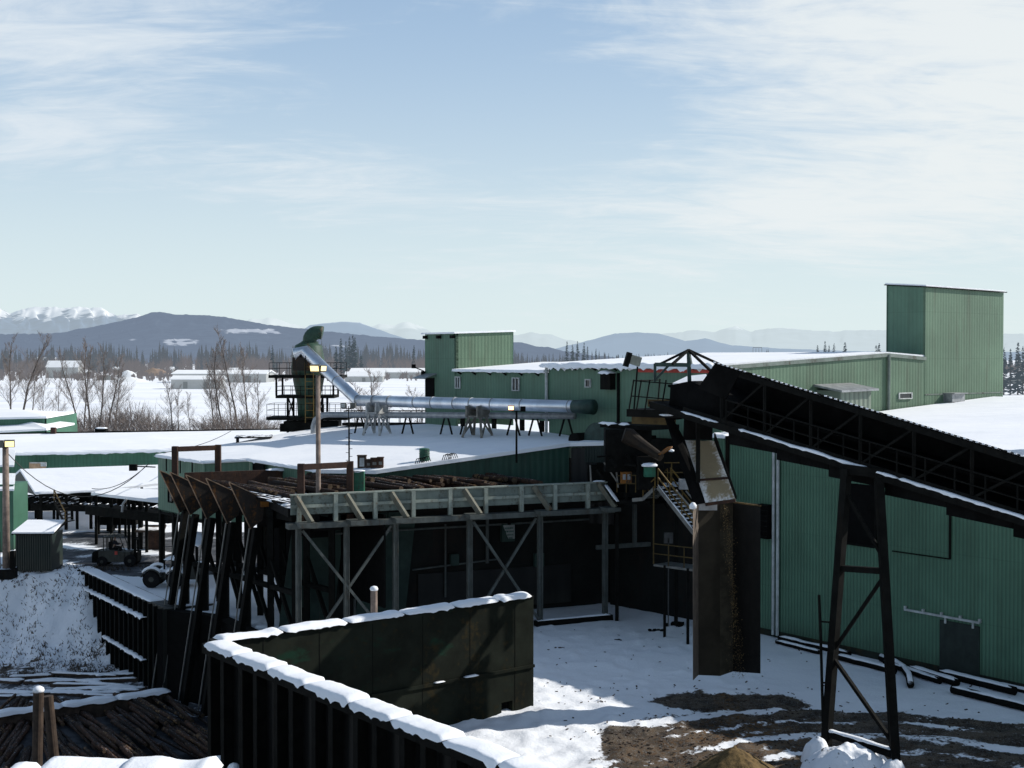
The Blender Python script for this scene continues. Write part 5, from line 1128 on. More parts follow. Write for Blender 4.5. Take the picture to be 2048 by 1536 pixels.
# dark machinery house between deck and conveyor head
mh = thing('debarker', atY(1290, 1000, 74), 'dark debarking machine house with orange drum and arm below the conveyor head', 'machine')
k0, k1 = atY(1225, 850, 77), atY(1440, 850, 72.5)
mb = MB(); mb.slab([V((k0.x, k0.y + 1.5, 0)), V((k1.x, k1.y + .2, 0)), V((k1.x, k1.y + .2, 10.3)), V((k0.x, k0.y + 1.5, 10.3))], .2, (0, .2, 0)); mb.build('rear_wall', M['underwall'], mh)  # near-black sheet: shade of the open bay put into its colour
r0_, r1_ = atY(1200, 846, 75), atY(1292, 852, 72)
mb = MB(); mb.slab([r0_, r1_, r1_ + B * 2.6, r0_ + B * 2.6], .25); rf_ = mb.build('canopy', M['steel'], mh)
for (f0_, f1_) in ((.0, .35), (.45, .62)): mb = MB(); mb.snow(r0_.lerp(r1_, f0_), r0_.lerp(r1_, f1_), .3, .14); mb.build('snow_cap', M['snow'], rf_, smooth=True)
mb = MB(); mb.box(atY(1255, 900, 73.5), (2.6, 1.4, 2.4)); mb.box(atY(1215, 955, 75.5), (2.4, 1.2, 1.6)); mb.box(atY(1300, 945, 71.5), (1.4, 1.2, 1.8)); mb.build('frame', M['steel'], mh)
d1_, d2_ = atY(1258, 873, 71.8), atY(1322, 915, 70.4)
mb = MB(); mb.tube([d1_ + V((-.3, 0, .1)), d1_, d1_.lerp(d2_, .35), d2_], [.40, .48, .34, .24], 14); mb.build('orange_arm', gen('dark_orange', (.013, .007, .002), .7, var=.4), mh)
mb = MB(); p_ = atY(1331, 901, 70); mb.lathe(p_, [(.05, -.22), (.36, -.2), (.40, 0), (.34, .2), (.05, .24)], 14, (V((.8, 0, .6)), UP.cross(V((.8, 0, .6))), V((.5, -.85, .1)).normalized())); mb.build('orange_hood', M['orange'], mh, smooth=True)
mb = MB(); mb.lathe(p_ + V((.28, -.3, 0)), [(.14, -.04), (.16, .04), (.05, .1)], 10); mb.build('snow_cap', M['snow'], mh, smooth=True)
mb = MB(); p_ = atY(1299, 932, 70.6); mb.box(p_ - UP * .3, (.6, .5, .55)); o_ = mb.build('green_housing', M['greenbox'], mh)
mb = MB(); mb.lathe(p_, [(.42, -.02), (.45, .06), (.34, .14), (.05, .18)], 14); mb.build('snow_cap', M['snow'], o_, smooth=True)
mb = MB()
for (x0, y0, x1, y1) in ((1208, 925, 1235, 965), (1232, 935, 1236, 975), (1298, 858, 1300, 885), (1180, 930, 1182, 965)): mb.beam(atY(x0, y0, 73), atY(x1, y1, 73), .08)
mb.build('pipework', M['wr'], mh)
mb = MB(); mb.slab([atY(1165, 893, 78.5), atY(1222, 893, 77.3), atY(1222, 925, 77.3), atY(1165, 925, 78.5)], .1, (0, .1, 0)); mb.build('ribbed_panel', M['shed'], mh)
for i in range(26):
    mb = MB(); p_ = atY(random.uniform(1190, 1400), random.uniform(850, 1000), random.uniform(71.5, 75)); dr_ = random.choice([V((1, 0, 0)), UP, A, B, V((.6, 0, -.8))]); mb.beam(p_, p_ + dr_ * random.uniform(.5, 2.2), random.uniform(.06, .22)); mb.build('linkage', M['steel'], mh)
# orange control stand at the right end of the deck
cs_ = atY(1252, 955, 72.6); cst = thing('control_stand', (cs_.x, cs_.y, cs_.z - 1), 'small orange control stand with yellow rails at the right end of the log deck', 'control stand')
mb = MB(); mb.box(cs_, (.62, .4, .62)); mb.build('panel', M['orange'], cst)
for dx in (-.12, .14): mb = MB(); mb.box(cs_ + V((dx, -.22, .05)), (.16, .06, .3)); mb.build('gauge', M['galvdull'], cst)
mb = MB(); rail(mb, atY(1234, 985, 73), atY(1290, 985, 71.6), .95, 4, .055); mb.build('railing', M['dullyellow'], cst)
mb = MB(); q0, q1 = atY(1225, 1000, 73.2), atY(1300, 1002, 71.2); mb.slab([q0, q1, q1 + B * 2, q0 + B * 2], .2); mb.build('platform', M['steel'], cst)
mb = MB(); mb.beam((cs_.x, cs_.y, cs_.z - 1.3), cs_, .12); mb.beam((q0.x + .3, q0.y + .5, 0), (q0.x + .3, q0.y + .5, q0.z), .2); mb.build('post', M['steel'], cst)
mb = MB(); mb.snow(atY(1186, 963, 74), atY(1210, 962, 74), .35, .07); mb.snow(atY(1212, 970, 73.4), atY(1236, 1003, 72.6), .22, .06); mb.build('deck_end_snow', M['snow'], deck, smooth=True)
# ================================================================== THINGS ON THE FLAT ROOF EDGE
p_ = Rp(849, 922); br = thing('barrel', p_, 'dark green oil barrel with flaking paint standing at the edge of the snowy roof', 'barrel')
h_ = atY(849, 899, p_.y).z - p_.z
mb = MB(); mb.lathe(p_, [(.31, -.15), (.31, h_ * .32), (.335, h_ * .34), (.31, h_ * .37), (.31, h_ * .64), (.335, h_ * .66), (.31, h_ * .69), (.31, h_), (.33, h_ + .02)], 18); mb.build('drum', gen('flaky_green', (.016, .07, .045), .6, var=.4, scale=3, rust=(.4, .42, .4), rust_amt=.25), br)
mb = MB(); mb.lathe(p_ + UP * (h_ + .02), [(.3, 0), (.25, .05), (.05, .07)], 14); mb.build('lid', M['greenbox'], br)
mb = MB(); mb.snow(p_ + V((-.5, -.35, -.12)), p_ + V((.5, -.35, -.12)), .5, .14); mb.build('foot_snow', M['snow'], br, smooth=True)
for i, (px, w_, h2, t_, lab) in enumerate(((724, .5, .72, M['brownpole'], 'tall brown steel box with a pale front, left of the boxes on the roof edge'), (737, .3, .48, M['brownpole'], 'narrow brown box standing between taller boxes on the roof edge'), (749, .4, .56, M['rustbeam'], 'red-brown box third from left on the roof edge'), (761, .34, .6, M['rustbeam'], 'red-brown box rightmost in the row on the roof edge'))):
    p_ = Rp(px, 936); mb = MB(); mb.box(p_ + UP * h2 / 2, (w_, .4, h2)); mb.box(p_ + UP * (h2 + .02), (w_ + .06, .46, .05)); o_ = mb.build('steel_box', t_, label=lab, cat='box', group='brown boxes on the roof edge')
    mb = MB(); mb.box(p_ + V((.02, -.21, h2 * .5)), (w_ * .55, .04, h2 * .7 if i == 0 else h2 * .3)); mb.build('front_panel', M['trim'] if i == 0 else M['wr'], o_)
# weeds, junk along the parapet: thin bent rods
for i, (px, py) in enumerate(((884, 921), (830, 928))):
    mb = MB()
    for k in range(5): p_ = Rp(px + k * 4, py - k * .6); mb.tube([p_, p_ + V((.1, 0, .3)), p_ + V((.35, 0, .32 + .1 * random.random())), p_ + V((.45, 0, .1))], .025, 5)
    mb.build('bent_rods', M['steel'], label=('tangle of thin bent rods on the roof edge right of the barrel', 'tangle of thin bent rods on the roof edge left of the barrel')[i], cat='rods', group='bent rods on the roof edge')
# ================================================================== POLES AND LAMPS
def lamp_head(t, c, face, w_=.6, h=.42, mat_='lamp'):
    face = V(face).normalized(); s_ = face.cross(UP).normalized(); u = s_.cross(face)
    mb = MB(); mb.box(c - face * .12, (w_, .24, h), (s_, face, u)); mb.box(c - face * .3, (w_ * .6, .2, h * .6), (s_, face, u)); ho = mb.build('lamp_head', M['lamphouse'], t)
    mb = MB(); mb.box(c + face * .012, (w_ * .86, .03, h * .8), (s_, face, u)); mb.build('lens', M[mat_], ho)
p_ = atY(636, 750, 72); b0 = V((p_.x, p_.y, 0)); lpz = thing('lamp_post', b0, 'tall weathered wooden lamp post with two lit floodlights above the log deck', 'lamp post')
mb = MB(); mb.tube([b0, p_], .15, 14, r2=.125); mb.build('pole', M['woodpole'], lpz, smooth=True)
mb = MB(); mb.beam(atY(622, 745, 72), atY(652, 742, 72), .08); mb.build('cross_arm', M['lamphouse'], lpz)
lamp_head(lpz, atY(629, 737, 71.7), (-.25, -1, -.3), .55, .36); lamp_head(lpz, atY(647, 737, 71.8), (.75, -.9, -.2), .36, .32)
mb = MB(); mb.beam(atY(611, 712, 72), atY(611, 750, 72), .05); mb.build('aerial', M['steel'], lpz)
p_ = atY(11, 893, 88); b0 = V((p_.x, p_.y, 0)); lpz = thing('lamp_post', b0, 'wooden lamp post with one lit floodlight at the left edge by the small dark shed', 'lamp post')
mb = MB(); mb.tube([b0, p_], .26, 14, r2=.2); mb.build('pole', M['woodpole'], lpz, smooth=True)
mb = MB(); mb.box(b0 + UP * .35, (1.1, 1.1, .7)); mb.build('footing', M['steelsnow'], lpz)
lamp_head(lpz, atY(19, 888, 87.6), (.35, -1, -.25), .66, .46)
mb = MB(); mb.box(atY(1, 888, 87.8), (.5, .4, .5)); mb.build('unlit_head', M['lamphouse'], lpz)
mb = MB(); mb.beam(b0 + V((-.42, -.2, 0)), b0 + V((-.42, -.2, 3.2)), .14); mb.beam(b0 + V((.5, -.2, .7)), b0 + V((.5, -.2, 1.9)), .3); mb.build('conduit', M['steel'], lpz)
q_ = Rp(1033, 912); p_ = atY(1033, 822, q_.y); lpz = thing('lamp_post', q_ - UP * .2, 'thin steel mast with a lit orange lamp on the snowy roof below the duct', 'lamp post')
mb = MB(); mb.tube([q_ - UP * .4, p_], .06, 8); mb.build('pole', M['steel'], lpz)
lamp_head(lpz, atY(1022, 816, q_.y - .1), (-.1, -1, -.05), .34, .26, 'lampo'); mb = MB(); mb.box(atY(1046, 818, q_.y), (.3, .3, .3)); mb.beam(atY(1024, 822, q_.y), atY(1048, 822, q_.y), .05); mb.build('unlit_head', M['steel'], lpz)
q_ = Rp(698, 925); p_ = atY(698, 838, 78); lpz = thing('lamp_post', (p_.x, 78, q_.z - 1), 'thin dark mast with climbing pegs and two unlit lamps near the cyclone', 'lamp post')
mb = MB(); mb.tube([(p_.x, 78, 7.2), p_], .05, 8); 
for k in range(9): z = 8.6 + k * .23; s_ = (-1) ** k; mb.beam((p_.x, 78, z), (p_.x + .2 * s_, 78, z), .03)
mb.build('pole', M['steel'], lpz)
mb = MB(); mb.beam(atY(684, 817, 78), atY(708, 817, 78), .05); mb.beam(atY(697, 812, 78), atY(697, 845, 78), .05); mb.build('cross_arm', M['steel'], lpz)
for px, mt in ((687, 'trim'), (706, 'lamphouse')): c = atY(px, 811, 77.8); mb = MB(); mb.box(c, (.32, .25, .32)); h_ = mb.build('lamp_head', M['lamphouse'], lpz); mb = MB(); mb.box(c + V((.0, -.14, 0)), (.22, .03, .22)); mb.build('lens', M[mt], h_)
# ================================================================== LEFT YARD
sh = atZ(62, 1143, 0); zs_ = 2.72; s = thing('shed', (sh.x, sh.y + 1, 0), 'small dark green corrugated shed with a snowy lid roof beside the lamp post', 'shed')
a_, c_ = atY(31, 1100, sh.y), atY(103, 1100, sh.y)
mb = MB(); mb.box(((a_.x + c_.x) / 2, sh.y + 1.15, zs_ / 2 - .02), (c_.x - a_.x, 2.3, zs_ - .1)); mb.build('body', M['shed'], s)
mb = MB(); n_ = 22
for i in range(n_): x0 = a_.x - .22 + (c_.x - a_.x + .44) * i / n_; x1 = a_.x - .22 + (c_.x - a_.x + .44) * (i + 1) / n_; u = .05 * (i % 2); mb.slab([(x0, sh.y - .2, zs_ + u - .1), (x1, sh.y - .2, zs_ + u - .1), (x1, sh.y + 2.6, zs_ + .42 + u), (x0, sh.y + 2.6, zs_ + .42 + u)], .04)
r_ = mb.build('roof', M['steel'], s)
mb = MB(); mb.slab([(a_.x - .2, sh.y - .17, zs_ + .06), (c_.x + .2, sh.y - .17, zs_ + .06), (c_.x + .05, sh.y + 2.6, zs_ + .60), (a_.x - .1, sh.y + 2.6, zs_ + .60)], .1); mb.build('roof_snow', M['snowroof'], r_)
# open sorting shed
os_ = thing('open_shed', atZ(180, 1045, 0), 'open-sided sorting shed with a long snowy gable roof on posts', 'shed')
e0, e1 = atY(70, 984, 112), atY(420, 972, 116); r0, r1 = atY(40, 938, 119), atY(420, 926, 123); b0_, b1_ = atY(10, 966, 126), atY(420, 950, 130)
mb = MB(); mb.slab([e0, e1, r1, r0], .2); mb.slab([r0, r1, b1_, b0_], .2); r_ = mb.build('roof', M['snowroof'], os_)
mb = MB(); mb.snow(e0 - UP * .1, e1 - UP * .1, .4, .2, .5, .1); mb.build('eave_snow', M['snow'], r_, smooth=True)
mb = MB(); mb.slab([e0 - UP * .25, r0 - UP * .22, b0_ - UP * .25], .1, (.1, 0, 0)); mb.build('gable_wall', M['shed'], os_)
for f_ in np.linspace(0.01, .99, 8):
    for (p0, p1) in ((e0, e1), (b0_, b1_)): p_ = p0.lerp(p1, f_); mb = MB(); mb.beam((p_.x + .2, p_.y + .4, 0), (p_.x + .2, p_.y + .4, p_.z - .15), .22); mb.build('post', M['steel'], os_)
mb = MB(); mb.beam(e0 + V((.2, .4, -.3)), e1 + V((0, .4, -.3)), .2, .35); mb.build('beam', M['steel'], os_)
mb = MB(); mb.slab([(b0_.x - 3, b0_.y, .0), (b1_.x + 4, b1_.y, 0), (b1_.x + 4, b1_.y, 1.6), (b0_.x - 3, b0_.y, 1.6)], .2); mb.build('rear_board', M['steel'], os_)
# sorting conveyors below it
for i, (x0, x1, py, D, lab) in enumerate(((70, 200, 1012, 114, 'dark roller table under the open shed, left section'), (190, 330, 1018, 110, 'dark roller table under the open shed, right section'), (30, 150, 1000, 121, 'dark roller table at the back of the open shed'))):
    p0, p1 = atY(x0, py, D), atY(x1, py + 4, D - 1); t = thing('roller_table', V((p0.x, p0.y, 0)), lab, 'conveyor', 'roller tables under the open shed')
    mb = MB(); mb.beam(p0, p1, 1.6, .5); mb.build('frame', M['steel'], t)
    mb = MB()
    for f_ in np.linspace(.03, .97, 9): p_ = p0.lerp(p1, f_); mb.tube([p_ + V((0, -.8, .3)), p_ + V((0, .8, .3))], .12, 8)
    mb.build('roller', M['steelsnow'], t)
    for f_ in (.05, .35, .65, .95): p_ = p0.lerp(p1, f_); mb = MB(); mb.beam((p_.x, p_.y, 0), p_, .2); mb.build('leg', M['steel'], t)
    for k in range(5): p_ = p0.lerp(p1, random.random()) + UP * .3; mb = MB(); mb.snow(p_, p_ + V((random.uniform(.4, 1.2), 0, 0)), .4, .12); mb.build('snow_patch', M['snow'], t, smooth=True)
p0, p1 = atY(108, 1003, 110), atY(130, 1048, 108); t = thing('yard_steps', V((p1.x, p1.y, 0)), 'short yellow-railed steps under the open shed', 'stairs')
mb = MB(); steps(mb, p0, p1, V((.3, 1.4, 0)), 7); mb.beam(p0, p1, .08, .25); mb.build('steps', M['steel'], t)
mb = MB(); mb.beam(p0 + UP * 1, p1 + UP * 1, .08); mb.beam(p0, p0 + UP, .07); mb.beam(p1, p1 + UP, .07); mb.build('handrail', M['dullyellow'], t)
# covered belt in front (snow roofed strip) leading to the infeed building
p0, p1 = atY(182, 985, 104), atY(322, 1001, 98); t = thing('covered_belt', V((p0.x, p0.y, 0)), 'raised belt conveyor under a narrow snowy strip roof left of the infeed building', 'conveyor')
mb = MB(); mb.slab([p0, p1, p1 + V((1.4, 3.6, .35)), p0 + V((.8, 3.2, .1))], .22); mb.build('roof_snow', M['snowroof'], t)
mb = MB(); d_ = V((0, .6, -1.4)); mb.beam(p0 + d_, p1 + d_ + V((1, 0, 0)), 1.6, .7); mb.build('belt_frame', M['steel'], t)
mb = MB()
for f_ in (.02, .25, .5, .75, .98): p_ = p0.lerp(p1, f_) + V((.2, .3, 0)); mb.beam((p_.x, p_.y, 0), p_, .2)
mb.build('post', M['steel'], t)
p0, p1 = atY(240, 975, 108), atY(322, 966, 110); mb = MB(); mb.slab([p0, p1, p1 + V((0, 4, .5)), p0 + V((3, 4, .4))], .18); t2 = thing('side_roof', V((p0.x, p0.y, 0)), 'small snowy canopy roof between the open shed and the infeed building', 'canopy'); mb.build('roof_snow', M['snowroof'], t2)
mb = MB()
for f_ in (.1, .5, .95): p_ = p0.lerp(p1, f_) + V((0, .3, 0)); mb.beam((p_.x, p_.y, 0), p_, .18)
mb.build('post', M['steel'], t2)
p0, p1 = atY(253, 998, 100), atY(244, 1024, 100)
mb = MB(); mb.tube([p0, p0.lerp(p1, .4) + V((-.15, 0, 0)), p1], .09, 8); mb.build('bent_pipe', M['galvdull'], label='short pale bent pipe beneath the snowy strip roof', cat='pipe')
for i, px in enumerate((268, 281, 352, 372)):
    p_ = atZ(px, 1098 - (i > 1) * 6, 0); mb = MB(); mb.beam(p_, p_ + UP * 3.6, .3); mb.build('yard_post', M['steel'], label='dark square post standing in the yard under the infeed building', cat='post', group='dark posts in the forklift yard')
p_ = atZ(238, 1062, 0); mb = MB(); mb.box(p_ + UP * 1.0, (3.5, 2.2, .7)); mb.box(p_ + V((-.7, 0, .4)), (.5, .8, .8)); mb.build('feed_hopper', M['steel'], label='dark hopper on a stub leg behind the forklift', cat='hopper')
p_ = atZ(312, 1098, 0); sw = thing('worktable', p_, 'brown pedestal table with snow on its top beyond the forklift', 'table')
mb = MB(); mb.box(p_ + UP * .75, (.95, .9, 1.5)); mb.build('pedestal', M['rustbeam'], sw)
mb = MB(); mb.slab([p_ + V((-1.5, -.6, 1.5)), p_ + V((.8, -.6, 1.5)), p_ + V((.5, 1.2, 1.75)), p_ + V((-1.2, 1.2, 1.75))], .12); mb.build('top', M['brownpole'], sw)
mb = MB(); mb.snow(p_ + V((-1.4, .3, 1.58)), p_ + V((.4, .3, 1.58)), 1.5, .14); mb.build('snow_cap', M['snow'], sw, smooth=True)
# long building and small far-left building
lb = thing('long_shed', V((-40, 152, 0)), 'very long low green shed with an unbroken snowy roof behind the sorting shed', 'building')
e0, e1 = atY(-160, 909, 148), atY(700, 889, 156); r0, r1 = atY(-160, 871, 166), atY(700, 857, 174)
mb = MB(); mb.slab([e0, e1, r1, r0], .3); mb.slab([r0, r1, r1 + V((0, 16, -1.6)), r0 + V((0, 16, -1.6))], .3); r_ = mb.build('roof', M['snowroof'], lb)
mb = MB(); mb.snow(e0 - UP * .25, e1 - UP * .25, .6, .3, .6, .15); mb.build('eave_snow', M['snow'], r_, smooth=True)
mb = MB(); mb.beam(r0 + UP * .06, r1 + UP * .06, .25, .2); mb.build('ridge_cap', M['steel'], r_)
mb = MB(); o__ = V((0, .8, -.35)); mb.slab([V((e0.x, e0.y + .8, 0)), V((e1.x, e1.y + .8, 0)), e1 + o__, e0 + o__], .2, (0, .2, 0)); mb.build('wall', M['wallX'], lb)
p_ = atY(48, 931, 149.6); mb = MB(); mb.box(p_ + V((1.5, .2, .0)), (1.6 * 1.2, .12, .75)); f_ = mb.build('window', gen('tan_boards', (.38, .26, .16), .7), lb)
mb = MB(); mb.box(p_ + V((1.5, .1, .3)), (1.7, .1, .12)); mb.build('sill', M['trim'], f_)
p_ = atY(86, 929, 149.4); mb = MB(); mb.box(p_ + V((0, .2, 0)), (.66, .1, .46)); mb.build('wall_notice', M['whitepipe'], lb)
p_ = atY(107, 861, 168); mb = MB(); mb.box(p_, (.6, .6, .8)); mb.build('roof_vent', M['rustbeam'], r_)
p_ = atY(203, 859, 170); mb = MB(); mb.box(p_ - UP * .1, (1.4, 1, .5)); o_ = mb.build('roof_hatch', M['steel'], r_); mb = MB(); mb.snow(p_ + V((-.7, 0, .15)), p_ + V((.7, 0, .15)), 1, .2); mb.build('snow_cap', M['snow'], o_, smooth=True)
fl_ = thing('stepped_shed', V((-75, 195, 0)), 'stepped dark green shed with two snowy roofs at the far left edge', 'building')
for i, (y0, y1, pyb, D) in enumerate(((838, 828, 845, 198), (862, 843, 870, 193))):
    a_, c_ = atY(-120, y0 + 1 + i * 6, D), atY(92, y0 - 4 + 6 * (i == 9), D); pk = atY(42, y1 - 5, D + 9)
    mb = MB(); mb.slab([V((a_.x, D, 0)), V((c_.x, D, 0)), c_, a_], .2, (0, .2, 0)); mb.slab([V((c_.x, D, 0)), V((c_.x, D + 14, 0)), c_ + V((0, 14, 0)), c_], .15, (-.15, 0, 0)); mb.build('wall', M['wallX'], fl_)
    mb = MB(); mb.slab([a_ + UP * .1, c_ + V((.2, -.3, .1)), c_ + V((.2, 12, .3)), pk + UP * .3, a_ + V((0, 12, 1.3))], .3); mb.build('roof', M['snowroof'], fl_)
ss_ = atY(-12, 925, 100); sl2 = thing('side_hut', V((ss_.x, 100, 0)), 'sliver of a green hut with snowy ledges at the left edge behind the lamp post', 'hut')
mb = MB(); a_ = atY(26, 930, 100); mb.box((a_.x - 2, 101.5, 2.6), (4, 3, 5.2)); mb.build('wall', M['wallX'], sl2)
for z0, z1 in ((930, 907), (978, 955)): q0, q1 = atY(-40, z0, 99.6), atY(28, z0, 99.6); mb = MB(); mb.slab([q0, q1, q1 + V((-.8, 2.4, 1.0)), q0 + V((0, 2.4, 1.0))], .15); mb.build('roof', M['snowroof'], sl2)
# overhead cables
for i, (p0, p1, sag, lab) in enumerate(((atY(14, 905, 88), atY(293, 931, 92), 2.6, 'upper thin black cable drooping across the open shed roof'), (atY(184, 977, 106), atY(297, 928, 93), .6, 'lower thin black cable slanting across the open shed roof'), (atY(330, 905, 92.2), atY(462, 862, 130), .3, 'thin dark cable rising over the long shed roof'))):
    mb = MB(); mb.tube([p0.lerp(p1, f_) - UP * sag * 4 * f_ * (1 - f_) for f_ in np.linspace(0, 1, 16)], .03, 5); mb.build('cable', M['wire'], label=lab, cat='cable')
# ---- forklift with driver
def wheel(t, c, r, w_, axis=V((0, 1, 0))):
    ax_ = (V((1, 0, 0)), UP, axis)
    mb = MB(); mb.lathe(c - axis * w_ / 2, [(r * .55, 0), (r * .9, 0), (r, w_ * .2), (r, w_ * .8), (r * .9, w_), (r * .55, w_)], 22, ax_); wo = mb.build('wheel', M['rubber'], t, smooth=False)
    mb = MB(); mb.lathe(c - axis * (w_ / 2 + .01), [(.05, 0), (r * .5, .02), (r * .55, w_ + .0), (.05, w_ + .02)], 16, ax_); mb.build('rim', M['lift'], wo)
fk = V((0, 0, 0)); FO = atZ(238, 1131, 0)
ft = thing('forklift', FO, 'dark forklift truck with a roll cage parked in the shaded yard, facing right', 'forklift')
def X(x, y, z): return FO + V((x, y, z))
mb = MB(); mb.slab([X(-1.55, -.6, .35), X(.55, -.6, .35), X(.55, -.6, 1.0), X(-.2, -.6, 1.18), X(-1.2, -.6, 1.16), X(-1.55, -.6, 1.0)], 1.2, (0, 1.2, 0)); mb.build('body', M['lift'], ft)
mb = MB(); mb.slab([X(-1.75, -.62, .3), X(-1.3, -.62, .3), X(-1.3, -.62, 1.14), X(-1.62, -.62, 1.1), X(-1.75, -.62, .95)], 1.24, (0, 1.24, 0)); mb.build('counterweight', M['steel'], ft)
for x in (-1.02, .98):
    for y in (-.6, .6): wheel(ft, X(x, y, .38 if x < 0 else .44), .38 if x < 0 else .44, .3)
mb = MB(); mb.box(X(.72, 0, .75), (.5, 1.1, .6)); mb.build('bonnet', M['lift'], ft)
for (x0, x1) in ((-.95, -.95), (-.72, -.72), (.62, .22)):
    for y in (-.52, .52): mb = MB(); mb.tube([X(x0, y, 1.05), X(x1, y, 2.15)], .035, 6); mb.build('cage_post', M['lift'], ft)
mb = MB(); mb.slab([X(-1.0, -.56, 2.14), X(.25, -.56, 2.2), X(.25, .56, 2.2), X(-1.0, .56, 2.14)], .07)
for k in range(5): mb.box(X(-.85 + k * .24, 0, 2.23), (.06, 1.1, .06))
mb.build('cage_roof', M['lift'], ft)
mb = MB()
for y in (-.4, .4): mb.beam(X(1.32, y, .15), X(1.25, y, 2.0), .12, .16)
for z in (.4, 1.1, 1.9): mb.beam(X(1.31, -.4, z), X(1.31, .4, z), .1)
mb.build('mast', M['steel'], ft)
mb = MB(); mb.box(X(1.45, 0, .7), (.06, 1.0, .7)); 
for y in (-.3, .3): mb.box(X(1.95, y, .2), (1.0, .1, .05))
mb.build('fork', M['steel'], ft)
mb = MB(); mb.box(X(-.35, 0, 1.2), (.5, .55, .14)); mb.box(X(-.6, 0, 1.48), (.12, .55, .5)); mb.build('seat', M['rubber'], ft)
mb = MB(); mb.tube([X(.45, .0, 1.1), X(.25, 0, 1.45)], .025, 6); mb.lathe(X(.24, 0, 1.46), [(.15, -.015), (.18, 0), (.15, .015)], 14, (V((.5, 0, .86)), V((0, 1, 0)), V((-.86, 0, .5)))); mb.build('steering_wheel', M['steel'], ft)
mb = MB(); mb.box(X(-.02, -.61, 1.0), (.2, .03, .25)); mb.build('red_marker', M['redtrim'], ft)
# driver: skinned figure seated on the forklift
def skinned(name, J, E, mat_, parent=None, loc=None, lvl=1):
    me = bpy.data.meshes.new(name); o0_ = ORG[parent.name] if parent is not None else loc
    me.from_pydata([V(p[:3]) + loc - o0_ for p in J], E, []); o = bpy.data.objects.new(name, me); COL.objects.link(o)
    o.modifiers.new('skin', 'SKIN'); o.modifiers.new('sub', 'SUBSURF').levels = lvl; o.modifiers['sub'].render_levels = lvl
    for i, p in enumerate(J): me.skin_vertices[0].data[i].radius = (p[3], p[3])
    me.skin_vertices[0].data[0].use_root = True
    me.materials.append(mat_)
    if parent is not None: o.parent = parent
    else: o.location = o0_
    ORG[o.name] = V(o0_); return o
SEAT = X(-.35, 0, 1.27)
J = [(0, 0, .08, .12), (.02, 0, .3, .125), (.03, 0, .5, .13), (.05, 0, .6, .06), (.08, 0, .70, .085), (.09, 0, .80, .088), (.08, 0, .86, .06),
     (.03, -.18, .50, .06), (.18, -.22, .30, .045), (.42, -.16, .30, .035), (.50, -.14, .31, .03), (.03, .18, .50, .06), (.18, .22, .30, .045), (.42, .16, .30, .035), (.50, .14, .31, .03),
     (.08, -.11, .05, .09), (.46, -.14, .06, .065), (.52, -.14, -.34, .045), (.66, -.14, -.38, .035), (.08, .11, .05, .09), (.46, .14, .06, .065), (.52, .14, -.34, .045), (.66, .14, -.38, .035)]
E = [(0, 1), (1, 2), (2, 3), (3, 4), (4, 5), (5, 6), (2, 7), (7, 8), (8, 9), (9, 10), (2, 11), (11, 12), (12, 13), (13, 14), (0, 15), (15, 16), (16, 17), (17, 18), (0, 19), (19, 20), (20, 21), (21, 22)]
dr_ = skinned('person', J, E, M['skin'], loc=SEAT); tag(dr_, 'person in dark clothes and cap sitting at the wheel of the forklift', 'person')
g_ = .018
Jj = [J[i][:3] + (J[i][3] + g_,) for i in (0, 1, 2, 3, 7, 8, 9, 11, 12, 13)]
skinned('jacket', Jj, [(0, 1), (1, 2), (2, 3), (2, 4), (4, 5), (5, 6), (2, 7), (7, 8), (8, 9)], M['cloth'], dr_, SEAT)
Jt = [J[i][:3] + (J[i][3] + g_,) for i in (0, 15, 16, 17, 19, 20, 21)]
skinned('trousers', Jt, [(0, 1), (1, 2), (2, 3), (0, 4), (4, 5), (5, 6)], M['rubber'], dr_, SEAT)
mb = MB(); mb.lathe(SEAT + V((.09, 0, .80)), [(.105, 0), (.108, .04), (.09, .09), (.04, .12), (.01, .125)], 14); mb.box(SEAT + V((.19, 0, .81)), (.12, .16, .015)); mb.build('cap', M['steel'], dr_, smooth=False)
# ---- snow-covered yard tractor behind the lifter arms
TO = atZ(345, 1172, 0); yt = thing('yard_tractor', TO, 'old open yard tractor covered in snow parked behind the log lifter arms', 'tractor')
def Y_(x, y, z): return TO + V((x, y, z))
mb = MB(); mb.box(Y_(.5, 0, .75), (3.0, .8, .5)); mb.box(Y_(1.6, 0, 1.15), (1.2, .9, .6)); mb.build('body', M['lift'], yt)
for (x, y, r_) in ((-1.15, -.75, .58), (.35, -.75, .55), (-1.15, .75, .58), (.35, .75, .55)):
    wheel(yt, Y_(x, y, r_), r_, .36)
    mb = MB(); n_ = 9; pp = [Y_(x + (r_ + .08) * math.cos(an), y, r_ + (r_ + .08) * math.sin(an)) for an in np.linspace(.25, 2.9, n_)]
    for a_, c_ in zip(pp, pp[1:]): mb.beam(a_, c_, .5, .06, V((0, 1, 0)).cross(c_ - a_))
    fd = mb.build('fender', M['lift'], yt)
    mb = MB(); mb.tube([p_ + UP * .07 for p_ in pp[1:-1]], .13, 8); mb.build('snow_cap', M['snow'], fd, smooth=True)
mb = MB(); mb.snow(Y_(-.9, 0, 1.02), Y_(1.9, 0, 1.02), .8, .25); mb.snow(Y_(1.0, 0, 1.45), Y_(2.2, 0, 1.45), .9, .25); mb.build('body_snow', M['snow'], yt, smooth=True)
for x in (-.45, .25): mb = MB(); mb.tube([Y_(x, -.3, .9), Y_(x, -.3, 2.6)], .06, 8); mb.build('upright', M['steel'], yt)
mb = MB(); mb.slab([Y_(-.4, -.5, 1.78), Y_(1.1, -.5, 1.84), Y_(1.1, .6, 1.9), Y_(-.4, .6, 1.84)], .06); cp = mb.build('canopy', M['steel'], yt)
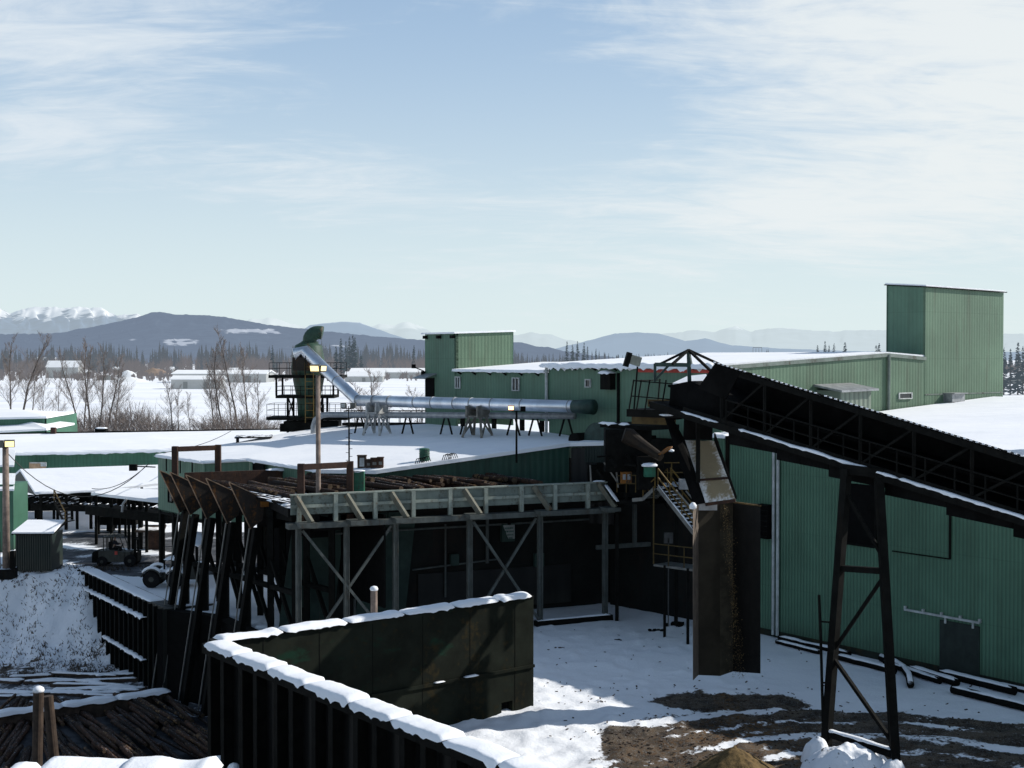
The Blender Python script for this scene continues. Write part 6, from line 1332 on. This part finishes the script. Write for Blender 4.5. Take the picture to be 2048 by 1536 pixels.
mb = MB(); mb.snow(Y_(-.45, .05, 1.82), Y_(1.15, .05, 1.88), 1.1, .2); mb.build('snow_cap', M['snow'], cp, smooth=True)
mb = MB(); mb.slab([Y_(.3, 1.6, 2.9), Y_(1.4, 1.2, 2.45), Y_(2.0, 2.6, 2.9), Y_(.9, 3.0, 3.2)], .06); t_ = thing('tilted_canopy', Y_(1, 2, 0), 'tilted square snow-covered canopy on a post behind the yard tractor', 'canopy'); cp = mb.build('sheet', M['snow'], t_)
mb = MB(); mb.beam(Y_(1.1, 2.1, 0), Y_(1.1, 2.1, 2.8), .16); mb.build('post', M['steel'], t_)
# pipes lying along the corrugated hall
PI_ = []
for i, (x0, y0, x1, y1, r_, lab) in enumerate(((1553, 1283, 1640, 1305, .11, 'snow-covered steel pipe nearest the downpipes along the corrugated hall'), (1558, 1275, 1700, 1308, .13, 'snow-covered steel pipe close to the wall behind the first pipes'), (1620, 1282, 1680, 1294, .12, 'short snow-covered pipe at the foot of the corrugated hall wall'), (1640, 1280, 1790, 1318, .18, 'thick snow-covered pipe behind the trestle leg'), (1672, 1312, 1790, 1342, .17, 'thick snow-covered pipe in front of the wall left of the trestle right leg'), (1770, 1325, 1880, 1362, .15, 'snow-covered pipe leading from the trestle toward the sliding door'), (1790, 1312, 1836, 1322, .22, 'wide stub of pipe with an open end beside the trestle'), (1822, 1336, 1915, 1366, .17, 'snow-covered pipe just left of the sliding door front'), (1880, 1345, 2030, 1382, .2, 'long snow-covered beam lying across the sliding door'), (1905, 1378, 2070, 1418, .2, 'front long snow-covered pipe reaching the right edge'), (1990, 1368, 2075, 1388, .12, 'thin snow-covered pipe at the right edge by the hall wall'))):
    a_, c_ = atZ(x0, y0, r_), atZ(x1, y1, r_); t = thing('steel_pipe', (a_ + c_) / 2 - UP * r_, lab, 'pipe', 'snow-covered pipes along the hall')
    mb = MB(); mb.tube([a_, c_], r_, 12); mb.build('pipe', M['steel'], t)
    mb = MB(); mb.snow(a_.lerp(c_, .02) + UP * r_ * .72, a_.lerp(c_, .98) + UP * r_ * .72, r_ * 1.75, .09, .3, .02); mb.build('snow_cap', M['snow'], t, smooth=True)
pp = [atZ(1762, 1316, .16), atZ(1790, 1326, .16), atZ(1808, 1338, .16), atZ(1818, 1352, .16), atZ(1821, 1369, .16)]
t = thing('pipe_elbow', pp[3] - UP * .16, 'curved pipe elbow topped with snow lying by the trestle', 'pipe'); mb = MB(); mb.tube(pp, .17, 12); mb.build('pipe', M['steel'], t, smooth=True)
mb = MB(); mb.tube([p_ + UP * .11 for p_ in pp], .12, 8); mb.build('snow_cap', M['snow'], t, smooth=True)
p_ = atZ(1765, 1303, 0); mb = MB(); mb.box(p_ + UP * .25, (.5, .4, .5)); o_ = mb.build('scrap_box', M['rustbeam'], label='reddish scrap box half buried in snow by the hall wall', cat='box'); mb = MB(); mb.snow(p_ + V((-.3, 0, .5)), p_ + V((.3, 0, .5)), .45, .15); mb.build('snow_cap', M['snow'], o_, smooth=True)
# debris in the yard
for i, (px, py, s_, mt, lab) in enumerate(((1120, 1297, .14, 'rustbeam', 'small rust-red lump of bark on the shaded snow near the bunker end'), (1237, 1281, .12, 'steel', 'small dark lump on the shaded snow below the deck'), (1345, 1252, .38, 'steel', 'heap of dark scrap at the edge of the dark bay'), (1310, 1262, .2, 'steel', 'low dark scrap lump left of the scrap heap'))):
    p_ = atZ(px, py, 0); mb = MB()
    for k in range(9): mb.box(p_ + V((random.gauss(0, s_), random.gauss(0, s_ * .6), s_ * .25)), (s_ * random.uniform(.5, 1.2), s_ * .7, s_ * random.uniform(.3, .6)), (az(random.uniform(0, 180)), az(random.uniform(0, 180) + 90), UP))
    mb.build('debris', M[mt], label=lab, cat='debris')

# bark and chip litter over the yard
mb = MB(); rnd = random.Random(77)
for i in range(2600):
    if i < 1500: px, py = rnd.uniform(1100, 2048), rnd.uniform(1370, 1560)
    else: px, py = rnd.uniform(1075, 1640), rnd.uniform(1250, 1500)
    p_ = atZ(px, py, 0); g_ = gcol(p_.x, p_.y)
    if inpoly(p_.x, p_.y, PITP) or rnd.random() > .10 + .9 * g_[0]: continue
    z = gz(p_.x, p_.y); L = rnd.uniform(.03, .16); an = rnd.random() * 6.28; d = V((math.cos(an), math.sin(an), rnd.gauss(0, .2))).normalized(); mb.beam(V((p_.x, p_.y, z + .02)), V((p_.x, p_.y, z + .02)) + d * L, rnd.uniform(.02, .07), .03)
mb.build('bark_litter', M['brownpole'], label='scattered bark and wood chips over the muddy snow of the yard', cat='litter', kind='stuff')
# ================================================================== VEGETATION AND FAR VALLEY
bark_m = gen('bare_bark', (.085, .072, .064), .9, var=.3); twig_m = gen('bare_twigs', (.19, .16, .145), .95, var=.3)
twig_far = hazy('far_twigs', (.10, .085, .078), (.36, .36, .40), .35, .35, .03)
def branch_tree(seed, H_, spread, depth, nb, r0, up=.55):
    rnd = random.Random(seed); tr = MB(); cr = MB()
    def grow(p, d, L, r, lev, mb):
        n = 4; pts = [p]; q = V(p); dd_ = V(d)
        for i in range(n):
            dd_ = (dd_ + V((rnd.gauss(0, .11), rnd.gauss(0, .11), .05 * (lev > 0)))).normalized(); q = q + dd_ * L / n; pts.append(q)
        mb.tube(pts, [max(.012, r * (1 - .75 * i / n)) for i in range(n + 1)], 5 if lev == 0 else 3, cap=False)
        if lev >= depth: return
        k = nb if lev == 0 else max(3, nb // 2 - lev)
        for j in range(k):
            f_ = (.22 + .78 * (j + rnd.random()) / k) if lev == 0 else (.15 + .85 * (j + rnd.random()) / k)
            x = f_ * n; i = min(n - 1, int(x)); bp = pts[i].lerp(pts[i + 1], x - i)
            an = rnd.random() * 6.283; side = V((math.cos(an), math.sin(an), 0)); bd = (dd_ * up + side * spread * (1.1 - .3 * f_) + UP * .25).normalized()
            grow(bp, bd, L * rnd.uniform(.17, .34) * ((1.35 - 1.0 * f_) if lev == 0 else 1.5), r * (1 - .7 * f_) * .34, lev + 1, cr)
    grow(V((0, 0, 0)), UP, H_, r0, 0, tr); return tr, cr
def mk_tree(name, seed, H_, spread, depth, nb, r0, label, cat, group, bm=bark_m, tm=twig_m, up=.55):
    tr, cr = branch_tree(seed, H_, spread, depth, nb, r0, up); t = thing(name, (0, 0, 0), label, cat, group); tr.build('trunk', bm, t); cr.build('crown', tm, t); return t
protos = [mk_tree('bare_tree', s_, 16, .75, 3, 20, .21, 'x', 'tree', 'bare trees beyond the long shed', up=.75) for s_ in (1, 2, 3, 4)]
used = set()
def side(px): return 'at the left edge' if px < 60 else ''
BT = [(25, 682, 255, 'tall bare tree nearest the left edge'), (38, 668, 262, 'tallest bare tree at the far left above the stepped shed'), (62, 735, 300, 'thin bare sapling right of the far left trees'), (88, 760, 240, 'bare sapling right behind the stepped shed'), (112, 770, 230, 'slender bare sapling before the pale warehouse'),
      (158, 700, 265, 'tall bare tree at the left end of the central clump'), (167, 705, 268, 'bare tree second in the left clump'), (180, 690, 262, 'tallest bare tree of the left clump'), (196, 700, 258, 'bare tree right of the tallest in the left clump'), (212, 712, 256, 'leaning bare tree at the right of the left clump'), (228, 735, 270, 'small bare tree ending the left clump'),
      (345, 760, 262, 'slim bare tree left of the gap in the middle field'), (357, 775, 265, 'small bare tree just right of the slim one'), (380, 785, 268, 'lone bare sapling in the open snow'),
      (425, 735, 262, 'bare tree leaning left at the cyclone side clump'), (436, 745, 264, 'thin bare tree second in the cyclone side clump'), (447, 695, 260, 'tall upright bare tree in the cyclone side clump'), (464, 745, 268, 'shorter bare tree between the tall trees'), (476, 668, 262, 'tallest bare tree left of the cyclone'), (496, 700, 258, 'bare tree leaning right beside the cyclone'), (515, 755, 266, 'low spreading bare tree by the cyclone platforms'),
      (762, 742, 205, 'rounded bare tree behind the silver duct'), (742, 770, 215, 'small bare bush-like tree left of the rounded one behind the duct'), (838, 780, 220, 'bare sapling close to the annex tower')]
for i, (px, py, D, lab) in enumerate(BT):
    g_ = atY(px, 715, D); h = atY(px, py, D).z; s_ = h / 16; pr = protos[i % 4]
    o = pr if i < 4 else copy_tree(pr); o.location = (g_.x, D, 0); o.rotation_euler = (random.gauss(0, .02), random.gauss(0, .03), random.random() * 6.28); o.scale = (s_ * (1.25 if px > 730 else random.uniform(.8, 1.05)),) * 2 + (s_,)
    o['label'] = lab
def bush(seed):
    rnd = random.Random(seed); mb = MB()
    for i in range(85):
        b_ = V((rnd.gauss(0, 1.3), rnd.gauss(0, 1.3), 0)); d = V((rnd.gauss(0, .35) + b_.x * .18, rnd.gauss(0, .35) + b_.y * .18, 1)).normalized(); L = rnd.uniform(2.2, 5) * math.exp(-b_.length * .12)
        pts = [b_, b_ + d * L * .5, b_ + d * L + V((rnd.gauss(0, .3), rnd.gauss(0, .3), 0))]; mb.tube(pts, [.04, .026, .014], 3, cap=False)
        for k in range(5):
            f_ = rnd.uniform(.3, 1); p = pts[0].lerp(pts[2], f_); e = (d + V((rnd.gauss(0, .6), rnd.gauss(0, .6), rnd.gauss(0, .3)))).normalized(); mb.tube([p, p + e * L * .3], [.02, .011], 3, cap=False)
    return mb
bp = []
for s_ in range(3): o = bush(s_ + 20).build('bare_bush', twig_m, label='x', cat='bush', group='bare bushes beyond the long shed', loc=(0, 0, 0)); bp.append(o)
BU = [(140, 840, 5.2), (160, 830, 5.5), (185, 820, 6.5), (208, 812, 7), (232, 806, 7.5), (252, 800, 8), (274, 806, 7.5), (297, 812, 7), (318, 828, 5.5), (20, 838, 5), (52, 842, 5), (405, 834, 5), (428, 826, 6), (450, 822, 6), (470, 816, 6.5), (492, 818, 6.5), (515, 826, 6), (536, 838, 5), (340, 838, 4.5), (118, 846, 4.5)]
for i, (px, py, sc_) in enumerate(BU):
    D = 245 + (i * 7) % 22; g_ = atY(px, 715, D); h = atY(px, py - 4, D).z; o = bp[i] if i < 3 else copy_tree(bp[i % 3]); o.location = (g_.x, D, 0); o.rotation_euler = (0, 0, random.random() * 6); o.scale = (1.1, 1.1, h / 4.6)
    o['label'] = 'bushy leafless thicket %s' % (('left of the clump of tall trees', 'at the foot of the first tall bare trunks', 'under the tallest tree of the left clump', 'under the right side of the left clump', 'just right of the left tree clump', 'forming the highest hump of the left brush', 'on the right of the highest hump', 'toward the right end of the left brush', 'ending the left brush', 'at the far left behind the stepped shed', 'beside the far left trees', 'starting the brush left of the cyclone', 'under the left-leaning tree near the cyclone', 'under the upright tree near the cyclone', 'in the middle of the cyclone side brush', 'under the tallest tree left of the cyclone', 'right of the tallest tree left of the cyclone', 'closest to the cyclone platforms', 'small and alone in the middle gap', 'low behind the stepped shed corner')[i])
# conifers
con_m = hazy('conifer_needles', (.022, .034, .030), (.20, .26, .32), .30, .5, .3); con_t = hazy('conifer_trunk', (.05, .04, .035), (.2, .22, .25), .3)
def conifer(seed, H_=20):
    rnd = random.Random(seed); mb = MB(); tr = MB(); tr.tube([(0, 0, 0), (0, 0, H_)], .3, 5, r2=.04)
    w0 = H_ * rnd.uniform(.13, .19)
    for i in range(170):
        f_ = rnd.random() ** .8; z = H_ * (.06 + .94 * f_); R = w0 * (1 - f_) ** .75 * rnd.uniform(.55, 1.2) + .25; an = rnd.random() * 6.283
        d = V((math.cos(an), math.sin(an), 0)); s_ = V((-d.y, d.x, 0)); dr = rnd.uniform(.15, .55)
        tip = d * R + UP * (z - R * dr); wd = R * .32 + .15
        mb.add([UP * z + s_ * .1, tip * .55 + UP * z * .45 + s_ * wd, tip, tip * .55 + UP * z * .45 - s_ * wd - UP * .25], [(0, 1, 2, 3)])
    return mb, tr
cps = []
for s_ in range(4):
    mb, tr = conifer(40 + s_); t = thing('conifer', (0, 0, 0), 'x', 'tree', 'tall conifers on the far treeline'); tr.build('trunk', con_t, t); mb.build('crown', con_m, t); cps.append(t)
CN = [(672, 690, 1120), (682, 676, 1120), (692, 682, 1102), (699, 672, 1120), (706, 668, 1128), (710, 674, 1120), (722, 700, 1155), (1134, 682, 1330), (1145, 688, 1347), (1155, 682, 1330), (1168, 685, 1338), (1175, 692, 1347), (1192, 697, 1365), (1635, 690, 1050), (1650, 682, 1067), (1658, 690, 1050), (1668, 686, 1058), (1690, 684, 590), (1752, 690, 560), (1758, 686, 565), (2008, 694, 520), (2021, 697, 525), (2036, 684, 520), (2046, 692, 525), (545, 690, 1225), (828, 690, 1300)]
for i, (px, py, D) in enumerate(CN):
    g_ = atY(px, 715, D); h = atY(px, py, D).z; o = cps[i % 4] if i < 4 else copy_tree(cps[i % 4]); o.location = (g_.x, D, 0); s_ = h / 20; o.scale = (s_ * 1.05, s_ * 1.05, s_); o.rotation_euler = (0, 0, random.random() * 6.28)
    o['label'] = 'tall dark conifer ' + ('in the cluster right of the cyclone' if px < 760 and px > 600 else 'in the cluster between the annex and the mill hall' if px < 1200 and px > 900 else 'behind the mill hall roof left of the big tower' if 1600 < px < 1800 else 'at the right edge beyond the big tower' if px > 2000 else 'standing left behind the cyclone' if px < 600 else 'standing alone left of the annex tower')
# tree belt (one mass)
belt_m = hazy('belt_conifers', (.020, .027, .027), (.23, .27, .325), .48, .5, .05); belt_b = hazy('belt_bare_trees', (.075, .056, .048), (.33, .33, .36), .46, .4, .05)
def belt(name, n, D0, D1, px0, px1, mat_, kind_, hmin, hmax, lab, seed, gap=None):
    rnd = random.Random(seed); mb = MB()
    for i in range(n):
        D = rnd.uniform(D0, D1); px = rnd.uniform(px0, px1)
        cl = mn.noise(V((px * .012, seed, D * .004)))
        if (cl > .05) == (kind_ == 'bare') and rnd.random() < .75: continue
        x = (px - 1024) / F * D; h = rnd.uniform(hmin * .72, hmax * .85) * (1 + .45 * cl) * (1 - .36 * sstep(980, 1080, px)); b_ = V((x, D, 0))
        if kind_ == 'con':
            for k in range(16):
                f_ = (k + rnd.random()) / 16; z = h * (.05 + .93 * f_); R = h * .15 * (1 - f_) ** .8 * rnd.uniform(.6, 1.3) + .3; an = rnd.random() * 6.28
                d = V((math.cos(an), math.sin(an), 0)); s_ = V((-d.y, d.x, 0)); mb.add([b_ + UP * (z + R * .8), b_ + d * R + UP * (z - R * .4) + s_ * R * .5, b_ + d * R * .8 + UP * (z - R * .6) - s_ * R * .6], [(0, 1, 2)])
            mb.add([b_ + V((-h * .09, 0, 0)), b_ + V((h * .09, 0, 0)), b_ + UP * h], [(0, 1, 2)])
        else:
            for k in range(26):
                a0 = b_ + V((rnd.gauss(0, h * .05), rnd.gauss(0, h * .05), h * rnd.uniform(0, .5))); a1 = a0 + V((rnd.gauss(0, h * .16), rnd.gauss(0, h * .1), h * rnd.uniform(.2, .5))); w_ = rnd.uniform(.1, .3)
                mb.add([a0 - V((w_, 0, 0)), a0 + V((w_, 0, 0)), a1], [(0, 1, 2)])
    mb.build(name, mat_, label=lab, cat='trees', kind='stuff')
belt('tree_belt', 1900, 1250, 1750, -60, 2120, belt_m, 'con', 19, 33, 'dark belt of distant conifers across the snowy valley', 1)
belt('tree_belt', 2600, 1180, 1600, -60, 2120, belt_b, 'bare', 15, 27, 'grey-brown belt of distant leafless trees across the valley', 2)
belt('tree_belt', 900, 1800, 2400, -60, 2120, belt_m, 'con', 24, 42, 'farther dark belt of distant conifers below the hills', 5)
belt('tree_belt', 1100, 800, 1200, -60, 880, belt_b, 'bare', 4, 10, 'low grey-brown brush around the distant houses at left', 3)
# far buildings
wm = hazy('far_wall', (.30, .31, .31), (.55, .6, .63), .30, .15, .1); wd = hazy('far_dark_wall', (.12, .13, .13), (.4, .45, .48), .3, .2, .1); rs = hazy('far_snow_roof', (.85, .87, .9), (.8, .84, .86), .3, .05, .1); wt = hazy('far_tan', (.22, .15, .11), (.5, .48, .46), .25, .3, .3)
def house(px0, px1, pyt, pye, pyb, D, lab, wall=wm, doors=2, nm='far_warehouse', cat='building'):
    D = atZ(px0, pyb, 0).y; a_, c_ = atY(px0, pye, D), atY(px1, pye, D); zt = atY(px0, pyt, D + 6).z
    L = c_.x - a_.x; dp = max(6, L * .5); t = thing(nm, ((a_.x + c_.x) / 2, D, 0), lab, cat)
    mb = MB(); mb.box(((a_.x + c_.x) / 2, D + dp / 2, a_.z / 2), (L, dp, a_.z)); w_ = mb.build('wall', wall, t)
    zt = max(zt, a_.z + .4); mb = MB(); o_ = L * .01 + .3
    mb.slab([(a_.x - o_, D - .5, a_.z + .02), (c_.x + o_, D - .5, a_.z + .02), (c_.x + o_, D + dp / 2, zt + .3), (a_.x - o_, D + dp / 2, zt + .3)], .35); mb.slab([(a_.x - o_, D + dp / 2, zt + .3), (c_.x + o_, D + dp / 2, zt + .3), (c_.x + o_, D + dp + .5, a_.z), (a_.x - o_, D + dp + .5, a_.z)], .35); mb.build('roof', rs, t)
    for k in range(doors): x = a_.x + L * (k + .7) / (doors + .4); mb = MB(); mb.box((x, D - .03, a_.z * .38), (L * .09, .08, a_.z * .7)); mb.build('door', wd, t)
house(92, 156, 722, 734, 756, 380, 'pale gabled warehouse in the snow at left', wm, 1); house(66, 108, 715, 722, 730, 520, 'low house with a snowy roof behind the pale warehouse', wd, 1)
house(345, 532, 741, 747, 765, 420, 'long grey flat shed across the far field', wm, 3); house(342, 440, 752, 758, 778, 330, 'second long grey shed nearer in the far field', wm, 2)
house(700, 852, 737, 744, 757, 400, 'long pale greenhouse-like shed left of the annex tower', wm, 2); house(690, 765, 744, 752, 764, 330, 'low pale shed behind the sloping duct', wm, 1)
house(1985, 2080, 752, 757, 768, 400, 'low far shed at the right edge beyond the big tower', wd, 1)
for i, (px, py, D, w_) in enumerate(((225, 722, 560, 20), (262, 718, 600, 16), (298, 726, 540, 18), (330, 722, 580, 16), (415, 722, 600, 24), (455, 724, 580, 26), (478, 722, 620, 20), (160, 728, 600, 18), (500, 728, 560, 16))):
    house(px, px + w_, py + 12, py + 16, py + 23, D, ('tiny far house left of the dirt piles', 'tiny far house among bare trees', 'tiny far house above the dirt piles', 'tiny far house near the parked vehicles', 'far pale building right of the parked vehicles', 'far pale building second in the row by the trees', 'far pale building last in the row by the trees', 'tiny far house just right of the pale warehouse', 'tiny far house beside the cyclone side trees')[i], (wm, wd, wt)[i % 3], 1, 'far_house', 'house')
def pile(px0, px1, py, pyb, lab, mt, seed):
    D = atZ(px0, pyb, 0).y; a_, c_ = atY(px0, 715, D), atY(px1, 715, D); h = max(.8, atY(px0, py, D).z * .72); mb = MB(); n1, n2 = 8, 20; x, rx = (a_.x + c_.x) / 2, (c_.x - a_.x) / 2; vs_ = [V((x, D, h))]
    for i in range(1, n1 + 1):
        for k in range(n2): an = 6.283 * k / n2; f_ = i / n1; vs_.append(V((x + rx * f_ * math.cos(an), D + rx * .6 * f_ * math.sin(an), max(-.1, h * (1 - f_ ** 1.5) * (1 + .22 * mn.noise(V((f_ * 3 * math.cos(an), f_ * 3 * math.sin(an), seed))))))))
    mb.add(vs_, [(0, 1 + k, 1 + (k + 1) % n2) for k in range(n2)] + [(1 + (i - 1) * n2 + k, 1 + i * n2 + k, 1 + i * n2 + (k + 1) % n2, 1 + (i - 1) * n2 + (k + 1) % n2) for i in range(1, n1) for k in range(n2)]); mb.build('far_pile', mt, label=lab, cat='pile', group='far piles in the valley', smooth=True)
pile(232, 282, 735, 755, 'snow-covered pile left of the brown heap in the far field', rs, 1); pile(272, 345, 730, 752, 'brown heap of wood chips dusted with snow in the far field', wt, 2); pile(215, 300, 750, 764, 'low snowy pile in front of the brown heap', rs, 3); pile(190, 235, 746, 760, 'low dark rubble pile before the pale warehouse', wd, 4)
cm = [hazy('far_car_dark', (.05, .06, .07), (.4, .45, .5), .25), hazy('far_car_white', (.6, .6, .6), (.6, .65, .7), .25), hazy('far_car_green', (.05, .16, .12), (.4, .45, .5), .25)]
for i, (px, py) in enumerate(((335, 731), (343, 733), (362, 732), (372, 734), (385, 733), (392, 735), (425, 731))):
    DT = 1010; p_ = atY(px, 715, DT); t = thing('parked_truck', (p_.x, DT, 0), ('far parked vehicle leftmost of the row in the field', 'far parked vehicle second from left in the row', 'far parked vehicle third in the row', 'far parked vehicle in the middle of the row', 'far parked vehicle right of the middle of the row', 'far greenish parked vehicle near the right of the row', 'far parked vehicle alone at the right of the row')[i], 'vehicle', 'far parked vehicles')
    mb = MB(); mb.box((p_.x, DT, 1.3), (6.0, 2.3, 1.6)); mb.box((p_.x + 3.4, DT, 1.1), (1.4, 2.2, 1.6)); mb.build('body', cm[i % 3], t)
    mb = MB(); mb.box((p_.x, DT, 2.2), (6, 2.3, .25)); mb.build('roof_snow', rs, t)
    for dx in (-2, 2.6): mb = MB(); mb.tube([(p_.x + dx, DT - 1.2, .45), (p_.x + dx, DT + 1.2, .45)], .45, 10); mb.build('wheel', cm[0], t)
# substation frame on the skyline
p_ = atY(1506, 695, 420); mb = MB()
for k in range(4): x = p_.x + k * .95; mb.beam((x, 420, 0), (x, 420, p_.z + (0 if k in (0, 3) else -.3)), .12)
mb.beam((p_.x, 420, p_.z), (p_.x + 2.85, 420, p_.z), .18); mb.build('gantry_frame', wd, label='small thin gantry frame on the skyline above the mill roof', cat='gantry')
# field berms: low snow ridges
for i, (y, h, x0, x1) in enumerate(((300, 1.6, -130, 0), (345, 1.2, -150, -10), (400, 2.0, -170, 20), (470, 1.6, -200, 40))):
    mb = MB(); n_ = 60; W_ = 9
    for k in range(n_ + 1):
        x = x0 + (x1 - x0) * k / n_; yy = y + 10 * mn.noise(V((x * .02, i, 0))); hh = h * (.6 + .6 * mn.noise(V((x * .05, i, 2)))) * math.sin(math.pi * k / n_) ** .4
        mb.v += [V((x, yy - W_ * .5, -.05)), V((x, yy - 1.0, hh * .9)), V((x, yy + 1.2, hh)), V((x, yy + W_, -.05))]
    for k in range(n_):
        for j in range(3): mb.f.append((k * 4 + j, k * 4 + 4 + j, k * 4 + 5 + j, k * 4 + 1 + j)); mb.m.append(0)
    mb.build('snow_berm', M['snow'], kind='structure', smooth=True)
# weeds on the snowbank
mb = MB(); rnd = random.Random(5); wv_ = gen('dry_weed', (.07, .055, .04), .95)
for i in range(7500):
    x = rnd.uniform(-42, -24); y = rnd.uniform(82, 93); z = gz(x, y)
    if not inpoly(x, y, PITP) and y < 91: continue
    if mn.noise(V((x * .7, y * .7, 31))) + .5 * rnd.random() < .16: continue
    d = V((rnd.gauss(0, .5), rnd.gauss(0, .5) - .3, .8)).normalized() * rnd.uniform(.10, .42); s_ = V((rnd.uniform(.015, .05), 0, 0)); b_ = V((x, y, z - .02)); mb.add([b_ - s_, b_ + s_, b_ + d], [(0, 1, 2)])
mb.build('dry_weeds', wv_, label='dead weeds and brambles poking through the snowbank at left', cat='weeds', kind='stuff')
bpy.context.view_layer.update()
